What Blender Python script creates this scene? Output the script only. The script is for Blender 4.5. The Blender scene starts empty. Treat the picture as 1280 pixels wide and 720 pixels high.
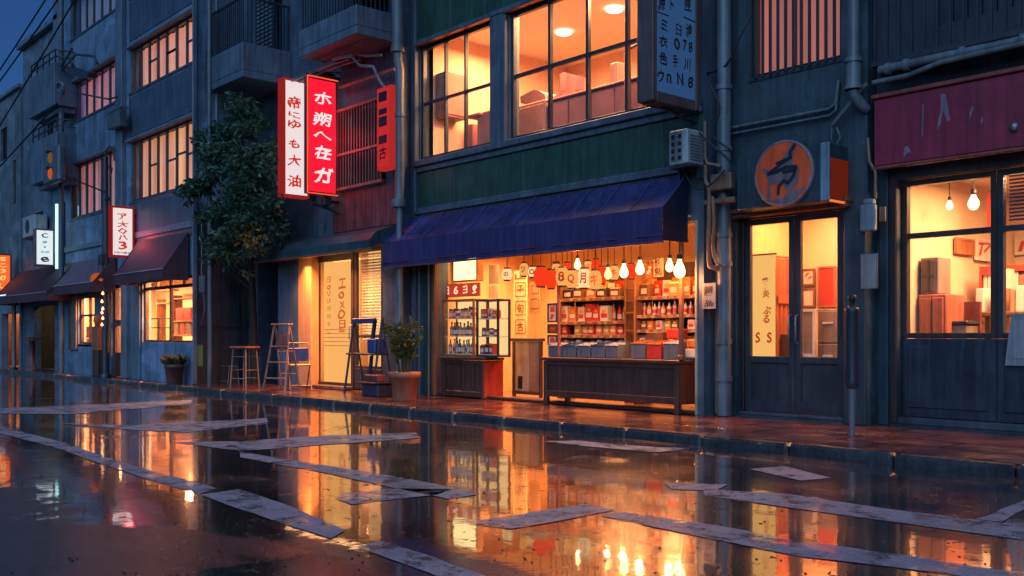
SKY_STRENGTH = .07
SUN_STRENGTH = 1.85
import bpy, math, random
from mathutils import Vector, Matrix
random.seed(7)
SC = bpy.context.scene
COL = SC.collection
R = math.radians

# ------------------------------------------------------------------ camera geometry
# X runs along the street (towards +X is nearer/right), Y is the distance across the road
# from the camera to the row of fronts, Z is up; the road lies at z = 0, the pavement at 0.09.
CAM_Z = 1.07
PAVE = 0.09
def ray(px):
    d = px - 640.0
    return -895.7 + .6656 * d, 798.7 + .7464 * d
def U(px, v):                      # street coordinate seen at column px on the plane Y = v
    a, b = ray(px)
    return a * v / b
def Zc(px, py, v):                 # height seen at pixel (px, py) on the plane Y = v
    a, b = ray(px)
    return CAM_Z + (420.0 - py) * v / b
def G(px, py, z=0.0):              # ground point
    a, b = ray(px)
    t = (z - CAM_Z) / (420.0 - py)
    return (a * t, b * t)

# ------------------------------------------------------------------ materials
MATS = {}
def srgb(r, g, b):
    def f(c):
        c /= 255.0
        return c / 12.92 if c <= .04045 else ((c + .055) / 1.055) ** 2.4
    return (f(r), f(g), f(b))
def _new(name):
    m = bpy.data.materials.new(name)
    m.use_nodes = True
    nt = m.node_tree
    nt.nodes.clear()
    out = nt.nodes.new('ShaderNodeOutputMaterial')
    return m, nt, out
def N(nt, kind, **kw):
    n = nt.nodes.new(kind)
    for k, v in kw.items():
        if k in n.inputs.keys():
            n.inputs[k].default_value = v
        else:
            setattr(n, k, v)
    return n
def L(nt, a, b):
    nt.links.new(a, b)
def ramp(nt, fac, stops):
    r = nt.nodes.new('ShaderNodeValToRGB')
    e = r.color_ramp.elements
    while len(e) < len(stops):
        e.new(.5)
    for i, (p, c) in enumerate(stops):
        e[i].position = p
        e[i].color = (c, c, c, 1) if isinstance(c, (int, float)) else (*c, 1)
    L(nt, fac, r.inputs['Fac'])
    return r
def surf(name, col, rough=.6, var=.35, scale=2.5, bump=.15, bscale=30., streak=.35, metal=0., spec=.5, coat=0.):
    """worn surface: base colour broken by noise and by vertical rain streaks of dirt"""
    if name in MATS:
        return MATS[name]
    m, nt, out = _new(name)
    p = N(nt, 'ShaderNodeBsdfPrincipled', Metallic=metal)
    p.inputs['Specular IOR Level'].default_value = spec
    p.inputs['Coat Weight'].default_value = coat
    p.inputs['Coat Roughness'].default_value = .12
    tc = N(nt, 'ShaderNodeTexCoord')
    n1 = N(nt, 'ShaderNodeTexNoise', Scale=scale, Detail=6.0, Roughness=.62)
    L(nt, tc.outputs['Object'], n1.inputs['Vector'])
    mp = N(nt, 'ShaderNodeMapping')
    mp.inputs['Scale'].default_value = (9, 9, .55)
    L(nt, tc.outputs['Object'], mp.inputs['Vector'])
    n2 = N(nt, 'ShaderNodeTexNoise', Scale=1.6, Detail=4.0, Roughness=.6)
    L(nt, mp.outputs['Vector'], n2.inputs['Vector'])
    r1 = ramp(nt, n1.outputs['Fac'], [(.3, 1 - var), (.7, 1 + var * .35)])
    r2 = ramp(nt, n2.outputs['Fac'], [(.38, 1 - streak), (.62, 1.)])
    mul = N(nt, 'ShaderNodeMath', operation='MULTIPLY')
    L(nt, r1.outputs['Color'], mul.inputs[0]); L(nt, r2.outputs['Color'], mul.inputs[1])
    mx = N(nt, 'ShaderNodeMix', data_type='RGBA', blend_type='MULTIPLY')
    mx.inputs[0].default_value = 1.
    mx.inputs[6].default_value = (*col, 1)
    L(nt, mul.outputs[0], mx.inputs[7])
    L(nt, mx.outputs[2], p.inputs['Base Color'])
    rr = N(nt, 'ShaderNodeMapRange')
    rr.inputs['To Min'].default_value = max(.03, rough - .14)
    rr.inputs['To Max'].default_value = min(1., rough + .14)
    L(nt, n1.outputs['Fac'], rr.inputs['Value'])
    L(nt, rr.outputs['Result'], p.inputs['Roughness'])
    if bump:
        n3 = N(nt, 'ShaderNodeTexNoise', Scale=bscale, Detail=3.0)
        L(nt, tc.outputs['Object'], n3.inputs['Vector'])
        b = N(nt, 'ShaderNodeBump', Strength=bump, Distance=.02)
        L(nt, n3.outputs['Fac'], b.inputs['Height'])
        L(nt, b.outputs['Normal'], p.inputs['Normal'])
    L(nt, p.outputs[0], out.inputs[0])
    MATS[name] = m
    return m
def render_wall(name, col, rough=.55):
    """old cement render: patched areas, hairline cracks, rain streaks and rusty runs"""
    m = surf(name, col, rough, var=.4, bump=.22, streak=.35)
    if m.get('patched'): return m
    m['patched'] = 1
    nt = m.node_tree
    p = next(n for n in nt.nodes if n.type == 'BSDF_PRINCIPLED')
    src = p.inputs['Base Color'].links[0].from_socket
    tc = N(nt, 'ShaderNodeTexCoord')
    mp = N(nt, 'ShaderNodeMapping'); mp.inputs['Scale'].default_value = (.55, .55, .8); L(nt, tc.outputs['Object'], mp.inputs['Vector'])
    n = N(nt, 'ShaderNodeTexNoise', Scale=1.0, Detail=9., Roughness=.58, Distortion=.8); L(nt, mp.outputs['Vector'], n.inputs['Vector'])
    r = ramp(nt, n.outputs['Fac'], [(.35, .72), (.47, 1.), (.56, 1.), (.575, 1.38), (.7, 1.25)])
    a = N(nt, 'ShaderNodeMix', data_type='RGBA', blend_type='MULTIPLY'); a.inputs[0].default_value = 1.
    L(nt, src, a.inputs[6]); L(nt, r.outputs['Color'], a.inputs[7])
    v = N(nt, 'ShaderNodeTexVoronoi', feature='DISTANCE_TO_EDGE', Scale=.7)
    dn = N(nt, 'ShaderNodeTexNoise', Scale=2.5, Detail=5.); L(nt, tc.outputs['Object'], dn.inputs['Vector'])
    ad = N(nt, 'ShaderNodeMix', data_type='RGBA', blend_type='ADD'); ad.inputs[0].default_value = .7
    L(nt, tc.outputs['Object'], ad.inputs[6]); L(nt, dn.outputs['Color'], ad.inputs[7]); L(nt, ad.outputs[2], v.inputs['Vector'])
    c = ramp(nt, v.outputs['Distance'], [(.0, .45), (.008, 1.)])
    b = N(nt, 'ShaderNodeMix', data_type='RGBA', blend_type='MULTIPLY'); b.inputs[0].default_value = .8
    L(nt, a.outputs[2], b.inputs[6]); L(nt, c.outputs['Color'], b.inputs[7])
    mp2 = N(nt, 'ShaderNodeMapping'); mp2.inputs['Scale'].default_value = (3.2, 3.2, .16); L(nt, tc.outputs['Object'], mp2.inputs['Vector'])
    n2 = N(nt, 'ShaderNodeTexNoise', Scale=1.3, Detail=6.); L(nt, mp2.outputs['Vector'], n2.inputs['Vector'])
    k = ramp(nt, n2.outputs['Fac'], [(.6, 0.), (.75, .55)])
    d = N(nt, 'ShaderNodeMix', data_type='RGBA'); L(nt, k.outputs['Color'], d.inputs[0])
    L(nt, b.outputs[2], d.inputs[6]); d.inputs[7].default_value = (.05, .034, .028, 1)
    L(nt, d.outputs[2], p.inputs['Base Color'])
    return m
def glow_paint(name, col, emit, k, rough=.5):  # paint with a weak emission of its own
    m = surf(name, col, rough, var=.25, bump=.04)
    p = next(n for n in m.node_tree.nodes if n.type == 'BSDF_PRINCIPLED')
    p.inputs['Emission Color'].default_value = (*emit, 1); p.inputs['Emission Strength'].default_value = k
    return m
def glow(name, col, strength):
    if name in MATS:
        return MATS[name]
    m, nt, out = _new(name)
    e = N(nt, 'ShaderNodeEmission', Strength=strength)
    e.inputs['Color'].default_value = (*col, 1)
    L(nt, e.outputs[0], out.inputs[0])
    MATS[name] = m
    return m
def blind_glow(name, c1, c2, strength, sx=7., sz=.25):
    """lit curtain: folds of the cloth let through more or less light"""
    if name in MATS:
        return MATS[name]
    m, nt, out = _new(name)
    tc = N(nt, 'ShaderNodeTexCoord')
    mp = N(nt, 'ShaderNodeMapping')
    mp.inputs['Scale'].default_value = (sx, 1, sz)
    L(nt, tc.outputs['Object'], mp.inputs['Vector'])
    n = N(nt, 'ShaderNodeTexNoise', Scale=1., Detail=3., Roughness=.55)
    L(nt, mp.outputs['Vector'], n.inputs['Vector'])
    r = ramp(nt, n.outputs['Fac'], [(.32, c1), (.68, c2)])
    e = N(nt, 'ShaderNodeEmission', Strength=strength)
    L(nt, r.outputs['Color'], e.inputs['Color'])
    d = N(nt, 'ShaderNodeBsdfDiffuse')
    d.inputs['Color'].default_value = (.4, .34, .28, 1)
    a = N(nt, 'ShaderNodeAddShader')
    L(nt, e.outputs[0], a.inputs[0]); L(nt, d.outputs[0], a.inputs[1])
    L(nt, a.outputs[0], out.inputs[0])
    MATS[name] = m
    return m
def glass(name='window_glass', tint=(1, 1, 1), refl=1.0):
    if name in MATS:
        return MATS[name]
    m, nt, out = _new(name)
    t = N(nt, 'ShaderNodeBsdfTransparent'); t.inputs['Color'].default_value = (*tint, 1)
    g = N(nt, 'ShaderNodeBsdfGlossy', Roughness=.03)
    g.inputs['Color'].default_value = (refl, refl, refl, 1)
    f = N(nt, 'ShaderNodeLayerWeight', Blend=.5)
    f5 = N(nt, 'ShaderNodeMath', operation='POWER'); f5.inputs[1].default_value = 5.
    L(nt, f.outputs['Facing'], f5.inputs[0])
    fa = N(nt, 'ShaderNodeMath', operation='MULTIPLY_ADD'); fa.inputs[1].default_value = .8; fa.inputs[2].default_value = .03
    L(nt, f5.outputs[0], fa.inputs[0])
    x = N(nt, 'ShaderNodeMixShader')
    L(nt, fa.outputs[0], x.inputs[0]); L(nt, t.outputs[0], x.inputs[1]); L(nt, g.outputs[0], x.inputs[2])
    L(nt, x.outputs[0], out.inputs[0])
    MATS[name] = m
    return m
def leafmat(name, c1, c2, scale=9.):
    if name in MATS:
        return MATS[name]
    m, nt, out = _new(name)
    tc = N(nt, 'ShaderNodeTexCoord')
    n = N(nt, 'ShaderNodeTexNoise', Scale=scale, Detail=2.)
    L(nt, tc.outputs['Object'], n.inputs['Vector'])
    r = ramp(nt, n.outputs['Fac'], [(.3, c1), (.7, c2)])
    p = N(nt, 'ShaderNodeBsdfPrincipled', Roughness=.38)
    L(nt, r.outputs['Color'], p.inputs['Base Color'])
    tr = N(nt, 'ShaderNodeBsdfTranslucent')
    L(nt, r.outputs['Color'], tr.inputs['Color'])
    x = N(nt, 'ShaderNodeMixShader', Fac=.3)
    L(nt, p.outputs[0], x.inputs[1]); L(nt, tr.outputs[0], x.inputs[2])
    L(nt, x.outputs[0], out.inputs[0])
    MATS[name] = m
    return m

# ------------------------------------------------------------------ mesh builder
class MB:
    def __init__(s):
        s.v, s.f, s.mi, s.sm = [], [], [], []
    def add(s, vs, fs, mi=0, smooth=False):
        b = len(s.v)
        s.v += [tuple(p) for p in vs]
        for f in fs:
            s.f.append(tuple(b + i for i in f)); s.mi.append(mi); s.sm.append(smooth)
        return s
    def box(s, x0, x1, y0, y1, z0, z1, mi=0, ch=0.0):
        if x0 > x1: x0, x1 = x1, x0
        if y0 > y1: y0, y1 = y1, y0
        if z0 > z1: z0, z1 = z1, z0
        if ch <= 0 or min(x1 - x0, y1 - y0, z1 - z0) < 2.2 * ch:
            vs = [(x, y, z) for z in (z0, z1) for y in (y0, y1) for x in (x0, x1)]
            fs = [(0, 2, 3, 1), (4, 5, 7, 6), (0, 1, 5, 4), (2, 6, 7, 3), (0, 4, 6, 2), (1, 3, 7, 5)]
            return s.add(vs, fs, mi)
        X, Y, Z = (x0, x1), (y0, y1), (z0, z1)
        vs, idx = [], {}
        for i in (0, 1):
            for j in (0, 1):
                for k in (0, 1):
                    sx, sy, sz = (1 - 2 * i) * ch, (1 - 2 * j) * ch, (1 - 2 * k) * ch
                    for a, p in (('x', (X[i], Y[j] + sy, Z[k] + sz)), ('y', (X[i] + sx, Y[j], Z[k] + sz)), ('z', (X[i] + sx, Y[j] + sy, Z[k]))):
                        idx[i, j, k, a] = len(vs); vs.append(p)
        fs = []
        I = lambda i, j, k, a: idx[i, j, k, a]
        for e in (0, 1):
            q = [(0, 0), (1, 0), (1, 1), (0, 1)]
            fs.append([I(e, a, b, 'x') for a, b in q]); fs.append([I(a, e, b, 'y') for a, b in q]); fs.append([I(a, b, e, 'z') for a, b in q])
        for a in (0, 1):
            for b in (0, 1):
                fs.append([I(0, a, b, 'y'), I(1, a, b, 'y'), I(1, a, b, 'z'), I(0, a, b, 'z')])
                fs.append([I(a, 0, b, 'x'), I(a, 1, b, 'x'), I(a, 1, b, 'z'), I(a, 0, b, 'z')])
                fs.append([I(a, b, 0, 'x'), I(a, b, 1, 'x'), I(a, b, 1, 'y'), I(a, b, 0, 'y')])
        for i in (0, 1):
            for j in (0, 1):
                for k in (0, 1):
                    fs.append([I(i, j, k, 'x'), I(i, j, k, 'y'), I(i, j, k, 'z')])
        return s.add(vs, fs, mi)
    def quad(s, a, b, c, d, mi=0):
        return s.add([a, b, c, d], [(0, 1, 2, 3)], mi)
    def tube(s, pts, r, n=8, mi=0, caps=True, r2=None, smooth=True):
        pts = [Vector(p) for p in pts]
        rs = [r + (0 if r2 is None else (r2 - r)) * i / max(1, len(pts) - 1) for i in range(len(pts))] if not isinstance(r, (list, tuple)) else list(r)
        ring, vs, fs = [], [], []
        up = None
        for i, p in enumerate(pts):
            t = (pts[min(i + 1, len(pts) - 1)] - pts[max(i - 1, 0)]).normalized()
            if up is None:
                up = Vector((0, 0, 1)) if abs(t.z) < .9 else Vector((1, 0, 0))
            a = t.cross(up).normalized(); up2 = a.cross(t).normalized(); up = up2
            for k in range(n):
                w = 2 * math.pi * k / n
                vs.append(p + (a * math.cos(w) + up2 * math.sin(w)) * rs[i])
        for i in range(len(pts) - 1):
            for k in range(n):
                k2 = (k + 1) % n
                fs.append((i * n + k, i * n + k2, (i + 1) * n + k2, (i + 1) * n + k))
        s.add(vs, fs, mi, smooth)
        if caps:
            s.add(vs[:n], [tuple(range(n))[::-1]], mi); s.add(vs[-n:], [tuple(range(n))], mi)
        return s
    def lathe(s, prof, c, n=16, mi=0, axis='z', smooth=True, squash=(1, 1), caps=True):
        vs, fs = [], []
        for r, h in prof:
            for k in range(n):
                w = 2 * math.pi * k / n
                x, y = r * math.cos(w) * squash[0], r * math.sin(w) * squash[1]
                if axis == 'z': vs.append((c[0] + x, c[1] + y, c[2] + h))
                elif axis == 'y': vs.append((c[0] + x, c[1] + h, c[2] + y))
                else: vs.append((c[0] + h, c[1] + x, c[2] + y))
        m = len(prof)
        for i in range(m - 1):
            for k in range(n):
                k2 = (k + 1) % n
                fs.append((i * n + k, i * n + k2, (i + 1) * n + k2, (i + 1) * n + k))
        s.add(vs, fs, mi, smooth)
        if caps and prof[0][0] > 1e-5: s.add(vs[:n], [tuple(range(n))[::-1]], mi)
        if caps and prof[-1][0] > 1e-5: s.add(vs[-n:], [tuple(range(n))], mi)
        return s
    def prism(s, poly, y0, y1, mi=0, plane='xz'):
        """outline given in a plane, extruded along the remaining axis from y0 to y1"""
        def P(p, w):
            return (p[0], w, p[1]) if plane == 'xz' else (w, p[0], p[1]) if plane == 'yz' else (p[0], p[1], w)
        n = len(poly)
        vs = [P(p, y0) for p in poly] + [P(p, y1) for p in poly]
        fs = [tuple(range(n))[::-1], tuple(range(n, 2 * n))] + [(i, (i + 1) % n, n + (i + 1) % n, n + i) for i in range(n)]
        return s.add(vs, fs, mi)
    def wall(s, x0, x1, z0, z1, yf, yb, holes, mi=0):
        xs = sorted({x0, x1, *[min(max(h[i], x0), x1) for h in holes for i in (0, 1)]})
        zs = sorted({z0, z1, *[min(max(h[i], z0), z1) for h in holes for i in (2, 3)]})
        def solid(i, k):
            if not (0 <= i < len(xs) - 1 and 0 <= k < len(zs) - 1): return False
            cx, cz = (xs[i] + xs[i + 1]) / 2, (zs[k] + zs[k + 1]) / 2
            return not any(h[0] < cx < h[1] and h[2] < cz < h[3] for h in holes)
        for i in range(len(xs) - 1):
            for k in range(len(zs) - 1):
                if not solid(i, k): continue
                a, b, c, d = xs[i], xs[i + 1], zs[k], zs[k + 1]
                s.quad((a, yf, c), (b, yf, c), (b, yf, d), (a, yf, d), mi)
                s.quad((b, yb, c), (a, yb, c), (a, yb, d), (b, yb, d), mi)
                if not solid(i - 1, k): s.quad((a, yb, c), (a, yf, c), (a, yf, d), (a, yb, d), mi)
                if not solid(i + 1, k): s.quad((b, yf, c), (b, yb, c), (b, yb, d), (b, yf, d), mi)
                if not solid(i, k - 1): s.quad((a, yb, c), (b, yb, c), (b, yf, c), (a, yf, c), mi)
                if not solid(i, k + 1): s.quad((a, yf, d), (b, yf, d), (b, yb, d), (a, yb, d), mi)
        return s
    def shell(s, x0, x1, y0, y1, z0, z1, mi=0, front=False):
        """closed sides, back and roof behind a front wall"""
        s.quad((x0, y1, z0), (x0, y0, z0), (x0, y0, z1), (x0, y1, z1), mi)
        s.quad((x1, y0, z0), (x1, y1, z0), (x1, y1, z1), (x1, y0, z1), mi)
        s.quad((x1, y1, z0), (x0, y1, z0), (x0, y1, z1), (x1, y1, z1), mi)
        s.quad((x0, y0, z1), (x1, y0, z1), (x1, y1, z1), (x0, y1, z1), mi)
        if front: s.quad((x0, y0, z0), (x1, y0, z0), (x1, y0, z1), (x0, y0, z1), mi)
        return s
    def glyphs(s, items, org, right, up, off=0.0, mi=0):
        """items: (character, centre right, centre up, width, height) on the plane org/right/up"""
        org, right, up = Vector(org), Vector(right), Vector(up)
        nrm = right.cross(up)
        for ch, cx, cz, w, h in items:
            vs, fs = glyph(ch)
            # hand-brushed: every character leans and swells a little differently
            rj = random.Random(ord(ch) * 31 + int(cz * 977)); sh, ro = rj.uniform(-.10, .10), rj.uniform(-.06, .06)
            vs = [(x + sh * y - ro * y + .035 * math.sin(7.1 * y + cz * 9) + .02 * math.sin(17 * x + 9 * y), y + ro * x + .12 * x * .5 + .03 * math.sin(6.3 * x + cx * 8) + .02 * math.sin(15 * y + 11 * x)) for x, y in vs]
            s.add([org + right * (cx + x * w) + up * (cz + y * h) + nrm * off for x, y in vs], fs, mi)
        return s
    def build(s, name, mats, parent=None, origin=None):
        if not isinstance(mats, (list, tuple)): mats = [mats]
        if parent is not None:
            org = WLOC[parent.name]
        elif origin is not None:
            org = Vector(origin)
        else:
            xs, ys, zs = zip(*s.v)
            org = Vector(((min(xs) + max(xs)) / 2, (min(ys) + max(ys)) / 2, min(zs)))
        me = bpy.data.meshes.new(name)
        me.from_pydata([Vector(p) - org for p in s.v], [], s.f)
        for m in mats: me.materials.append(m)
        for p, i, q in zip(me.polygons, s.mi, s.sm):
            p.material_index = i; p.use_smooth = q
        me.update()
        o = bpy.data.objects.new(name, me)
        COL.objects.link(o)
        if parent is None: o.location = org
        else: o.parent = parent
        WLOC[o.name] = org
        return o
WLOC = {}
def bend(pts, k=5):
    """smooth run of cable or pipe through the given points"""
    P = [Vector(p) for p in pts]; P = [P[0] * 2 - P[1]] + P + [P[-1] * 2 - P[-2]]; out = []
    for i in range(1, len(P) - 2):
        a, b, c, d = P[i - 1:i + 3]
        for j in range(k):
            t = j / k
            out.append(.5 * (2 * b + (c - a) * t + (2 * a - 5 * b + 4 * c - d) * t * t + (3 * b - a - 3 * c + d) * t ** 3))
    return out + [P[-2]]
GLYPH = {}
def glyph(ch):
    if ch in GLYPH: return GLYPH[ch]
    cu = bpy.data.curves.new('lettering', 'FONT'); cu.body = ch; cu.resolution_u = 3; cu.offset = .026
    o = bpy.data.objects.new('lettering', cu); COL.objects.link(o)
    bpy.context.view_layer.update()
    me = o.evaluated_get(bpy.context.evaluated_depsgraph_get()).to_mesh()
    vs = [(v.co.x, v.co.y) for v in me.vertices]
    fs = [tuple(p.vertices) for p in me.polygons]
    x0, x1 = min(p[0] for p in vs), max(p[0] for p in vs)
    y0, y1 = min(p[1] for p in vs), max(p[1] for p in vs)
    vs = [((x - (x0 + x1) / 2) / max(1e-4, x1 - x0), (y - (y0 + y1) / 2) / max(1e-4, y1 - y0)) for x, y in vs]
    bpy.data.objects.remove(o); bpy.data.curves.remove(cu)
    GLYPH[ch] = (vs, fs)
    return GLYPH[ch]
def tag(o, label, cat, group=None):
    o['label'] = label; o['category'] = cat
    if group: o['group'] = group
    return o
def thing(name, label, cat, loc, group=None):
    o = bpy.data.objects.new(name, None); COL.objects.link(o)
    o.location = loc; o.empty_display_size = .2
    WLOC[o.name] = Vector(loc)
    return tag(o, label, cat, group)
def kind(o, k):
    o['kind'] = k
    return o
def copy_tree(o, parent=None):
    c = o.copy(); COL.objects.link(c)
    if parent is not None: c.parent = parent
    for ch in o.children: copy_tree(ch, c)
    return c
def lamp(name, loc, power, col, parent=None, size=.5, size_y=None, rot=(0, 0, 0), kind_='AREA', spread=180):
    d = bpy.data.lights.new(name, kind_)
    d.energy = power; d.color = col
    if kind_ == 'AREA':
        d.size = size; d.spread = R(spread)
        if size_y: d.shape = 'RECTANGLE'; d.size_y = size_y
    else:
        d.shadow_soft_size = size
    o = bpy.data.objects.new(name, d); COL.objects.link(o)
    if parent is not None:
        o.parent = parent; o.location = Vector(loc) - WLOC[parent.name]
    else: o.location = loc
    o.rotation_euler = rot
    return o

GLASS = glass()
GLASS_DIM = glass('shopfront_glass', (.97, .97, .97), .8)
DARKMETAL = surf('dark_painted_metal', (.035, .042, .055), .38, bump=.05)
FRAME_BLUE = surf('blue_grey_frame_paint', (.07, .09, .12), .42, bump=.05)
FRAME_BROWN = surf('brown_frame_paint', (.06, .035, .03), .4, bump=.05)
STEEL = surf('galvanised_steel', (.3, .32, .34), .35, metal=.7, bump=.04)
BLACK = surf('black_rubber', (.012, .012, .014), .5, bump=.05)
WHITE = surf('white_enamel', (.72, .72, .7), .4, bump=.04, streak=.2)
PAPER = surf('paper', (.72, .66, .55), .7, bump=.0, streak=.05, var=.12)
INK = surf('ink', (.02, .02, .025), .6, bump=0, streak=0, var=.1)
REDINK = surf('red_ink', (.5, .06, .03), .6, bump=0, streak=0, var=.1)
PIPE = surf('grey_painted_pipe', (.14, .17, .2), .36, bump=.05)
RUST = surf('rusty_pipe', (.3, .15, .09), .5, bump=.2, var=.5)

def window(parent, x0, x1, z0, z1, y, cols=2, rows=1, fm=None, fw=.05, mw=.03, dep=.07, pane=None, curtain=None, cdep=.12, sill=None, name='window', hfrac=None, skip_rows=()):
    """one framed window with its glass, set with its face at Y = y; returns the frame"""
    fm = fm or DARKMETAL
    b = MB()
    b.box(x0, x0 + fw, y, y + dep, z0, z1, ch=.006); b.box(x1 - fw, x1, y, y + dep, z0, z1, ch=.006)
    b.box(x0 + fw, x1 - fw, y + .002, y + dep - .002, z0, z0 + fw, ch=.006); b.box(x0 + fw, x1 - fw, y + .002, y + dep - .002, z1 - fw, z1, ch=.006)
    cf = [i / cols for i in range(1, cols)] if isinstance(cols, int) else cols
    for f in cf:
        xx = x0 + (x1 - x0) * f
        b.box(xx - mw / 2, xx + mw / 2, y + .008, y + dep - .008, z0 + fw, z1 - fw, ch=.004)
    rf = hfrac if hfrac else [i / rows for i in range(1, rows)]
    for f in rf:
        zz = z0 + (z1 - z0) * f
        b.box(x0 + fw, x1 - fw, y + .013, y + dep - .013, zz - mw / 2, zz + mw / 2)
    fr = b.build(name, fm, parent)
    g = MB().box(x0 + fw * .6, x1 - fw * .6, y + dep * .5 - .003, y + dep * .5 + .003, z0 + fw * .6, z1 - fw * .6)
    g.build('pane', pane or GLASS, fr)
    if curtain:
        c = MB()
        n = max(8, int((x1 - x0) * 14)); vs, fs = [], []
        for i in range(n + 1):
            xx = x0 + (x1 - x0) * i / n
            yy = y + dep + cdep + .018 * math.sin(i * 1.9 + x0) + .01 * math.sin(i * .8)
            vs += [(xx, yy, z0), (xx, yy, z1)]
        for i in range(n): fs.append((2 * i, 2 * i + 2, 2 * i + 3, 2 * i + 1))
        c.add(vs, fs, 0, True)
        c.build('curtain', curtain, fr)
    if sill:
        MB().box(x0 - .06, x1 + .06, y - sill, y + .03, z0 - .07, z0 - .003, ch=.008).build('sill', fm if sill is True else FRAME_BLUE, fr)
    return fr
def room(parent, x0, x1, y0, y1, z0, z1, wallm, floorm=None, ceilm=None):
    """plastered inside of one lit room, open towards the street"""
    b = MB()
    b.quad((x0, y0, z0), (x0, y1, z0), (x0, y1, z1), (x0, y0, z1), 0)
    b.quad((x1, y1, z0), (x1, y0, z0), (x1, y0, z1), (x1, y1, z1), 0)
    b.quad((x0, y1, z0), (x1, y1, z0), (x1, y1, z1), (x0, y1, z1), 0)
    b.quad((x0, y0, z0), (x1, y0, z0), (x1, y1, z0), (x0, y1, z0), 1)
    b.quad((x0, y1, z1), (x1, y1, z1), (x1, y0, z1), (x0, y0, z1), 2)
    return b.build('interior', [wallm, floorm or wallm, ceilm or wallm], parent)
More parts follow.
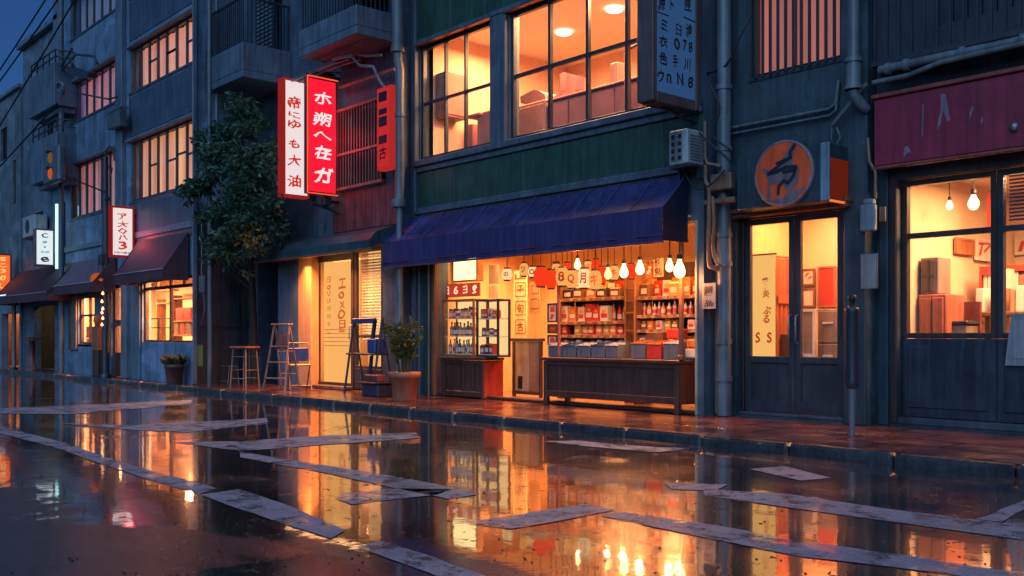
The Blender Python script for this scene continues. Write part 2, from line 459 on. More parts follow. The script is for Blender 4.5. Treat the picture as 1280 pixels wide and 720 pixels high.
# ------------------------------------------------------------------ road, kerb, pavement
KERB = 7.65
def road_material():
    m, nt, out = _new('wet_asphalt')
    tc = N(nt, 'ShaderNodeTexCoord')
    pos = tc.outputs['Object']
    sep = N(nt, 'ShaderNodeSeparateXYZ'); L(nt, pos, sep.inputs[0])
    # standing water: large soft noise; the strip nearest the camera (Y < 1.95) is drained and dry
    n1 = N(nt, 'ShaderNodeTexNoise', Scale=.55, Detail=7.0, Roughness=.66, Distortion=.5); L(nt, pos, n1.inputs['Vector'])
    n0 = N(nt, 'ShaderNodeTexNoise', Scale=2.2, Detail=5.0, Roughness=.6); L(nt, pos, n0.inputs['Vector'])
    wet0 = N(nt, 'ShaderNodeMath', operation='MULTIPLY_ADD'); wet0.inputs[1].default_value = .18; L(nt, n1.outputs['Fac'], wet0.inputs[2])
    wet = ramp(nt, wet0.outputs[0], [(.545, 0.), (.60, 1.)])
    edge = N(nt, 'ShaderNodeMath', operation='MULTIPLY_ADD'); edge.inputs[1].default_value = 1.0; 
    L(nt, n0.outputs['Fac'], edge.inputs[0]); L(nt, sep.outputs['Y'], edge.inputs[2])
    near = N(nt, 'ShaderNodeMapRange'); near.inputs['From Min'].default_value = 2.2; near.inputs['From Max'].default_value = 2.75
    L(nt, edge.outputs[0], near.inputs['Value'])
    L(nt, near.outputs['Result'], wet0.inputs[0])
    wmask = wet
    # aggregate
    vor = N(nt, 'ShaderNodeTexVoronoi', Scale=95.0); L(nt, pos, vor.inputs['Vector'])
    n2 = N(nt, 'ShaderNodeTexNoise', Scale=70.0, Detail=4.0); L(nt, pos, n2.inputs['Vector'])
    n3 = N(nt, 'ShaderNodeTexNoise', Scale=1.3, Detail=5.0); L(nt, pos, n3.inputs['Vector'])
    c = ramp(nt, n2.outputs['Fac'], [(.3, (.010, .012, .017)), (.75, (.05, .055, .066))])
    c2 = ramp(nt, n3.outputs['Fac'], [(.3, .55), (.7, 1.25)])
    mx = N(nt, 'ShaderNodeMix', data_type='RGBA', blend_type='MULTIPLY'); mx.inputs[0].default_value = 1
    L(nt, c.outputs['Color'], mx.inputs[6]); L(nt, c2.outputs['Color'], mx.inputs[7])
    p = N(nt, 'ShaderNodeBsdfPrincipled', IOR=1.75)
    L(nt, mx.outputs[2], p.inputs['Base Color'])
    rr = ramp(nt, n3.outputs['Fac'], [(.3, .13), (.7, .27)])
    L(nt, rr.outputs['Color'], p.inputs['Roughness'])
    ab = N(nt, 'ShaderNodeBump', Strength=.32, Distance=.005)
    hs = N(nt, 'ShaderNodeMath', operation='ADD'); L(nt, vor.outputs['Distance'], hs.inputs[0]); L(nt, n2.outputs['Fac'], hs.inputs[1])
    L(nt, hs.outputs[0], ab.inputs['Height']); L(nt, ab.outputs['Normal'], p.inputs['Normal'])
    # water film on top: almost a mirror, with faint ripples from the rain
    w = N(nt, 'ShaderNodeBsdfPrincipled', IOR=1.75)
    wr = ramp(nt, n3.outputs['Fac'], [(.34, .13), (.68, .26)]); L(nt, wr.outputs['Color'], w.inputs['Roughness'])
    w.inputs['Coat Weight'].default_value = 1.; w.inputs['Coat IOR'].default_value = 2.9
    wr2 = ramp(nt, n3.outputs['Fac'], [(.34, .012), (.52, .025), (.7, .065)]); L(nt, wr2.outputs['Color'], w.inputs['Coat Roughness'])
    wc = N(nt, 'ShaderNodeMix', data_type='RGBA', blend_type='MULTIPLY'); wc.inputs[0].default_value = 1
    L(nt, mx.outputs[2], wc.inputs[6]); wc.inputs[7].default_value = (.5, .5, .6, 1)
    L(nt, wc.outputs[2], w.inputs['Base Color'])
    rp = N(nt, 'ShaderNodeTexNoise', Scale=3.2, Detail=2.0); L(nt, pos, rp.inputs['Vector'])
    rp2 = N(nt, 'ShaderNodeTexNoise', Scale=17., Detail=1.0); L(nt, pos, rp2.inputs['Vector'])
    ra = N(nt, 'ShaderNodeMath', operation='MULTIPLY_ADD'); ra.inputs[1].default_value = .16
    L(nt, rp2.outputs['Fac'], ra.inputs[0]); L(nt, rp.outputs['Fac'], ra.inputs[2])
    rg = N(nt, 'ShaderNodeMath', operation='MULTIPLY_ADD'); rg.inputs[1].default_value = .035
    L(nt, n2.outputs['Fac'], rg.inputs[0]); L(nt, ra.outputs[0], rg.inputs[2])
    wb = N(nt, 'ShaderNodeBump', Strength=.10, Distance=.012)
    L(nt, rg.outputs[0], wb.inputs['Height']); L(nt, wb.outputs['Normal'], w.inputs['Normal']); L(nt, wb.outputs['Normal'], w.inputs['Coat Normal'])
    # specks of grit and leaf litter breaking the film
    sp = N(nt, 'ShaderNodeTexNoise', Scale=9.0, Detail=3.0, Roughness=.7); L(nt, pos, sp.inputs['Vector'])
    spk = ramp(nt, sp.outputs['Fac'], [(.62, 1.), (.645, 0.)])
    fm_ = N(nt, 'ShaderNodeMath', operation='MULTIPLY'); L(nt, wmask.outputs[0], fm_.inputs[0]); L(nt, spk.outputs['Color'], fm_.inputs[1])
    x = N(nt, 'ShaderNodeMixShader')
    L(nt, fm_.outputs[0], x.inputs[0]); L(nt, p.outputs[0], x.inputs[1]); L(nt, w.outputs[0], x.inputs[2])
    L(nt, x.outputs[0], out.inputs[0])
    return m
def paint_material():
    m, nt, out = _new('worn_road_paint')
    tc = N(nt, 'ShaderNodeTexCoord'); pos = tc.outputs['Object']
    n = N(nt, 'ShaderNodeTexNoise', Scale=4.5, Detail=8.0, Roughness=.72); L(nt, pos, n.inputs['Vector'])
    n2 = N(nt, 'ShaderNodeTexNoise', Scale=60., Detail=3.0); L(nt, pos, n2.inputs['Vector'])
    c = ramp(nt, n2.outputs['Fac'], [(.3, (.13, .16, .225)), (.7, (.27, .32, .42))])
    p = N(nt, 'ShaderNodeBsdfPrincipled', Roughness=.55, IOR=1.3)
    L(nt, c.outputs['Color'], p.inputs['Base Color'])
    b = N(nt, 'ShaderNodeBump', Strength=.5, Distance=.004); L(nt, n2.outputs['Fac'], b.inputs['Height']); L(nt, b.outputs['Normal'], p.inputs['Normal'])
    wn = N(nt, 'ShaderNodeTexNoise', Scale=2.1, Detail=4.0); L(nt, pos, wn.inputs['Vector'])
    wk = ramp(nt, wn.outputs['Fac'], [(.5, 0.), (.62, .9)]); L(nt, wk.outputs['Color'], p.inputs['Coat Weight']); p.inputs['Coat Roughness'].default_value = .09
    t = N(nt, 'ShaderNodeBsdfTransparent')
    k = ramp(nt, n.outputs['Fac'], [(.5, 1.), (.62, .2)])
    x = N(nt, 'ShaderNodeMixShader'); L(nt, k.outputs['Color'], x.inputs[0]); L(nt, t.outputs[0], x.inputs[1]); L(nt, p.outputs[0], x.inputs[2])
    L(nt, x.outputs[0], out.inputs[0])
    return m
def paving_material():
    m, nt, out = _new('wet_red_paving')
    tc = N(nt, 'ShaderNodeTexCoord'); pos = tc.outputs['Object']
    br = N(nt, 'ShaderNodeTexBrick', Scale=1.0)
    br.offset = .5
    br.inputs['Brick Width'].default_value = .95; br.inputs['Row Height'].default_value = .56
    br.inputs['Mortar Size'].default_value = .026; br.inputs['Mortar Smooth'].default_value = .3
    br.inputs['Color1'].default_value = (.17, .06, .048, 1); br.inputs['Color2'].default_value = (.125, .05, .045, 1)
    br.inputs['Mortar'].default_value = (.006, .005, .006, 1)
    L(nt, pos, br.inputs['Vector'])
    n = N(nt, 'ShaderNodeTexNoise', Scale=2.6, Detail=7.0, Roughness=.65); L(nt, pos, n.inputs['Vector'])
    n2 = N(nt, 'ShaderNodeTexNoise', Scale=55., Detail=3.0); L(nt, pos, n2.inputs['Vector'])
    v = ramp(nt, n.outputs['Fac'], [(.28, .5), (.72, 1.25)])
    mx = N(nt, 'ShaderNodeMix', data_type='RGBA', blend_type='MULTIPLY'); mx.inputs[0].default_value = 1
    L(nt, br.outputs['Color'], mx.inputs[6]); L(nt, v.outputs['Color'], mx.inputs[7])
    p = N(nt, 'ShaderNodeBsdfPrincipled', IOR=1.9)
    L(nt, mx.outputs[2], p.inputs['Base Color'])
    r = ramp(nt, n.outputs['Fac'], [(.42, .06), (.62, .26)])
    L(nt, r.outputs['Color'], p.inputs['Roughness'])
    h = N(nt, 'ShaderNodeMath', operation='MULTIPLY_ADD'); h.inputs[1].default_value = -5.
    L(nt, br.outputs['Fac'], h.inputs[0]); L(nt, n2.outputs['Fac'], h.inputs[2])
    b = N(nt, 'ShaderNodeBump', Strength=.35, Distance=.008); L(nt, h.outputs[0], b.inputs['Height']); L(nt, b.outputs['Normal'], p.inputs['Normal'])
    L(nt, p.outputs[0], out.inputs[0])
    return m
kind(MB().quad((-400, -400, -.05), (400, -400, -.05), (400, 400, -.05), (-400, 400, -.05)).build('ground', surf('bare_ground', (.05, .05, .055), .8), origin=(0, 0, 0)), 'structure')
kind(MB().quad((-90, -9, 0), (25, -9, 0), (25, KERB + .02, 0), (-90, KERB + .02, 0)).build('road', road_material(), origin=(0, 0, 0)), 'structure')
kind(MB().quad((-90, KERB + .13, PAVE), (25, KERB + .13, PAVE), (25, 14.5, PAVE), (-90, 14.5, PAVE)).build('pavement', paving_material(), origin=(0, 0, 0)), 'structure')
b = MB(); x = -90.
rk = random.Random(3)
while x < 24:
    dx = .98 + rk.uniform(-.02, .02); dz = rk.uniform(-.006, .006)
    b.box(x, x + dx - .012, KERB + rk.uniform(-.009, .009), KERB + .15, -.03, PAVE + .004 + dz, ch=.026)
    x += dx
kind(b.build('kerb', surf('wet_kerb_stone', (.06, .058, .068), .28, var=.5, scale=5, bump=.5, bscale=18), origin=(0, 0, 0)), 'structure')

PAINT = paint_material()
STRIPES = [
    [(-40, 522), (0, 533), (78, 553), (163, 582), (272, 611), (249, 618), (202, 605), (117, 577), (70, 560), (0, 542), (-40, 530)],
    [(251, 619), (300, 612), (365, 634), (432, 664), (415, 674), (355, 655), (300, 637)],
    [(446, 685), (477, 677), (540, 697), (600, 719), (690, 748), (620, 748), (535, 717)],
    [(300, 565), (369, 576), (474, 593), (543, 605), (597, 618), (564, 625), (491, 610), (404, 591), (300, 572)],
    [(216, 553), (300, 552), (400, 545), (520, 541), (525, 548), (410, 556), (330, 562), (300, 564)],
    [(70, 529), (163, 532), (240, 528), (334, 523), (334, 530), (230, 541), (170, 538)],
    [(0, 511), (62, 508), (240, 500), (240, 505), (90, 518), (0, 517)],
    [(418, 623), (430, 617), (500, 611), (565, 612), (545, 619), (470, 627), (440, 631)],
    [(592, 656), (600, 651), (690, 637), (732, 631), (768, 638), (700, 652), (640, 662)],
    [(750, 645), (769, 639), (843, 650), (900, 658), (1000, 677), (1133, 695), (1217, 709), (1330, 724), (1330, 742), (1193, 720), (1113, 709), (1000, 696), (900, 676), (820, 660)],
    [(880, 612), (983, 618), (1133, 640), (1233, 652), (1330, 664), (1330, 682), (1167, 660), (1000, 637), (880, 620)],
    [(1221, 650), (1280, 626), (1330, 608), (1345, 616), (1280, 637), (1252, 653)],
    [(830, 603), (860, 605), (910, 606), (895, 614), (840, 612)],
    [(937, 587), (980, 583), (1040, 598), (1000, 601)],
    [(680, 552), (720, 551), (780, 557), (862, 561), (820, 566), (740, 559)],
]
mk = MB()
for q in STRIPES:
    pts = [G(*p) for p in q]
    # densify and roughen the outline a little: the paint has crumbled at its edges
    out_ = []
    for i in range(len(pts)):
        a, c = Vector(pts[i]), Vector(pts[(i + 1) % len(pts)])
        k = max(1, int((c - a).length / .14))
        for j in range(k):
            w = a.lerp(c, j / k)
            out_.append((w.x + rk.uniform(-.009, .009), w.y + rk.uniform(-.006, .006), .004))
    mk.add(out_, [tuple(range(len(out_)))])
kind(mk.build('road_markings', PAINT, origin=(0, 0, 0)), 'structure')
# wet leaf bits and grit lying in the puddles
lm = MB(); rl = random.Random(17)
for i in range(330):
    px, py = rl.uniform(-60, 1340), 720 - 190 * rl.random() ** 1.6
    gx, gy = G(px, py)
    if gy > KERB - .1: continue
    r_ = rl.uniform(.003, .012) * (1.5 if rl.random() < .12 else 1); a0 = rl.uniform(0, 6.28); n = rl.choice((4, 5, 6)); zz = .0032
    st = rl.uniform(.35, .9)
    top_ = [(gx + r_ * rl.uniform(.6, 1) * math.cos(a0 + 6.283 * k / n), gy + st * r_ * rl.uniform(.6, 1) * math.sin(a0 + 6.283 * k / n), zz + rl.uniform(0, .0015)) for k in range(n)]
    lm.add(top_ + [(p[0], p[1], .0005) for p in top_], [tuple(range(n))] + [(k, n + k, n + (k + 1) % n, (k + 1) % n) for k in range(n)], rl.choice((0, 0, 1)))
kind(lm.build('wet_litter', [surf('wet_dark_leaf', (.03, .022, .016), .25, bump=0), surf('wet_pale_grit', (.22, .16, .12), .2, bump=0)], origin=(0, 0, 0)), 'stuff')

# ------------------------------------------------------------------ dusk sky, sun, camera
w = bpy.data.worlds.new('World'); SC.world = w; w.use_nodes = True
nt = w.node_tree; nt.nodes.clear()
wo = nt.nodes.new('ShaderNodeOutputWorld'); bg = nt.nodes.new('ShaderNodeBackground')
sky = nt.nodes.new('ShaderNodeTexSky'); sky.sky_type = 'NISHITA'; sky.sun_disc = False
SUN_EL, SUN_ROT = 10.0, 150.0
sky.sun_elevation = R(SUN_EL); sky.sun_rotation = R(SUN_ROT)
sky.altitude = 20; sky.air_density = 1.2; sky.dust_density = .6; sky.ozone_density = 4.0
tn = N(nt, 'ShaderNodeMix', data_type='RGBA', blend_type='MULTIPLY'); tn.inputs[0].default_value = 1.
tn.inputs[7].default_value = (.30, .52, 1.0, 1)
L(nt, sky.outputs[0], tn.inputs[6]); L(nt, tn.outputs[2], bg.inputs['Color']); bg.inputs['Strength'].default_value = SKY_STRENGTH
L(nt, bg.outputs[0], wo.inputs[0])
sd = bpy.data.lights.new('sun', 'SUN'); sd.energy = SUN_STRENGTH; sd.angle = R(70); sd.color = (.38, .66, 1.0)
so = bpy.data.objects.new('sun', sd); COL.objects.link(so)
so.rotation_euler = (R(52), 0, R(28)); so.location = (4, -6, 14)
cd = bpy.data.cameras.new('camera'); cam = bpy.data.objects.new('camera', cd); COL.objects.link(cam)
cam.location = (0, 0, CAM_Z)
cam.rotation_euler = (R(90), 0, math.atan2(.7464, .6656))
cd.sensor_width = 36; cd.lens = 36 * 1200 / 1280; cd.shift_y = 60 / 1280
cd.clip_start = .05; cd.clip_end = 1500
SC.camera = cam
SC.view_settings.view_transform = 'Standard'; SC.view_settings.look = 'None'
SC.view_settings.exposure = 0; SC.view_settings.gamma = 1
SC.view_settings.use_curve_mapping = False
try:
    SC.cycles.use_denoising = True; SC.cycles.use_light_tree = True
    SC.cycles.max_bounces = 8; SC.cycles.diffuse_bounces = 4; SC.cycles.glossy_bounces = 4; SC.cycles.transparent_max_bounces = 12
    SC.cycles.sample_clamp_indirect = 6; SC.cycles.caustics_reflective = False; SC.cycles.caustics_refractive = False
except Exception:
    pass
# ================================================================== right-hand shop under the crimson fascia
WARM = (1.0, .38, .135)
WALL_NAVY = render_wall('navy_grey_render', (.038, .058, .078))
WALL_TEAL = surf('dark_teal_render', (.032, .06, .08), .45, var=.4, bump=.2)
CREAM = surf('cream_plaster', (.76, .58, .40), .7, bump=.05, streak=0, var=.12)
CEIL = surf('pale_ceiling', (.8, .72, .58), .7, bump=.03, streak=0, var=.06)
WOODFLOOR = surf('brown_floor', (.22, .12, .07), .35, bump=.05)
REDWOOD = surf('red_lacquered_wood', (.52, .15, .09), .35, bump=.03)
DARKWOOD = surf('dark_brown_wood', (.085, .042, .03), .4, bump=.08, bscale=14)
MIDWOOD = surf('orange_brown_wood', (.3, .13, .055), .42, bump=.06)
GREYCAB = surf('grey_cabinet_paint', (.30, .23, .20), .45, bump=.03)
REDBOX = surf('red_card', (.5, .05, .03), .55, bump=.02, streak=.1)
PANEL_NAVY = surf('navy_door_panel', (.04, .054, .08), .32, var=.5, bump=.1, streak=.5)

VB = 10.1
xa, xb = -5.25, 1.2
t = thing('shop_building', 'dark building at the far right with a crimson fascia over a wide shop window', 'building', ((xa + xb) / 2, VB + 2, PAVE))
vw = 10.2
wx0, wx1 = U(1127, vw), 0.2
wz1 = Zc(1190, 218, vw)
b = MB(); b.wall(xa, xb, PAVE, 8.6, VB, VB + .24, [(wx0, wx1, PAVE + .02, wz1), (-4.6, .4, 4.35, 6.4)])
b.shell(xa, xb, VB + .24, 14.2, PAVE, 8.6)
b.build('wall', WALL_NAVY, t)
# plinth and narrow pilaster left of the window
MB().box(xa + .04, U(1112, VB), VB - .05, VB + .002, PAVE, 2.92, ch=.01).build('pilaster', WALL_TEAL, t)
room(t, wx0 - .1, wx1 + .3, VB + .25, 13.6, PAVE + .02, 2.95, CREAM, WOODFLOOR, CEIL)
# window bays: upper light, main pane and a solid panel below
bw = U(1246, vw) - wx0
zt, zr = Zc(1190, 290, vw), Zc(1190, 423, vw)
k = 0
bx = wx0
while bx < wx1 - .3:
    e = min(bx + bw, wx1)
    f = window(t, bx, e - .004, zr, wz1 - .01, vw, cols=1, fw=.06, mw=.06, dep=.09, fm=FRAME_BROWN if k == 0 else DARKMETAL, pane=GLASS_DIM, hfrac=[(zt - zr) / (wz1 - zr)])
    pn = MB().box(bx, e - .004, vw, vw + .08, PAVE + .1, zr - .004, ch=.008)
    pn.box(bx + .07, e - .08, vw - .012, vw + .02, PAVE + .2, zr - .08, ch=.01)
    pn.build('lower_panel', PANEL_NAVY, t)
    bx = e; k += 1
MB().box(wx0 - .02, wx1, vw - .08, vw + .1, PAVE + .02, PAVE + .096, ch=.01).build('threshold', FRAME_BLUE, t)
MB().box(wx0 - .07, wx0 - .004, VB - .02, vw + .08, PAVE + .03, wz1 + .05, ch=.008).build('window_jamb', FRAME_BROWN, t)
# slatted blind behind the second upper light
sb = MB(); s0 = wx0 + bw + .07
for i in range(13):
    zz = zt + .08 + i * (wz1 - zt - .12) / 13
    sb.box(s0, s0 + bw - .15, vw + .13, vw + .17, zz, zz + .018)
sb.build('slatted_blind', FRAME_BROWN, t)
# upstairs: shuttered wall behind a barred gallery, and pipes along its foot
c = MB()
for i in range(34):
    c.box(-4.6 + i * .148, -4.6 + i * .148 + .135, VB + .12, VB + .2, 4.35, 6.4)
c.build('shutter', surf('dark_blue_shutter', (.04, .055, .08), .4, bump=.05), t)
r_ = MB()
for i in range(40):
    xx = U(1094, 9.9) + i * .135
    if xx > .6: break
    r_.box(xx, xx + .022, 9.87, 9.895, 4.05, 5.35)
r_.tube([(U(1092, 9.9), 9.88, 5.02), (.7, 9.88, 5.02)], .028, 8); r_.tube([(U(1092, 9.9), 9.88, 5.36), (.7, 9.88, 5.36)], .03, 8)
r_.box(U(1092, 9.9), .7, 9.84, 10.09, 3.98, 4.05, ch=.008)
r_.build('railing', DARKMETAL, t)
c = MB()
c.tube([(U(1100, 9.85), 9.84, 3.93), (-4.6, 9.84, 3.93), (-3.9, 9.84, 3.92), (.9, 9.84, 3.92)], .05, 10)
c.tube([(U(1094, 9.85), 9.8, 3.80), (-4.75, 9.8, 3.80), (-4.4, 9.78, 3.86), (-3.8, 9.78, 3.87), (.9, 9.78, 3.87)], .03, 8)
for xx in (-4.98, -4.78, -4.2, -3.62, -3.55, -3.4, -3.3):
    c.lathe([(.065, -.03), (.07, 0), (.065, .03)], (xx, 9.84, 3.925), 12, axis='x')
c.build('pipe_run', PIPE, t)

# crimson fascia
fz0, fz1 = Zc(1185, 196, 9.85), Zc(1185, 107, 9.85)
fx0 = U(1092, 9.85)
f = thing('fascia_sign', 'long blank crimson fascia board with pale scratches over the right-hand shop window', 'sign', (fx0, 9.95, fz0))
MB().box(fx0, .9, 9.85, 10.095, fz0, fz1, ch=.012).build('board', surf('crimson_board', (.28, .02, .05), .45, var=.3, bump=.1, streak=.3), f)
e = MB().box(fx0 - .02, .93, 9.82, 10.095, fz1 + .003, fz1 + .05, ch=.01); e.box(fx0 - .02, .93, 9.825, 9.9, fz0 - .035, fz0 - .003, ch=.008)
e.build('edge_trim', surf('crimson_trim', (.3, .07, .06), .35), f)
m = MB()   # remains of old lettering
def Q(px, py): return Vector((U(px, 9.85), 9.846, Zc(px, py, 9.85)))
for poly in ([(1176, 118), (1182, 117), (1188, 150), (1184, 152), (1179, 138), (1176, 155), (1172, 163), (1173, 150), (1176, 140)], [(1212, 140), (1216, 131), (1217, 136), (1212, 151)], [(1130, 185), (1135, 182), (1140, 192), (1136, 190), (1130, 196)], [(1153, 130), (1155, 130), (1154, 170), (1152, 172)], [(1226, 150), (1229, 146), (1229, 152), (1226, 156)]):
    m.add([Q(*p) for p in poly], [tuple(range(len(poly)))])
m.build('worn_lettering', surf('faded_letter_paint', (.30, .17, .23), .6), f)
MB().lathe([(.0, -.05), (.035, -.045), (.045, -.02), (.045, .0)], (U(1268, 9.85), 9.85, Zc(1268, 159, 9.85)), 14, axis='y').build('stud', STEEL, f)

# things inside that shop
lz = 2.93
for px, py, r, v, lab in ((1217, 254, .062, 10.9, 'bigger glowing pendant bulb nearest the glass in the crimson shop'), (1187, 257, .04, 11.0, 'smaller glowing pendant bulb deeper inside the crimson shop')):
    cx, cz = U(px, v), Zc(px, py, v)
    p = thing('pendant_bulb', lab, 'pendant lamp', (cx, v, cz))
    MB().lathe([(0, -r * 1.25), (r * .6, -r * 1.08), (r, -r * .3), (r * .9, r * .35), (r * .45, r * 1.2), (r * .4, r * 1.5)], (cx, v, cz), 14).build('bulb', glow('warm_bulb_soft', (1, .72, .32), 4), p)
    MB().lathe([(r * .42, r * 1.5), (r * .48, r * 1.55), (r * .48, r * 2.3), (r * .2, r * 2.6)], (cx, v, cz), 10).build('socket', BLACK, p)
    MB().tube([(cx, v, cz + r * 2.5), (cx, v, lz)], .006, 6).build('cord', BLACK, p)
def pos(px, v): return U(px, v)
def simple(name, label, cat, mb, mats, group=None):
    o = mb.build(name, mats); return tag(o, label, cat, group)
v = 10.75
c0, c1 = -5.09, U(1183, v); zc = Zc(1160, 368, v)
ca = thing('storage_cabinet', 'tall red-brown cabinet in the left corner of the crimson shop', 'cabinet', ((c0 + c1) / 2, v + .25, PAVE + .02))
MB().box(c0, c1, v, v + .5, PAVE + .02, zc, ch=.012).build('carcass', REDWOOD, ca)
for i in (0, 1):
    d = MB().box(c0 + .03 + i * (c1 - c0 - .04) / 2, c0 + .01 + (i + 1) * (c1 - c0 - .04) / 2, v - .02, v - .002, PAVE + .1, zc - .04, ch=.006).build('door', REDWOOD, ca)
    MB().box((c0 + c1) / 2 - .06 + i * .1, (c0 + c1) / 2 - .04 + i * .1, v - .045, v - .021, .8, .95, ch=.005).build('handle', STEEL, d)
v2 = 10.8; zt2 = Zc(1158, 322, v2)
c2 = thing('glazed_cupboard', 'grey two-pane cupboard standing on the tall red-brown cabinet', 'cupboard', ((c0 + c1) / 2 - .1, v2 + .15, zc))
e1 = U(1173, v2)
MB().box(c0, e1, v2, v2 + .32, zc + .003, zt2, ch=.01).build('carcass', GREYCAB, c2)
d = MB(); d.box(c0 + .03, e1 - .03, v2 - .02, v2 - .002, zc + .03, zt2 - .03, ch=.006); d.build('door', surf('smoked_glass', (.12, .09, .08), .15, bump=0), c2)
d = MB(); d.box(c0 + .03, e1 - .03, v2 - .03, v2 - .021, (zc + zt2) / 2 - .012, (zc + zt2) / 2 + .012); d.box((c0 + e1) / 2 - .012, (c0 + e1) / 2 + .012, v2 - .034, v2 - .0215, zc + .03, zt2 - .03); d.build('glazing_bar', FRAME_BROWN, c2)
bv = 13.55
def framed(name, label, px0, px1, py0, py1, v, fcol, pic, frame=.025, dep=.04, art=None, cat='picture', group=None):
    if v == 'side':        # hung on the shop's left wall, facing along the street
        xs = -5.06; f = lambda p: ray(p)[1] * xs / ray(p)[0]
        y0, y1 = f(px0), f(px1); ym = (y0 + y1) / 2; tt = f((px0 + px1) / 2) / ray((px0 + px1) / 2)[1]
        z0, z1 = CAM_Z + (420 - py1) * tt, CAM_Z + (420 - py0) * tt
        o = thing(name, label, cat, (xs, ym, z0), group)
        fb = MB(); fb.box(xs - .03, xs, y0, y0 + frame, z0, z1); fb.box(xs - .03, xs, y1 - frame, y1, z0, z1); fb.box(xs - .03, xs - .001, y0 + frame, y1 - frame, z0, z0 + frame); fb.box(xs - .03, xs - .001, y0 + frame, y1 - frame, z1 - frame, z1)
        fb.build('frame', fcol, o)
        MB().box(xs - .028, xs - .01, y0 + frame * .8, y1 - frame * .8, z0 + frame * .8, z1 - frame * .8).build('print', pic, o)
        if art:
            a = MB()
            for q in art: a.add([(xs - .007, y0 + frame + (y1 - y0 - 2 * frame) * qx, z0 + frame + (z1 - z0 - 2 * frame) * qz) for qx, qz in q], [tuple(range(len(q)))])
            a.build('drawing', REDINK, o)
        return o
    x0, x1 = U(px0, v), U(px1, v); pm = (px0 + px1) / 2
    z0, z1 = Zc(pm, py1, v), Zc(pm, py0, v)
    o = thing(name, label, cat, ((x0 + x1) / 2, v + dep / 2, z0), group)
    fb = MB()
    fb.box(x0, x0 + frame, v, v + dep, z0, z1); fb.box(x1 - frame, x1, v, v + dep, z0, z1)
    fb.box(x0 + frame, x1 - frame, v + .001, v + dep, z0, z0 + frame); fb.box(x0 + frame, x1 - frame, v + .001, v + dep, z1 - frame, z1)
    fb.build('frame', fcol, o)
    MB().box(x0 + frame * .8, x1 - frame * .8, v + .012, v + dep - .004, z0 + frame * .8, z1 - frame * .8).build('print', pic, o)
    if art:
        a = MB(); W, H = x1 - x0 - 2 * frame, z1 - z0 - 2 * frame
        for q in art:
            a.add([(x0 + frame + W * qx, v + .009, z0 + frame + H * qz) for qx, qz in q], [tuple(range(len(q)))])
        a.build('drawing', REDINK, o)
    return o
ORANGEC = surf('orange_canvas', (.5, .17, .06), .7, bump=.05)
framed('wall_picture', 'plain orange square canvas on the back wall of the crimson shop', 1196, 1219, 298, 318, 'side', ORANGEC, ORANGEC, cat='picture')
framed('wall_picture', 'pale picture with dark angular brush strokes beside the orange canvas', 1221, 1241, 299, 326, 'side', PAPER, PAPER, art=[[(.1, .1), (.3, .2), (.45, .9), (.3, .8)], [(.5, .3), (.95, .75), (.9, .9), (.5, .5)], [(.1, .75), (.9, .85), (.9, .95), (.1, .9)]])
framed('wall_picture', 'boldly patterned orange and white picture at the right edge of the crimson shop', 1268, 1300, 296, 318, bv - .03, PAPER, PAPER, art=[[(.05, .1), (.25, .1), (.4, .9), (.2, .9)], [(.4, .5), (.6, .1), (.75, .1), (.55, .9)], [(.75, .9), (.95, .9), (.95, .2), (.85, .2)]])
v = 11.9; bxx = (U(1224, v), U(1246, v)); bz = (Zc(1235, 365, v), Zc(1235, 333, v))
o = thing('wall_box', 'red open box shelf with pale papers hung in the middle of the crimson shop', 'shelf', ((bxx[0] + bxx[1]) / 2, v + .1, bz[0]))
w = MB(); w.box(bxx[0], bxx[1], v + .2, v + .52, bz[0], bz[1]); w.box(bxx[0], bxx[0] + .025, v, v + .2, bz[0], bz[1]); w.box(bxx[1] - .025, bxx[1], v, v + .2, bz[0], bz[1]); w.box(bxx[0] + .025, bxx[1] - .025, v, v + .2, bz[0], bz[0] + .025); w.box(bxx[0] + .025, bxx[1] - .025, v, v + .2, bz[1] - .1, bz[1])
w.build('case', REDBOX, o)
q = MB(); zz = bz[0] + .03
for i in range(6): q.box(bxx[0] + .04 + i * .05, bxx[0] + .08 + i * .05, v + .03, v + .19, zz, zz + .2 + .02 * (i % 3))
q.build('papers', PAPER, o)
v = 11.8; rx = (U(1233, v), U(1245, v))
simple('wall_banner', 'narrow upright red banner board high beside the window mullion', 'banner', MB().box(rx[0], rx[1], v, v + .03, Zc(1239, 287, v), Zc(1239, 240, v), ch=.005), REDBOX)
# table with books, chair, bin
v = 11.3; tx0, tx1 = U(1203, v), U(1300, v); tz = Zc(1225, 390, v)
o = thing('side_table', 'orange wooden table along the back of the crimson shop', 'table', ((tx0 + tx1) / 2, v + .3, PAVE + .02))
MB().box(tx0, tx1, v, v + .6, tz - .05, tz, ch=.008).build('top', MIDWOOD, o)
for xx in (tx0 + .05, (tx0 + tx1) / 2, tx1 - .1):
    for yy in (v + .04, v + .5): MB().box(xx, xx + .05, yy, yy + .05, PAVE + .02, tz - .052).build('leg', MIDWOOD, o)
bkc = [PAPER, surf('rose_cover', (.5, .2, .14), .6), surf('tan_cover', (.45, .3, .16), .6)]
rb = random.Random(5)
lab3 = ['pale book standing on the orange table in the crimson shop', 'rose covered book standing on the orange table in the crimson shop', 'tan covered book standing on the orange table in the crimson shop']
xx = tx0 + .1; i = 0
while xx < tx1 - .15:
    wd = rb.uniform(.05, .11); hh = rb.uniform(.2, .3)
    bk = MB(); bk.box(xx, xx + wd, v + .12, v + .36, tz + .002, tz + hh, ch=.006); bk.box(xx + .008, xx + wd - .008, v + .125, v + .352, tz + hh - .004, tz + hh + .003)
    simple('book', lab3[i % 3], 'book', bk, bkc[i % 3], 'books on the orange table')
    xx += wd + rb.choice([.01, .012, .09]); i += 1
v = 11.0
